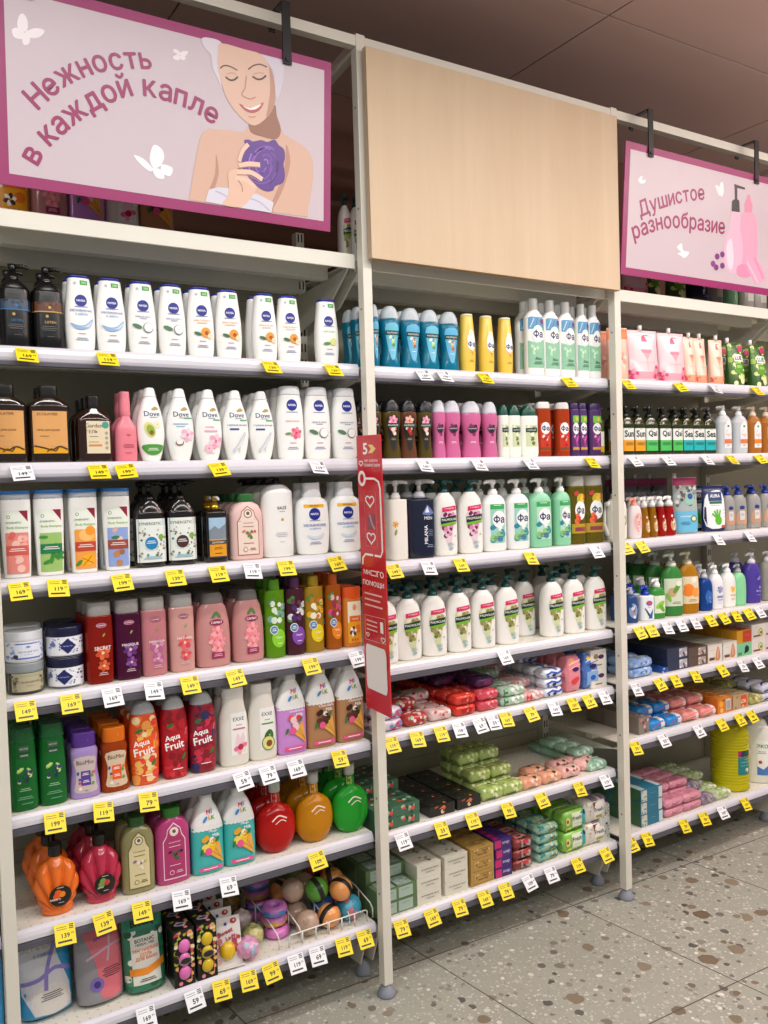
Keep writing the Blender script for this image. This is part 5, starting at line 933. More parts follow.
for i in range(3): A.rect(u(.12), v(.424-.021*i), u(.84-.08*(i % 2)), v(.430-.021*i), '#e8b8b4')
A.line([(u(.1), v(.255)), (u(.92), v(.26)), (u(.92), v(.35)), (u(.1), v(.345)), (u(.1), v(.255))], .0018, '#e8a8a4')
for i in range(3): A.rect(u(.16), v(.325-.016*i), u(.6), v(.330-.016*i), '#e8b8b4')
A.poly([(u(.72), v(.295)), (u(.84), v(.295)), (u(.84), v(.335)), (u(.72), v(.335))], rw); heart(u(.82), v(.272), .008, .0025); heart(u(.2), v(.275), .006, .0025)
rp = [(u(.14), v(.075)), (u(.10), v(.085)), (u(.09), v(.10)), (u(.09), v(.215)), (u(.11), v(.232)), (u(.15), v(.24)), (u(.85), v(.24)), (u(.9), v(.232)), (u(.92), v(.215)), (u(.92), v(.10)), (u(.9), v(.085)), (u(.86), v(.075))]
A.poly(rp, '#ece6e2')
me = A.mesh(); new_obj('sign_print', me, t).location = inv

# ------------------------------------------------------------------ bars and cartons
def pw(*L): return list(L)
DG = 'upright dark pump bottle'
bar('soap_floral_white', .098, .034, .058, '#dcd4e4', blot(['#c83c8a', '#5a9ac8', '#f0f0f4', '#d84a5a'], 14, .14), blot(['#c83c8a', '#f0f0f4', '#e8e4ee'], 12, .14))
bar('soap_floral_red', .084, .034, .058, '#c03a3c', blot(['#f0e8e0', '#b01c2c', '#e8d0c8', '#7a9a6a'], 18, .12), blot(['#f0e8e0', '#b01c2c', '#e8d0c8'], 18, .14))
bar('soap_floral_pink', .084, .034, .058, '#e4c8c4', blot(['#f4ece8', '#c83c4c', '#d8a09c'], 14, .10), blot(['#f4ece8', '#c83c4c', '#d8b8b4'], 14, .12))
bar('soap_red', .084, .033, .058, '#d83a2c', [('R', -.5, .3, .5, .7, '#b01c24')]+blot(['#f09a7a', '#e8603c', '#b01c24'], 8, .08), blot(['#e8603c', '#b01c24', '#f0b090'], 10, .1))
bar('soap_coral', .082, .033, .058, '#d84a5a', blot(['#e88a90', '#c02a44', '#f0b0b4'], 10, .1), blot(['#e88a90', '#c02a44'], 10, .1))
bar('soap_violet', .082, .033, .058, '#4c1c54', [('R', -.3, .3, .5, .7, '#8a2a6c'), ('G', .1, .6, .3, 1, '#d8a0c8')], blot(['#6a2a74', '#8a2a5c', '#3a1444'], 10, .12))
bar('soap_green_white', .100, .030, .06, '#b4d0ba', [('R', -.9, .1, -.5, .9, '#2a6a3c')]+blot(['#e4f0e4', '#8abc94', '#f0f4ee'], 10, .12), blot(['#e4f0e4', '#5aa06a', '#f0f4ee'], 12, .14))
bar('soap_rose_white', .095, .030, .06, '#e0b4b4', [('E', -.5, .5, .28, '#d83a3c')]+blot(['#f0dcd8', '#e8a0a0', '#f4ecea'], 10, .12), blot(['#f0dcd8', '#d8787a', '#f4ecea'], 12, .14))
bar('soap_blue_white', .085, .031, .058, '#e4e8f2', [('P', [(-.8, .6), (-.2, .85), (.4, .6), (.9, .9), (.9, .6), (.3, .4), (-.2, .65), (-.8, .4)], '#3a5ab8', 0), ('E', 0, .35, .2, '#2a1c5c', .6), ('E', -.6, .3, .12, '#2a5ab4')], blot(['#3a5ab8', '#f4f4f8', '#5a7ac8'], 9, .18))
def multi(key, w, h, d, c, c2, dk, art): bar(key, w, h, d, c, art, [('S', [(-.9, .2+.2*i), (.9, .3+.2*i)], .04, c2) for i in range(3)], wrap=True, name='soap_multipack', cat='soap')
multi('multi_pink', .066, .125, .06, '#ec8f9c', '#f4b8c0', '#3a1c5c', [('E', -.3, .84, .28, '#e8b01c', .8), ('S', [(-.9, .78), (.9, .88)], .05, '#f4d0d4'), ('S', [(-.9, .66), (.9, .76)], .04, '#f4d0d4'), ('E', .1, .64, .46, '#3a1c5c', .5), ('P', [(-.6, .32), (.1, .42), (.6, .38), (.0, .22)], '#e0404c', 3), ('G', 0, .15, .4, 1, '#f8dce0')])
multi('multi_blue', .07, .125, .06, '#4a7ac8', '#a8c4e8', '#2a1c5c', [('E', -.4, .86, .28, '#e8c01c', .8), ('S', [(-.9, .78), (.9, .9)], .05, '#c8dcf0'), ('S', [(-.9, .68), (.9, .78)], .04, '#2a4aa0'), ('E', .1, .64, .46, '#2a1c5c', .5), ('R', -.7, .12, .8, .5, '#8ab0e0'), ('E', .1, .32, .36, '#2a5ab4', .7)])
bar('white_carton', .075, .066, .07, '#e4e0da', [('E', .3, .62, .38, '#4a2050', .55), ('E', -.35, .66, .3, '#8a7450', .8), ('R', -.5, .16, .4, .24, '#a08858'), ('G', .1, .36, .5, 1, '#c4beb4')], [('G', 0, .5, .5, 2, '#ccc6bc')], wrap=False, name='boxed_soap')
bar('soap_dkgreen', .082, .033, .056, '#3f6a50', [('E', .35, .5, .2, '#d84a3c'), ('R', -.6, .55, .1, .8, '#d8603c')]+blot(['#7aa88c', '#a8c8b4', '#2a4a38'], 9, .12), [('R', -.5, .4, .2, .65, '#c8502c')]+blot(['#8ab49c', '#b0ccb8', '#2a4a38'], 14, .14), wrap=False)
bar('soap_black', .094, .034, .056, '#1a1816', [('E', 0, .35, .14, '#e8c0a8'), ('P', [(-.3, .6), (.1, .9), (.3, .65)], '#d87a3c', 0)]+blot(['#2a3a2a', '#d8603c', '#6a8a6a'], 5, .07), blot(['#d86a4c', '#3a4a34', '#8a7a5a', '#1a1816'], 10, .1), wrap=False)
bar('soap_olive', .090, .040, .058, '#a8bc6a', [('R', -.7, .05, .3, .24, '#1c3a24')]+blot(['#c4d48a', '#8aa44c', '#dce4b0'], 12, .12, .3), blot(['#c4d48a', '#8aa44c', '#1c3a24', '#dce4b0'], 12, .14))
bar('soap_peach', .088, .036, .055, '#e8a888', [('R', -.5, .05, .1, .26, '#1c3a2c')]+blot(['#f0c8b0', '#e0906c', '#f4dccc'], 9, .12, .3), blot(['#f0c8b0', '#e0906c', '#1c4a34'], 10, .14))
bar('soap_peachpink', .088, .036, .055, '#ecb8b0', [('R', -.5, .05, .1, .2, '#1c3a2c')]+blot(['#f4d4cc', '#7a1c2c', '#f0c0b8'], 9, .12, .3), blot(['#f4d4cc', '#c8504c', '#1c4a34'], 10, .12))
bar('soap_mint', .094, .030, .06, '#9cc4ac', [('R', -.9, .1, -.4, .9, '#d8e4da')]+blot(['#b8d8c4', '#7ab090', '#dcece2'], 9, .12), blot(['#b8d8c4', '#7ab090', '#d4e4da'], 12, .16))
bar('box_olive', .082, .040, .06, '#5c7a4e', [('R', -.62, .1, .62, .9, '#a8bcb0'), ('G', 0, .7, .4, 4, '#6a7a70')], [('R', -.62, .05, .62, .95, '#9fb3aa'), ('D', -.5, .2, .5, .8, 14, .12, ['#b8c8c0', '#7a9484'])], wrap=False, name='boxed_soap')
bar('box_cream', .089, .040, .062, '#dcd9ca', [('T', 'НАТУРАЛЬНОЕ МЫЛО', .05, .62, .72, '#4a463c', .14, .02), ('T', 'туалетное', .05, .36, .42, '#6a6458', .12, .02)], [('D', -.2, .3, .6, .8, 7, .12, ['#a8a48c', '#8a8670', '#6a6858'])], wrap=False, name='boxed_soap')
bar('box_gold', .092, .040, .062, '#b8924c', [('S', [(-.85, .15), (-.85, .85), (.85, .85), (.85, .15), (-.85, .15)], .012, '#6a5424'), ('T', 'classic soap', 0, .42, .6, '#4a3818', .2, .02)]+[('D', -.7, .6, .7, .85, 10, .08, ['#8a7038', '#d8b878'])], [('D', -.8, .15, .8, .85, 16, .12, ['#8a7038', '#d0ac68', '#9a7c3c'])], wrap=False, name='boxed_soap')
bar('box_violet', .070, .031, .058, '#3c2070', [('R', -.9, .1, -.2, .9, '#c8246c'), ('T', 'soap', .35, .5, .4, '#d8d0ec', .4, .02)], [('R', -.9, .1, -.3, .9, '#a81c5c'), ('D', -.2, .1, .8, .9, 6, .12, ['#5a38a0', '#2a1450'])], wrap=False, name='boxed_soap')
bar('soap_maroon', .086, .034, .06, '#7a2a2c', [('R', -.2, .2, .7, .8, '#a8a4a0'), ('R', -.1, .5, .5, .8, '#c83c3c')]+blot(['#4a1418', '#b05050'], 6, .12), [('R', -.5, .2, .5, .7, '#a88a88'), ('R', -.3, .3, .2, .5, '#c83c3c')]+blot(['#4a1418', '#a04040'], 6, .12))
bar('soap_teal', .098, .030, .06, '#8fb8a4', [('E', .3, .45, .14, '#8a4a2c')]+blot(['#d8d46a', '#4a9a8a', '#c4dccc', '#2a7a7a'], 14, .1), blot(['#d8d46a', '#4a9a8a', '#c4dccc', '#2a6a6a'], 16, .12))
bar('multi_green', .108, .072, .065, '#8ac450', [('R', .45, .0, .95, .98, '#3aa8a0'), ('R', -.3, .2, .55, .88, '#dfe8cc'), ('T', 'Fresh', .12, .62, .38, '#2a2a5c', .26, .04), ('G', .1, .36, .3, 1, '#5a8a3a'), ('E', -.7, .55, .2, '#e8d88a', 1.3), ('E', -.7, .55, .1, '#8a4a2c', 1.2), ('E', .8, .8, .14, '#2a1c5c')]+[('D', -.9, .05, .9, .2, 8, .12, ['#4a8a3c', '#d8e86a'])], [('S', [(-.9, .2+.3*i), (.9, .2+.3*i)], .03, '#5a9a34') for i in range(3)], wrap=True, name='soap_multipack')
bar('multi_white', .122, .078, .065, '#e4dfd4', [('R', -.25, .15, .5, .9, '#efebe2'), ('T', 'Fresh', .12, .56, .34, '#2a2a5c', .26, .04), ('R', -.1, .2, .4, .32, '#b0a430'), ('P', [(-.3, .9), (-.3, .6), (-.1, .86), (.1, .9)], '#7a3a2c', 0), ('E', .75, .85, .1, '#2a1c5c', 1.2)]+[('D', -.9, .1, -.35, .9, 10, .08, ['#cfc4b4', '#b8a898', '#e8e4da'])]+[('D', .55, .1, .95, .75, 6, .08, ['#cfc4b4', '#b8a898'])], [('R', -.3, .1, .2, .9, '#8a7690'), ('R', .4, .1, .9, .9, '#8a7690')], name='soap_multipack')
bar('pattern_box', .048, .065, .065, '#c8ccc4', blot(['#8a9488', '#5c6a5e', '#e4e6e0'], 30, .1), blot(['#8a9488', '#5c6a5e', '#e4e6e0'], 30, .1), wrap=False, name='boxed_soap')
# right bay bars
bar('wrap_blue', .118, .034, .06, '#9ab8e4', [('E', .1, .5, .22, '#c83a4c', .5), ('E', .1, .5, .34, '#4a74c4', .3)]+blot(['#b8d0f0', '#7aa0dc'], 10, .14), blot(['#b8d0f0', '#7aa0dc'], 10, .18))
bar('pack_navy', .055, .018, .10, '#1c4a9c', blot(['#2a6ac8', '#e4e4e8'], 6, .14), [('S', [(-.6, .2), (.5, .5), (-.4, .8)], .08, '#2a7ae0', 3), ('G', 0, .6, .5, 2, '#8a9ab4')], wrap=False, name='soap_pack')
bar('box_navy', .118, .042, .075, '#2c3450', [('R', .1, .12, .85, .88, '#b8b4bc'), ('D', .15, .2, .8, .8, 8, .08, ['#3a3c50', '#e0dce0'])], [('G', 0, .5, .5, 2, '#4a5474')], wrap=False, name='boxed_soap')
bar('box_brown', .110, .036, .075, '#5c4a40', [('R', .0, .12, .8, .88, '#b0a098'), ('D', .05, .2, .75, .8, 8, .08, ['#4a3428', '#d8ccc4'])], [('G', 0, .5, .5, 2, '#7a685c')], wrap=False, name='boxed_soap')
bar('box_hand', .084, .068, .075, '#e0dcd4', [('R', -.85, .12, -.1, .28, '#6a3c2c'), ('P', [(.0, .1), (.1, .5), (.3, .85), (.5, .8), (.7, .4), (.6, .1)], '#c88a6a', 3), ('S', [(.3, .2), (.4, .7)], .05, '#e8c4ac'), ('G', -.4, .7, .4, 1, '#8a7a70')], [('G', 0, .5, .5, 2, '#c4beb4')], wrap=False, name='boxed_soap')
bar('box_mint', .092, .052, .075, '#7ac498', [('E', .3, .5, .3, '#1c3a2c'), ('P', [(-.1, .15), (.2, .85), (.5, .3)], '#1c2a24', 0), ('R', -.9, .1, -.4, .3, '#3a8a5c')], [('G', 0, .5, .5, 1, '#3a8a5c')], wrap=False, name='boxed_soap')
bar('box_amber', .092, .050, .075, '#d89a1c', [('R', -.2, .05, .95, .95, '#c8402c'), ('G', .4, .6, .3, 2, '#e8b08c')], [('R', -.3, .1, .8, .9, '#b83a24')], wrap=False, name='boxed_soap')
bar('box_avocado', .088, .058, .075, '#dcd8d2', [('E', .3, .42, .34, '#5a7a2c', 1.1, .4), ('E', .3, .42, .28, '#d8d88a', 1.1, .4), ('E', .34, .4, .14, '#7a4a24'), ('R', -.8, .14, .2, .26, '#8a3a2c'), ('G', -.2, .8, .5, 1, '#7a746c')], wrap=False, name='boxed_soap')
bar('box_pink', .088, .058, .075, '#d8cccc', [('E', .1, .5, .34, '#e07a9a', .8), ('R', -.8, .14, .2, .26, '#8a3a5c'), ('G', -.2, .8, .5, 1, '#9a8484')], wrap=False, name='boxed_soap')
bar('tube_blue', .088, .036, .055, '#1c86d0', [('R', .35, .05, .95, .95, '#e0dcdc'), ('S', [(-.7, .35), (.4, .75)], .03, '#d83a4c'), ('G', -.3, .5, .3, 1, '#a8d0ec')], [('R', .35, .05, .95, .95, '#e0dcdc'), ('S', [(-.7, .3), (.4, .7)], .03, '#d83a4c')])
bar('tube_pink', .090, .036, .055, '#e08a84', [('R', .45, .05, .95, .95, '#e4d8d8'), ('R', -.8, .1, .2, .25, '#7a5a4a'), ('S', [(-.7, .5), (.4, .6)], .03, '#f4c8c4')], [('R', .45, .05, .95, .95, '#e4d8d8'), ('S', [(-.7, .3), (.4, .7)], .04, '#f0b0ac')])
bar('box_citrus', .088, .062, .062, '#d87a1c', [('R', .1, .15, .75, .85, '#d8dce0')]+[('E', -.55, .6, .28, '#f0a83c'), ('E', -.5, .2, .22, '#f4c060'), ('L', -.2, .82, .2, .4, '#3a6a2c')]+[('S', [(.2+.1*i, .2), (.2+.1*i, .75)], .02, '#5a6a7a') for i in range(5)], blot(['#f0a83c', '#3a6a2c', '#e8c880'], 12, .16), wrap=False, name='boxed_soap')
bar('box_kraft', .095, .058, .062, '#b8a07a', [('R', .0, .15, .8, .9, '#d84a1c'), ('T', 'Ok', .4, .5, .3, '#f4e0c0', .3, .05)]+blot(['#e0c8a0', '#8a6a3c'], 6, .1), blot(['#e0c8a0', '#8a6a3c', '#c8a878'], 10, .14), wrap=False, name='boxed_soap')
bar('pack_olive', .090, .035, .062, '#a8a45c', blot(['#c8c47c', '#8a8444', '#d8d498'], 10, .16), blot(['#c8c47c', '#8a8444', '#d8d498'], 12, .18))
bar('pack_bluewhite', .11, .034, .062, '#c8ccdc', [('S', [(-.8, .3), (.8, .7)], .06, '#2c3c8c')], [('S', [(-.8, .2), (0, .6), (.8, .4)], .08, '#2c3c8c', 3)])
bar('pack_greybrown', .055, .062, .085, '#8a7c74', blot(['#c8c4c0', '#d87a94', '#5a4c44'], 10, .2), blot(['#c8c4c0', '#5a4c44'], 8, .2), wrap=False, name='soap_pack')
bar('box_dark', .060, .045, .060, '#3c3028', blot(['#5a483c', '#2a201c'], 6, .2), [('R', -.7, .2, .7, .8, '#54443a')], wrap=False, name='boxed_soap')
bar('box_teal', .118, .045, .075, '#1f6f8c', [('R', -.95, .05, -.45, .95, '#c8ccc4'), ('R', .62, .05, .95, .95, '#c4d4d4'), ('D', -.9, .1, -.5, .9, 10, .05, ['#5a7a5c', '#8a9a8c']), ('G', .1, .6, .25, 2, '#7ab4c8')], [('R', -.95, .05, -.5, .95, '#a8b4ac'), ('R', .6, .05, .95, .95, '#b8c8c8')], wrap=False, name='boxed_soap', side=[('R', -.95, .05, .95, .95, '#3c6a44')])
bar('soap_dusty', .108, .032, .062, '#d08a9c', [('S', [(-.7, .5), (-.2, .7), (.3, .4), (.7, .6)], .03, '#e8b4c0', 3), ('T', 'Duru', 0, .5, .4, '#b0607a', .4, .02)], [('S', [(-.7, .4), (0, .6), (.7, .4)], .03, '#e8b4c0', 3), ('R', -.4, .3, .4, .6, '#c07a8c')])
bar('soap_greyviolet', .085, .032, .062, '#8a7c92', blot(['#b0a4b4', '#6a5474', '#a8a89c'], 10, .14), blot(['#b0a4b4', '#6a5474', '#a8a89c'], 12, .16))
bar('soap_limewhite', .095, .032, .062, '#c4d0a4', blot(['#e8ece0', '#8ab44a', '#a8b894'], 10, .16), [('E', .2, .5, .5, '#8ab84a', .6)]+blot(['#e8ece0', '#b8c8a0'], 8, .16))

# ================================================================== LEFT BAY
g1, g2, g3 = 'white shower gels', 'dark pump bottles', 'shower gels'
# highest shelf, mostly behind the sign
hz = .10
for k, px, ds in (('honey_orange', 10, 'yellow and black bottle, lower edge below sign'), ('camay_big', 48, 'pink bottle with dark red label, lower edge below sign'), ('milk_straw', 85, 'lilac bottle with ice cream cone, lower edge below sign'), ('exxe_lychee', 121, 'pale milky bottle, lower edge below sign'), ('milk_choc', 155, 'brown bottle with ice cream cone, lower edge below sign')):
    row(k, 0, 0, [px], ds, 'bottles', yc=.14)
row('palm_olive', 1, 0, [337, 355], 'white pump bottle with olive label', 'white pump bottles', yc=.20)
# top shelf
row('pump_blue', 0, 1, [13.5], 'black pump bottle with blue stripe label', g2, back=1); row('pump_gold', 0, 1, [47], 'black pump bottle with gold stripe label', g2, back=1)
row('nivea_water', 0, 1, [79.5, 110.5], 'white gel bottle with blue water swoosh', g1, back=1); row('nivea_coco', 0, 1, [141.5, 171.5], 'white gel bottle with coconut', g1, back=1)
row('nivea_apricot', 0, 1, [200, 228, 264, 288], 'white gel bottle with orange apricot', g1, back=[1, 1, 1, 0]); row('nivea_lime', 0, 1, [326], 'white gel bottle with lime, standing alone', g1)
# second shelf
row('amber_gel', 0, 2, [4, 48.5], 'amber gel bottle with peach label', 'amber gel bottles', back=1); row('garden_gel', 0, 2, [93], 'dark brown bottle with small cream label', 'amber gel bottles', back=2)
row('pink_neck', 0, 2, [125], 'pink bottle with narrow neck', 'pink bottles', back=1)
row('dove_green', 0, 2, [150], 'white pointed bottle with avocado and green band', g1, back=2); row('dove_coco', 0, 2, [179.5], 'white pointed bottle with coconut and pink blossom', g1, back=2)
row('dove_rose', 0, 2, [208], 'white pointed bottle with pink peony', g1, back=2); row('dove_white', 0, 2, [235, 261], 'white pointed bottle with grey feather', g1, back=2)
row('nivea_big_rose', 0, 2, [289.5], 'large white bottle with pink rose', 'white lotion bottles', back=3); row('nivea_big_coco', 0, 2, [316.5, 344], 'large white bottle with coconut', 'white lotion bottles', back=3)
# third shelf
row('syn_peach', 0, 3, [16], 'white tapered bottle with pink peach panel', 'tapered fruit bottles'); row('syn_mint', 0, 3, [49], 'white tapered bottle with green mint panel', 'tapered fruit bottles')
row('syn_mango', 0, 3, [83], 'white tapered bottle with orange mango panel', 'tapered fruit bottles', back=1); row('syn_almond', 0, 3, [116], 'white tapered bottle with blue almond panel', 'tapered fruit bottles', back=1)
row('synp_blue', 0, 3, [149], 'black pump bottle with blue round badge', g2, back=1); row('synp_brown', 0, 3, [180], 'black pump bottle with brown round badge', g2, back=2)
row('sea_pump', 0, 3, [215], 'dark bottle with seaside picture and gold pump', g2, back=1); row('granny_pale', 0, 3, [245], 'pale pink bottle with green cap', 'bath foams', back=3)
row('baze', 0, 3, [276.5], 'plain white rounded pump bottle with small text', 'white pump bottles', back=3); row('nivea_25', 0, 3, [311.5, 345], 'wide white bottle with yellow strip', 'white bath foams', back=1)
# fourth shelf
def jstack(keys, px, ds, back):
    K = KINDS[keys[0]]; y = FRONT+K.d/2; x = x_at(px, y, z4+.04)
    for r in range(back+1):
        for l, k in enumerate(keys):
            lab = f'{ds[l]}, {"lower" if l == 0 else "upper"}{" in back row" if r else ""}, {where(0, 4)}'
            put(k, (x+(.012*r), y+r*(K.d+.006), z4+l*(K.h+.0006)), random.uniform(-.1, .1)+(-.25 if k == 'jar_navy' and l == 0 else 0), uniq(lab), f'cream jars on {where(0, 4)}')
jstack(['jar_beige', 'jar_white'], 25, ['beige and black jar with grey lid', 'pale blue and white jar'], 1)
jstack(['jar_navy', 'jar_navy'], 65.5, ['navy and white jar with diamond label']*2, 1)
for k, px, ds, bk in (('camay_red', 99, 'red square bottle with grey cap', 2), ('camay_purple', 127, 'dark purple square bottle with grey cap', 2), ('camay_pink', 153, 'dusty pink square bottle with grey cap', 2), ('camay_rose', 181, 'pale salmon square bottle with grey cap', 2)): row(k, 0, 4, [px], ds, 'square gel bottles', back=bk)
row('camay_big', 0, 4, [212, 247], 'large pink bottle with rose medallions', 'pink bath foams', back=2)
for k, px, ds in (('fruit_green', 274.5, 'slim green bottle with white blossoms'), ('fruit_plum', 294.6, 'slim purple bottle with plums'), ('fruit_yellow', 313.5, 'slim yellow bottle with pineapple'), ('fruit_orange', 333, 'slim orange bottle with red fruit')): row(k, 0, 4, [px], ds, 'slim fruit bottles', back=2)
row('honey_orange', 0, 4, [354], 'flat orange bottle with honey label', 'orange bottles', back=1)
# fifth shelf
row('green_gel', 0, 5, [23, 52], 'translucent green bottle with blackcurrants', 'green gel bottles', back=2)
row('bio_lilac', 0, 5, [84], 'lilac bottle with violet cap and beige label', 'small soap bottles', back=3); row('bio_orange', 0, 5, [114], 'amber bottle with orange cap and beige label', 'small soap bottles', back=3)
row('aqua_orange', 0, 5, [143.5], 'orange citrus bottle with silver cap', 'fruit gel bottles', back=2); row('aqua_raspberry', 0, 5, [173.5], 'red raspberry bottle with silver cap', 'fruit gel bottles', back=2); row('aqua_berry', 0, 5, [201.5], 'mixed berry bottle with silver cap', 'fruit gel bottles', back=2)
row('exxe_lychee', 0, 5, [233], 'milky bottle with pink lychee label', 'milky gel bottles', back=2); row('exxe_avocado', 0, 5, [261.5], 'milky bottle with avocado label', 'milky gel bottles', back=1)
row('milk_straw', 0, 5, [290], 'lilac and white bottle with strawberry ice cream', 'ice cream gel bottles', back=1); row('milk_choc', 0, 5, [319.5, 348.5], 'brown and white bottle with chocolate ice cream', 'ice cream gel bottles', back=1)
# sixth shelf
row('shell_orange', 0, 6, [56], 'orange scallop shell bottle with black badge', 'scallop shell bottles', back=2, rz=-.1, step=.016); row('shell_red', 0, 6, [100], 'crimson scallop shell bottle with black badge', 'scallop shell bottles', back=2, rz=-.1, step=.016)
row('granny_olive', 0, 6, [137], 'olive bottle with cream label and green cap', 'bath foams', back=1); row('granny_berry', 0, 6, [171.5], 'magenta bottle with framed label and green cap', 'bath foams', back=2)
row('milk_mango', 0, 6, [206, 238], 'turquoise and white bottle with mango ice cream', 'ice cream gel bottles', back=2)
for k, px, ds in (('flask_red', 275, 'round red glass-like flask'), ('flask_amber', 313.5, 'round amber glass-like flask'), ('flask_green', 351.5, 'round green glass-like flask')): row(k, 0, 6, [px], ds, 'round flasks', back=2, jit=.02)
# bottom shelf: bags, cartons, bath bombs
zb = Z[0][7]
def sack(key, w, h, d, col, art): return pouch(key, 'bath_salt_bag', 'bath salt', (w, h, d), col, art)
sack('sack_blue', .132, .205, .09, '#2f8fc0', [('P', [(-.96, .97), (.25, .97), (.45, .62), (.78, .30), (.80, .04), (-.55, .04), (-.90, .30)], '#cfd0d6', 0), ('P', [(-.5, .05), (-.55, .30), (.2, .36), (.7, .26), (.72, .05)], '#dcd8d2', 2), ('T', 'АНТИСТРЕСС', -.15, .90, .5, '#3a3c4c', .04), ('T', 'SALT & SUGAR', -.1, .78, .75, '#b0a8a0', .07), ('T', 'с содой', -.1, .70, .5, '#3a7ab0', .05), ('S', [(-.9, .42), (-.3, .44), (.3, .52), (.9, .44)], .07, '#8a7cc4', 4), ('S', [(.35, .78), (.0, .52), (-.1, .30)], .07, '#8a7cc4', 4), ('G', .1, .26, .4, 4, '#4a4a50')])
sack('sack_pink', .118, .215, .08, '#8f8c92', [('P', [(-.75, .98), (.95, .98), (.97, .1), (.2, .04), (-.15, .1), (-.2, .4), (-.6, .75)], '#d8707c', 2), ('T', 'SALT & SUGAR', .25, .84, .75, '#b06470', .06, .02, .15), ('T', 'ANTISTRESS', .3, .72, .55, '#7a3a94', .045, .03, .2), ('S', [(-.6, .50), (0, .56), (.5, .60), (.95, .6)], .05, '#c8a8b8', 3), ('S', [(.45, .72), (.35, .55), (.25, .44)], .05, '#c8a8b8', 3), ('E', -.25, .22, .28, '#7a6ab0'), ('E', -.25, .22, .14, '#4a2f80'), ('G', .4, .36, .4, 5, '#5a2f3a')])
sack('sack_teal', .106, .205, .07, '#2f7a5c', [('D', -.95, .05, .95, .72, 30, .16, ['#2a6a4c', '#3f8a64', '#c8d8c8', '#e8e8dc', '#24583c']), ('R', -.97, .73, .97, .97, '#2f8a6c'), ('T', 'Bioteq', -.05, .80, .72, '#15302a', .10, .06), ('R', -.68, .10, .66, .66, '#dfdfd4'), ('T', 'BOTANIC', 0, .61, .5, '#3a3c38', .04, .04), ('T', 'HERBAL VIBE', 0, .565, .45, '#3a3c38', .03), ('T', 'МАГНИЕВАЯ', 0, .50, .6, '#e87a3c', .045, .04), ('T', 'СОЛЬ', 0, .45, .3, '#e87a3c', .04, .04), ('T', 'ДЛЯ ВАНН', 0, .40, .52, '#e87a3c', .045, .04), ('P', [(-.8, .30), (-.8, .22), (0, .21), (.85, .27), (.85, .36), (0, .29)], '#e88a24', 0), ('G', 0, .16, .4, 2, '#4a4c44')])
def put_at(key, x, y, rz, tilt, ds, grp):
    r = put(key, (x, y, zb+abs(math.sin(tilt))*KINDS[key].d*.52), rz, uniq(ds), grp); r.rotation_euler = (tilt, 0, rz); return r
put_at('sack_blue', .078, .145, .10, -.10, 'blue and silver bath salt bag with violet ribbon, front one, left bay bottom shelf', 'bath salt bags'); put_at('sack_blue', .09, .30, .05, -.06, 'blue and silver bath salt bag, back one behind the front bag, left bay bottom shelf', 'bath salt bags')
put_at('sack_pink', .204, .120, .04, -.12, 'pink and grey bath salt bag, left bay bottom shelf', 'bath salt bags'); put_at('sack_teal', .313, .105, 0, -.10, 'teal bath salt pouch with white label, front one, left bay bottom shelf', 'bath salt bags'); put_at('sack_teal', .308, .21, 0, -.08, 'teal bath salt pouch, second behind the front pouch, left bay bottom shelf', 'bath salt bags')
put_at('sack_blue', -.085, .130, -.2, -.10, 'blue bath salt bag at left picture edge, beyond the first post', 'bath salt bags')
for k, c in (('bomb_box_pink', '#e070b8'), ('bomb_box_yellow', '#d8b81c')):
    K = Kind(); K.name, K.cat, K.w, K.h, K.d, K.parts = 'bath_bomb_box', 'bath bombs', .055, .150, .055, []
    bm = bmesh.new(); add_box(bm, -.0275, -.0275, 0, .0275, .0275, .15, 0, .001); K.parts.append(('carton', to_mesh(bm, 'carton', mat('#16120f', .3)), None))
    A = Art(lambda x, z, off: Vector((x, -.0275-off, z)), .02); rr = random.Random(4)
    dots = ['#e8b06a', '#f0dcb0', '#c84a4c', '#a8b83c', '#e88a94', '#16120f']
    draw(A, [('D', -.8, .05, .8, .95, 75, .20, dots)], .055, .15); A.rect(-.0165, .016, .0165, .126, '#16120f'); K.parts.append(('label_print', A.mesh(), 'carton'))
    A = Art(lambda x, y, off: Vector((x, y, .15+off)), .02); draw(A, [('D', -.85, .08, .85, .92, 14, .18, dots), ('E', 0, .5, .6, '#c8ccd8', .55), ('E', 0, .5, .36, '#2a3c9c', .5)], .055, .055, -.0275); K.parts.append(('top_print', A.mesh(), 'carton'))
    bm = bmesh.new()
    for zc in (.036, .071, .106):
        t = bmesh.new(); bmesh.ops.create_icosphere(t, subdivisions=3, radius=.0185, matrix=Matrix.Translation((0, -.0275, zc)) @ Matrix.Diagonal((.86, .55, 1, 1)))
        for f in t.faces: f.smooth = True
        merge(bm, t, 0)
    K.parts.append(('bath_bombs', to_mesh(bm, 'bombs', mat(c, .35, coat=.4)), None))
    A = Art(lambda x, z, off: Vector((x, -.0375-off, z)), .02); A.ell(0, .071, .0155, .0095, '#8a8478'); A.ell(0, .071, .0135, .0075, '#26221e'); K.parts.append(('badge', A.mesh(), 'carton')); KINDS[k] = K
def grid(key, px, n, ds, grp, y0=.05, step=.06, dx=0):
    K = KINDS[key]; x = x_at(px, y0+K.d/2, zb+.07)
    for r in range(n): put(key, (x+dx*r, y0+K.d/2+r*step, zb), 0, uniq(f'{ds}, {ROWW[r]} row, {where(0, 7)}'), grp)
grid('bomb_box_pink', 181, 4, 'black patterned box with three pink bath bombs', 'bath bomb boxes'); grid('bomb_box_yellow', 203.5, 4, 'black patterned box with three yellow bath bombs', 'bath bomb boxes')
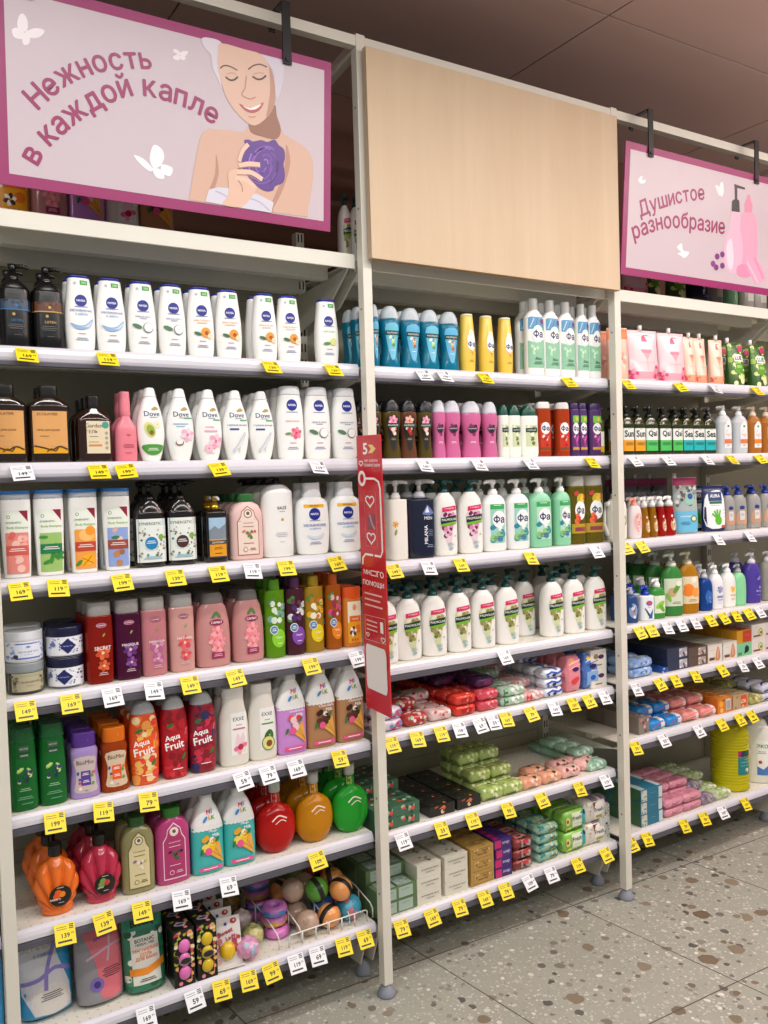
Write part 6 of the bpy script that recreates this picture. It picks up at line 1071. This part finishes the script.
K = Kind(); K.name, K.cat, K.w, K.h, K.d, K.parts = 'bath_bomb_card', 'bath bomb', .08, .125, .03, []
bm = bmesh.new(); add_box(bm, -.04, -.002, 0, .04, .002, .125); add_box(bm, -.04, -.022, 0, .04, -.002, .003); K.parts.append(('card', to_mesh(bm, 'card', mat('#e6e2de', .4)), None))
A = Art(lambda x, z, off: Vector((x, -.002-off, z)), .02); draw(A, [('D', -.85, .08, -.45, .75, 16, .16, ['#c8787a', '#a83c44', '#e8b8b0']), ('D', .5, .1, .85, .6, 12, .15, ['#c8787a', '#b04850', '#e8b8b0']), ('E', .0, .86, .17, '#cfd0dc'), ('E', 0, .86, .10, '#1c2c9c'), ('E', .55, .90, .22, '#b0343c', .8), ('E', .58, .91, .08, '#e8c0bc'), ('T', 'Sweet', -.05, .70, .52, '#b02c54', .10, .05, .25), ('T', 'Lady', .3, .57, .42, '#b02c54', .11, .05, .25)], .08, .125); K.parts.append(('label_print', A.mesh(), 'card'))
bm = bmesh.new(); bmesh.ops.create_icosphere(bm, subdivisions=3, radius=.021, matrix=Matrix.Translation((0, -.006, .040)) @ Matrix.Diagonal((1, .7, 1.15, 1))); K.parts.append(('bath_bomb', to_mesh(bm, 'bomb', mat('#e0b818', .25, coat=.5), True), None)); KINDS['card'] = K
x = x_at(228, .07, zb+.06)
for r in range(4):
    o = put('card', (x-.002*r, .072+r*.055, zb), 0, uniq(f'white card with yellow egg-shaped bath bomb, {ROWW[r]} row, {where(0, 7)}'), 'carded bath bombs'); o.rotation_euler = (-.22, 0, -.12)
# loose bath bombs
def ball_kind(key, r, col, band=None, spots=None, bumpy=0, squash=1):
    K = Kind(); K.name, K.cat, K.w, K.h, K.d, K.parts = 'bath_bomb', 'bath bomb', 2*r, 2*r, 2*r, []
    bm = bmesh.new(); bmesh.ops.create_icosphere(bm, subdivisions=4, radius=r)
    for v in bm.verts:
        d = v.co.normalized(); k = 1+(bumpy*math.sin(d.x*6+1)*math.sin(d.y*7)*math.sin(d.z*6+2) if bumpy else 0)
        v.co = v.co*k; v.co.z *= squash
    K.parts.append(('ball', to_mesh(bm, 'ball', mat(col, .28, coat=.5), True), None))
    if band:
        bm = bmesh.new(); R_ = r*1.014; n = 48; hw_ = .22
        rings = [[bm.verts.new((R_*math.cos(a)*math.cos(t), R_*math.cos(a)*math.sin(t), R_*math.sin(a))) for t in [2*PI*k/n for k in range(n)]] for a in [hw_*(j/4-1) for j in range(9)]]
        for a, b in zip(rings, rings[1:]):
            for k in range(n): bm.faces.new((a[k], a[(k+1) % n], b[(k+1) % n], b[k])).smooth = True
        bmesh.ops.rotate(bm, verts=bm.verts, cent=(0, 0, 0), matrix=Matrix.Rotation(1.25, 3, 'Y') @ Matrix.Rotation(.3, 3, 'X')); K.parts.append(('paper_band', to_mesh(bm, 'band', mat(band, .4)), None))
    if spots:
        A = Art(lambda x, z, off: Vector((x, -math.sqrt(max(1e-8, (r*1.01)**2-min((r*.9)**2, x*x+z*z)))-off, z)), .006); draw(A, [('D', -.6, .2, .6, .8, 7, .2, spots)], 2*r, 2*r, -r); K.parts.append(('swirl_print', A.mesh(), 'ball'))
    KINDS[key] = K
ball_kind('b_cream', .034, '#b89c88', None, ['#cbb4a4', '#a4866f']); ball_kind('b_peach', .034, '#e89a54', '#1c1815'); ball_kind('b_green', .034, '#5aa83a', '#1c1815'); ball_kind('b_orange', .036, '#c8843c', '#1c1815')
ball_kind('b_blue', .032, '#2a7ac8', None, ['#1c5ca8']); ball_kind('b_teal', .036, '#3a9ab8', '#d07a8c', ['#e08aa8', '#5ab0c8']); ball_kind('b_lime', .034, '#88a858'); ball_kind('b_red', .034, '#b8341c', '#1c1815'); ball_kind('b_purple', .034, '#a050b0')
ball_kind('b_rose', .032, '#b8bc7c', None, ['#8ab86a', '#d8b87a', '#a4c878'], .14, .85); ball_kind('b_pinkblue', .033, '#d898bc', None, ['#7ab0d0', '#a8c4dc', '#e0a8c8'], .14, .8); ball_kind('b_grey', .032, '#c8b4b4', None, ['#d8c8c8'], .14, .9); ball_kind('b_cake', .030, '#c8a45c', None, ['#c87a8c', '#e0c88a'], .1, .9)
def bomb(key, px, py, z, ds, rz=0):
    p = onz(px, py, z); p.y = max(p.y, .0965); BOMBS.append([put(key, tuple(p), rz, uniq(f'{ds}, left bay bottom shelf'), 'loose bath bombs'), KINDS[key].w/2, p])
zc = zb+.0345
bomb('b_cream', 314.8, 926.7, zc, 'beige marbled round bath bomb nearest the wire rail'); bomb('b_cream', 299, 917.5, zc+.002, 'beige marbled round bath bomb behind the nearest one', 1); bomb('b_cream', 298.5, 904, zc+.025, 'beige round bath bomb in middle of heap', 2)
bomb('b_peach', 287, 891, zc+.042, 'plain peach round bath bomb above the doughnut ones', .6); bomb('b_cream', 303, 887, zc+.05, 'brownish round bath bomb at heap top', 3); bomb('b_green', 314, 894, zc+.052, 'green round bath bomb with black band', .3)
bomb('b_orange', 332, 889, zc+.048, 'brown-orange round bath bomb with black band', -.2); bomb('b_peach', 342, 899.5, zc+.032, 'peach round bath bomb with black band, upper one', .9); bomb('b_peach', 335, 919.4, zc, 'peach round bath bomb with black band, lower one', 2.2)
bomb('b_blue', 326, 909, zc+.006, 'small blue round bath bomb'); bomb('b_teal', 357.2, 912.5, zc, 'teal and pink round bath bomb by the right wire'); bomb('b_lime', 300, 876, zc+.04, 'lime green round bath bomb at back'); bomb('b_red', 316, 876.5, zc+.045, 'dark red round bath bomb at back'); bomb('b_purple', 330, 876, zc+.03, 'purple round bath bomb at back'); bomb('b_purple', 350, 890, zc+.005, 'purple round bath bomb behind the teal one')
bomb('b_rose', 250.5, 940, zb+.030, 'green and yellow rose-shaped bath bomb'); bomb('b_pinkblue', 261, 957, zb+.028, 'pink and blue flower-shaped bath bomb'); bomb('b_grey', 241.5, 921, zb+.03, 'greyish pink rose-shaped bath bomb'); bomb('b_cake', 231, 903, zb+.03, 'yellow cake-shaped bath bomb at back')
for k, c1, c2 in (('donut_blue', '#c878c8', '#3a8ad0'), ('donut_yellow', '#c878b8', '#d8a83c'), ('donut_pink', '#d878c4', '#d878c4')):
    K = Kind(); K.name, K.cat, K.w, K.h, K.d, K.parts = 'doughnut_bath_bomb', 'bath bomb', .076, .03, .076, []
    bm = bmesh.new(); R1, r1, N1, N2 = .0235, .0145, 36, 16; V = [[bm.verts.new(((R1+r1*math.cos(b))*math.cos(a), (R1+r1*math.cos(b))*math.sin(a), .0145+r1*math.sin(b))) for b in [2*PI*j/N2 for j in range(N2)]] for a in [2*PI*i/N1 for i in range(N1)]]
    for i in range(N1):
        for j in range(N2):
            f = bm.faces.new((V[i][j], V[(i+1) % N1][j], V[(i+1) % N1][(j+1) % N2], V[i][(j+1) % N2])); f.smooth = True; b = (j+.5)/N2*2*PI; f.material_index = 1 if math.sin(b) < .1+.25*math.sin(i*.9) and math.sin(b) > -.62 else 0
    K.parts.append(('ring', to_mesh(bm, 'ring', [mat(c1, .3, coat=.5), mat(c2, .3, coat=.5)]), None)); KINDS[k] = K
DX = onz(279, 938, zb).x
for it in range(80):
    for i, (oa, ra, pa) in enumerate(BOMBS):
        for ob, rb, pb in BOMBS[i+1:]:
            dv = pb-pa; dd = dv.length; need = (ra+rb)*1.03
            if dd < need: m_ = dv.normalized()*(need-dd)*.5; pa -= m_; pb += m_
        soft = ra < .0335; pa.z = max(pa.z, zb+ra*1.02); pa.y = max(pa.y, (.058+ra*.55) if soft else .062+ra); pa.x = min(pa.x, .955-ra)
        if not soft: pa.x = max(pa.x, DX-.012 if pa.z > zb+.10 else DX+.041+ra-max(0, pa.y-.16)*.6)
for o_, r_, p in BOMBS: o_.location = p
px_, p2 = onz(279, 938, zb), onz(266, 925, zb)
dn = [('donut_pink', (px_.x+.002, px_.y+.02, zb), 'pink doughnut bath bomb at foot of front pile'), ('donut_yellow', (px_.x, px_.y+.03, zb+.0295), 'pink and yellow doughnut bath bomb, middle of front pile'), ('donut_blue', (px_.x+.001, px_.y+.028, zb+.059), 'pink and blue doughnut bath bomb topping front pile'),
      ('donut_pink', (p2.x, p2.y+.06, zb), 'pink doughnut bath bomb, lowest of rear pile'), ('donut_blue', (p2.x+.002, p2.y+.06, zb+.0295), 'pink and blue doughnut bath bomb, second of rear pile'), ('donut_yellow', (p2.x, p2.y+.06, zb+.059), 'pink and yellow doughnut bath bomb, third of rear pile'), ('donut_blue', (p2.x, p2.y+.062, zb+.0885), 'pink and blue doughnut bath bomb topping rear pile')]
for k, loc, ds in dn: put(k, loc, random.uniform(0, 3), uniq(f'{ds}, left bay bottom shelf'), 'doughnut bath bombs')
# wire dividers and front wire rail
def wire(name, lab, paths, loc):
    t = thing(name, loc, lab, 'wire rack', 'white wire dividers on the left bay bottom shelf')
    for nm, pth in paths:
        bm = bmesh.new(); tube(bm, pth, .0020, 8); new_obj(nm, to_mesh(bm, nm, mat('#e8e6de', .3), True), t)
Mw = [(x_at(279, .066, zb+.02), 'white wire divider left of doughnut bath bombs'), (x_at(301, .066, zb+.02), 'white wire divider between doughnut and beige bath bombs'), (x_at(327.5, .066, zb+.02), 'white wire divider left of peach bath bombs'), (x_at(349.5, .066, zb+.02), 'white wire divider left of the teal bath bomb'), (x_at(372.5, .066, zb+.02), 'white wire divider at right end of bath bombs')]
for wx, lab in Mw:
    wire('wire_divider', lab, [('frame_wire', [(0, 0, .002), (0, 0, .030), (0, .012, .042), (0, .10, .060), (0, .30, .070), (0, .33, .06), (0, .33, .002)])]+[('cross_wire', [(0, .08*k, .003), (0, .08*k, .053+.004*k)]) for k in range(1, 4)], (wx, .066, zb))
xa, xb = x_at(289, .06, zb), x_at(367, .06, zb)
wire('wire_front_rail', 'white wire rail along front of round bath bombs', [('top_wire', [(0, 0, .002), (0, 0, .032), (.006, 0, .036), (xb-xa-.006, 0, .036), (xb-xa, 0, .032), (xb-xa, 0, .002)])]+[('upright_wire', [((xb-xa)*k/6, 0, .002), ((xb-xa)*k/6, 0, .036)]) for k in range(1, 6)], (xa, .0585, zb))

# ================================================================== MIDDLE BAY
row('palm_blue', 1, 1, [373, 410, 448.5], 'blue hourglass gel bottle, clear cap', 'blue gel bottles', back=2); row('palm_green', 1, 1, [356, 389.5, 429], 'blue hourglass bottle with greenish label', 'blue gel bottles', back=2)
row('fa_yellow', 1, 1, [467, 486, 504.7], 'yellow bottle with white flower oval', 'yellow gel bottles'); row('fa_white', 1, 1, [533.5, 550, 565.5, 581, 597], 'white bottle with neck and green aloe label', 'white gel bottles', back=1)
row('palm_dark', 1, 2, [371, 391, 424], 'olive-gold hourglass bottle with black cap', 'dark gel bottles', back=2); row('palm_brown', 1, 2, [407.5], 'brown hourglass bottle with black cap', 'dark gel bottles', back=2)
row('palm_pink', 1, 2, [438, 451.5, 470.5, 489], 'pink hourglass bottle with dark berry label', 'pink gel bottles', back=[2, 2, 2, 2]); row('palm_white', 1, 2, [502.5, 513, 528], 'small white bottle with green cap', 'white gel bottles', back=1)
row('fa_red', 1, 2, [542.5, 561.5], 'red bottle with white cap', 'red gel bottles', back=2); row('fa_purple', 1, 2, [573, 581, 593.5], 'purple bottle with violet cap', 'purple gel bottles', back=1); row('olive_oil', 1, 2, [607], 'dark olive pump bottle with yellow label', g2)
row('cream_pump', 1, 3, [396], 'cream pump bottle with small orange flower', 'pump bottles', back=1); row('navy_pump', 1, 3, [419.5], 'navy pump bottle with silver pump', 'pump bottles', back=2)
row('palm_magnolia', 1, 3, [443.8, 469.5], 'white pump bottle with purple magnolia label', 'white pump bottles', back=2); row('fa_pump_white', 1, 3, [493, 516.5], 'white pump bottle with blue-green label', 'white pump bottles', back=1)
row('fa_pump_green', 1, 3, [539, 560.5], 'mint green pump bottle', 'green pump bottles', back=1); row('olive_jug', 1, 3, [575, 591], 'olive yellow oil bottle with grey cap', 'yellow oil bottles', back=1)
row('palm_olive', 1, 4, [384, 407.5, 433, 457.8, 482, 506], 'white pump bottle with olive label', 'white pump bottles', back=2); row('palm_olive', 1, 4, [551, 572.5, 594], 'white olive-label pump bottle in right cluster', 'white pump bottles', back=[0, 2, 2])
row('palm_olive', 1, 4, [523], 'white olive-label pump bottle set back beside gap', 'white pump bottles', yc=.172, back=1)
row('safe_blue', 1, 4, [611], 'small white pump bottle right of olive pump bottles', 'white pump bottles', yc=.2)
# fifth shelf, middle bay: wrapped soaps
def xs_(a, ys=.09): return a
stack('soap_floral_white', 1, 5, [385], 2, 2, 'white soap with purple flowers', 'wrapped soaps')
stack('soap_floral_red', 1, 5, [412.5], 2, 4, 'red soap with white flowers', 'wrapped soaps', heights=[1, 2, 1, 1]); stack('soap_floral_pink', 1, 5, [436.5], 2, 5, 'pale pink floral soap', 'wrapped soaps', heights=[1, 1, 2, 1, 1])
stack('soap_red', 1, 5, [461], 2, 6, 'bright red soap', 'wrapped soaps'); stack('soap_coral', 1, 5, [484], 2, 6, 'coral pink soap', 'wrapped soaps')
K = KINDS['soap_violet']; zz5 = Z[1][5]+2*.0335
for i, px in enumerate((461, 484)):
    for r in range(1 if i else 2, 6): 
        x = x_at(px, .1, zz5); put('soap_violet', (x, .060+.029+r*.061-(.061 if i else 0)+(0.03 if i else 0), zz5), random.uniform(-.05, .05), uniq(f'dark violet soap on red soaps, {"right" if i else "left"} column, {ROWW[r]} row, middle bay fifth shelf'), 'wrapped soaps')
stack('soap_green_white', 1, 5, [508.5], 2, 4, 'pale green soap', 'wrapped soaps', heights=[2, 2, 3, 3]); stack('soap_rose_white', 1, 5, [528.5], 1, 5, 'pale rose soap', 'wrapped soaps', heights=[1, 2, 2, 3, 3])
stack('soap_blue_white', 1, 5, [548.5], 3, 4, 'white soap with blue waves', 'wrapped soaps', heights=[3, 3, 4, 4]); stack('multi_pink', 1, 5, [568.5], 1, 5, 'pink tall soap multipack', 'soap multipacks'); stack('multi_blue', 1, 5, [586], 1, 4, 'blue tall soap multipack', 'soap multipacks'); stack('white_carton', 1, 5, [604], 2, 4, 'white soap carton with violet oval', 'boxed soaps')
# sixth shelf, middle bay
stack('soap_dkgreen', 1, 6, [379, 403.5], 2, 5, 'dark green soap pack', 'dark green soaps', heights=[2, 2, 3, 3, 3]); stack('soap_black', 1, 6, [437.5, 463.5], 1, 5, 'black soap pack with orange flower', 'black soaps', heights=[1, 1, 1, 1, 1])
stack('soap_olive', 1, 6, [488, 508.5], 2, 4, 'olive green soap', 'green soaps', heights=[1, 2, 3, 3]); stack('soap_peach', 1, 6, [528, 547.5], 1, 1, 'peach soap', 'peach soaps')
stack('soap_peachpink', 1, 6, [567], 1, 1, 'pale pink soap beside peach ones', 'peach soaps')
for px, k, ds in ((530, 'soap_peach', 'peach soap lying on second row, left end'), (556, 'soap_peachpink', 'pale pink soap lying in second row'), (572, 'soap_peachpink', 'pale pink soap, right end of second row')):
    x = x_at(px, .16, Z[1][6]+.02); put(k, (x, .152, Z[1][6]), .0, uniq(f'{ds}, middle bay sixth shelf'), 'peach soaps')
x = x_at(583, .1, Z[1][6]+.02); o = put('soap_peachpink', (x+.01, .115, Z[1][6]+.002), .5, uniq('pale pink soap turned askew beside mint soaps, middle bay sixth shelf'), 'peach soaps')
stack('soap_mint', 1, 6, [607], 1, 5, 'mint green soap', 'mint soaps', heights=[1, 2, 2, 2, 1])
stack('soap_mint', 1, 6, [586], 1, 3, 'mint green soap in left mint column', 'mint soaps', y0=.20, heights=[1, 2, 1])
# bottom shelf, middle bay
stack('box_olive', 1, 7, [378, 400.5], 2, 4, 'olive green soap box', 'boxed soaps', heights=[2, 3, 3, 3], jit=.01); stack('box_cream', 1, 7, [424, 451], 3, 4, 'cream soap box with black lettering', 'boxed soaps', jit=.01); stack('box_gold', 1, 7, [477], 3, 4, 'gold soap box', 'boxed soaps', jit=.01)
stack('box_violet', 1, 7, [498], 4, 5, 'violet soap box', 'boxed soaps', jit=.06); stack('soap_maroon', 1, 7, [518], 3, 4, 'maroon soap', 'wrapped soaps', jit=.08); stack('soap_teal', 1, 7, [543], 4, 4, 'teal and yellow soap', 'wrapped soaps', heights=[4, 4, 4, 5], jit=.06)
stack('multi_green', 1, 7, [569], 2, 4, 'green soap multipack', 'soap multipacks', jit=.02); stack('multi_white', 1, 7, [595], 2, 3, 'white soap multipack with lilac top', 'soap multipacks', jit=.01); stack('pattern_box', 1, 7, [613.5], 2, 3, 'grey patterned soap box', 'boxed soaps', jit=.01)

# ================================================================== RIGHT BAY
for k, px, ds in (('pouch_pink', 634, 'pink pouch, lower edge below sign'), ('pouch_lush', 651, 'dark green pouch, left of two, below sign'), ('pouch_lush', 675, 'dark green pouch with limes, right of two, below sign'), ('navy_pump', 697, 'navy bottle, lower edge below sign'), ('grey_gel', 713, 'grey bottle left of the mint one, below sign'), ('mint_gel', 729, 'mint green bottle, lower edge below sign'), ('grey_gel', 744, 'grey bottle right of the mint one, below sign'), ('grey_gel', 761, 'grey bottle at right picture edge, below sign')): row(k, 2, 0, [px], ds, 'bottles', yc=.13)
row('pouch_coral', 2, 1, [617], 'coral pouch with orange top', 'refill pouches', back=1); row('pouch_pink', 2, 1, [641.5, 670], 'pink pouch with white spout', 'pink refill pouches', back=[2, 2]); row('pouch_peach', 2, 1, [688, 698.5, 715], 'narrow peach pouch with white spout', 'peach refill pouches', back=[1, 1, 0]); row('pouch_lush', 2, 1, [734.5, 757], 'green pouch with limes', 'green refill pouches', back=1)
row('aroma_orange', 2, 2, [625, 636.5], 'dark pump bottle with orange label band', g2, back=1); row('aroma_green', 2, 2, [648.5, 662, 674], 'dark pump bottle with green label band', g2, back=1); row('aroma_teal', 2, 2, [684.5, 695.5, 707], 'dark pump bottle with teal label band', g2, back=1)
row('soft_clear', 2, 2, [722.5, 738.5], 'clear pump bottle with orange tab', 'clear pump bottles', back=1); row('soft_amber', 2, 2, [752.5, 765.5], 'amber pump bottle with orange tab', 'amber pump bottles', back=1)
row('handle_soap', 2, 3, [616], 'white handled jug half behind post', 'white jugs'); row('pink_pump', 2, 3, [634], 'white bottle with salmon pump', 'small pump bottles', back=1); row('tear_amber', 2, 3, [643.5, 651.5], 'amber teardrop bottle with white pump', 'small pump bottles', back=1); row('tear_red', 2, 3, [660, 668.5], 'red teardrop bottle with white pump', 'small pump bottles', back=1)
row('pouch_clear', 2, 3, [684.5], 'tall clear pouch with pink top', 'tall pouches', yc=.115); row('pouch_hand', 2, 3, [713], 'navy pouch with green hand', 'tall pouches', back=1, step=.01)
row('pouch_dark', 2, 3, [628, 641, 657], 'tall dark pouch behind small pumps', 'tall pouches', yc=.26, back=1); row('clear_blue_pump', 2, 3, [727, 738, 752.5, 765], 'clear bottle with blue pump', 'clear pump bottles', back=1)
row('blue_slim', 2, 4, [630.5], 'slim blue bottle next to post', 'small pump bottles', back=1); row('safe_blue', 2, 4, [645], 'white square bottle with blue pump', 'small pump bottles', back=1)
row('herb_lime', 2, 4, [656], 'small green pump bottle with lime label', 'herbal pump bottles', back=2); row('herb_green', 2, 4, [671], 'large green pump bottle with beige label', 'herbal pump bottles', back=3); row('herb_orange', 2, 4, [687], 'orange pump bottle with citrus label', 'herbal pump bottles', back=3)
row('gel_blue', 2, 4, [704], 'deep blue pump bottle', 'cream soap pumps', back=3); row('white_floral', 2, 4, [714.5], 'white pump bottle with blue flower', 'cream soap pumps', back=2); row('white_yellow', 2, 4, [727], 'white pump bottle with yellow flower', 'cream soap pumps', back=2); row('mint_gel', 2, 4, [737.5], 'mint pump bottle', 'cream soap pumps', back=1); row('violet_gel', 2, 4, [751], 'violet pump bottle', 'cream soap pumps', back=1); row('grey_gel', 2, 4, [767], 'grey pump bottle, right picture edge', 'cream soap pumps', back=1)
stack('wrap_blue', 2, 5, [636.5], 2, 4, 'pale blue wrapped soap', 'wrapped soaps', heights=[2, 2, 2, 2]); stack('pack_navy', 2, 5, [655.5], 1, 3, 'flat navy soap pack', 'soap packs', heights=[1, 1, 1]); stack('box_navy', 2, 5, [670], 2, 3, 'navy soap box', 'boxed soaps', jit=.01); stack('box_brown', 2, 5, [690], 2, 3, 'brown soap box', 'boxed soaps', jit=.01)
stack('box_hand', 2, 5, [707, 722], 1, 4, 'white soap box with hand picture', 'boxed soaps', jit=.01); stack('box_mint', 2, 5, [736.5], 1, 3, 'mint soap box', 'boxed soaps', jit=.01)
for r in range(3): x = x_at(736, .0975, Z[2][5]+.08); put('box_amber', (x, .0975+r*.078, Z[2][5]+.0526), 0, uniq(f'amber and red soap box on mint box, {ROWW[r]} row, right bay fifth shelf'), 'boxed soaps')
stack('box_avocado', 2, 5, [750.5], 2, 3, 'white soap box with avocado', 'boxed soaps', jit=.01); stack('box_pink', 2, 5, [763], 2, 3, 'whitish soap box with pink picture', 'boxed soaps', jit=.01)
stack('pack_greybrown', 2, 6, [635], 1, 3, 'grey and brown soap pack', 'soap packs', jit=.02); stack('tube_blue', 2, 6, [652, 669], 2, 4, 'blue and white soap', 'wrapped soaps', heights=[1, 2, 2, 1]); stack('tube_pink', 2, 6, [686, 703], 2, 4, 'pink and white soap', 'wrapped soaps', heights=[1, 2, 2, 2])
stack('box_citrus', 2, 6, [718.5], 1, 5, 'orange citrus soap box', 'boxed soaps', jit=.02); stack('box_kraft', 2, 6, [734], 1, 5, 'kraft soap box with orange front', 'boxed soaps', jit=.03); stack('pack_olive', 2, 6, [750.5], 2, 4, 'olive soap', 'wrapped soaps', heights=[1, 1, 2, 2]); stack('pack_bluewhite', 2, 6, [767], 1, 4, 'white soap with blue stripe', 'wrapped soaps', heights=[2, 2, 2, 2])
stack('box_teal', 2, 7, [644], 3, 4, 'teal and white soap box', 'boxed soaps', jit=.01, heights=[3, 3, 3, 3]); stack('soap_dusty', 2, 7, [668.5, 687], 3, 5, 'dusty pink soap', 'pink soaps', heights=[2, 3, 3, 3, 2]); stack('soap_greyviolet', 2, 7, [703], 2, 5, 'greyish violet soap', 'wrapped soaps', heights=[1, 2, 2, 2, 2]); stack('soap_limewhite', 2, 7, [717.5], 1, 5, 'white and lime soap', 'wrapped soaps', heights=[1, 1, 2, 2, 2])
# large canisters
x = x_at(729.5, .135, Z[2][7]+.15); put('yellow_can', (x, .135, Z[2][7]), -.75, uniq('large yellow ribbed soap canister, right bay bottom shelf'), 'large canisters')
x = 2.882; put('white_can', (x+.01, .125, Z[2][7]), -1.0, uniq('large white canister with handle, right bay bottom shelf'), 'large canisters')
# where neighbours stand too tight, slim both a little
for sweep in range(3):
    for i, a in enumerate(PLACED):
        for b_2 in PLACED[i+1:]:
            if a[1:3] != b_2[1:3]: continue
            if abs(a[4]-b_2[4]) >= (a[6]+b_2[6])*.5*.98: continue
            dx = abs(a[3]-b_2[3]); need = (a[5]+b_2[5])/2
            if 0 < dx < need and dx > .3*need:
                f = max(.78, (dx-.0006)/need)
                for q in (a, b_2): q[0].scale.x *= f; q[5] *= f
# ------------------------------------------------------------------ price tags
TAGM = {}
def tag_mesh(price, yellow):
    k = (price, yellow)
    if k in TAGM: return TAGM[k]
    bm = bmesh.new(); add_box(bm, -.0235, -.0004, -.048, .0235, .0004, 0, 0, 0)
    a = to_mesh(bm, 'card', M_TAGY if yellow else M_TAGW); A = Art(lambda x, z, off: Vector((x, -.0003-off*.4, z)), .05)
    ink = '#22211f'
    A.text(price, .001, -.0265, .018, ink, .0115, bold=.05); A.text('99', .0165, -.0235, .0065, ink)
    for i in range(2): A.rect(-.019, -.008-.005*i, .004, -.0065-.005*i, '#8a7a2c' if yellow else '#9a9ca4')
    for i in range(3): A.rect(.010, -.0052-.004*i, .020, -.003-.004*i, ink)
    A.rect(-.018, -.0415, .014, -.0375, ink)
    TAGM[k] = (a, A.mesh()); return TAGM[k]
TAGS = {0: {1: '27y 108y 272y 334y', 2: '22w 99y 126y 219y 319w', 3: '20y 59y 122.5y 176y 219y 254w 287.5y 337y', 4: '26y 72y 113w 155w 191y 236y 312y 358w', 5: '56y 105y 150y 243w 269w 297w 341y', 6: '66y 104y 143y 183w 230w 318y', 7: '147w 195w 223y 250y 272y 297.5w 319w 345y 366y'},
        1: {1: '424.5w 445w 486y 570y', 2: '425.6w 480w 531w 593y', 3: '395y 430w 462y 532y 597.5w', 4: '506w', 5: '393y 419y 442.6y 461w 481w 495w 508y 532y 556w 574.5y 590y 606w', 6: '404w 443y 474y 509.5y 543y 581y 607w', 7: '403y 433y 461y 486y 507y 530w 552.5w 579y 607y'},
        2: {1: '628.5y 681y 716w 757.7y', 2: '635.7w 668.6w 707.7w 733y 761y', 3: '627.5y 643y 719.7w 751w', 4: '641y 653y 669w 682.7w 697w 712y 725y 738y 750y 761w', 5: '638w 661y 677y 697.5y 723.5y 744w 759w', 6: '637.4y 665w 700w 723y 741y 753y', 7: '633y 649y 686y 706y 724w 747y'}}
PR = ['199', '149', '139', '169', '119', '99', '109', '79', '69', '59']; rp_ = random.Random(9)
for b, rows_ in TAGS.items():
    for si, sp in rows_.items():
        L_ = sp.split(); cnt = {'y': sum(t[-1] == 'y' for t in L_), 'w': sum(t[-1] == 'w' for t in L_)}; idx = {'y': 0, 'w': 0}
        for s_ in L_:
            c_ = s_[-1]; px = float(s_[:-1]); z = Z[b][si]-.007; x = x_at(px, .018, z-.018)
            price = {66: '139', 104: '139', 143: '149', 183: '169', 56: '199', 147: '169'}.get(px) if b == 0 else None
            price = price or (rp_.choice(PR[:5]) if si < 5 else rp_.choice(PR[3:]))
            o_ = ordn(idx[c_], cnt[c_]); idx[c_] += 1; cn = 'yellow' if c_ == 'y' else 'white'
            r = thing('price_tag', (x, .0352, z), uniq(f'{cn} price tag, {o_+" " if o_ else "only "}{"" if not o_ else "of its colour, "}rail of {where(b, si)}'), 'price tag', f'price tags on rail of {where(b, si)}')
            tl = {1: 45, 2: 45, 3: 38}.get(si, 36)
            r.rotation_euler = (-math.radians(tl), random.uniform(-.10, .10), random.uniform(-.05, .05))
            a, pm = tag_mesh(price, c_ == 'y'); new_obj('card', a, r); new_obj('price_print', pm, r)
dups = {k: v for k, v in USED.items() if v > 1}
print('DUPS', len(dups), list(dups)[:8]); print('LONG', [k for k in USED if len(k.split()) > 16][:8], 'N', len(USED))
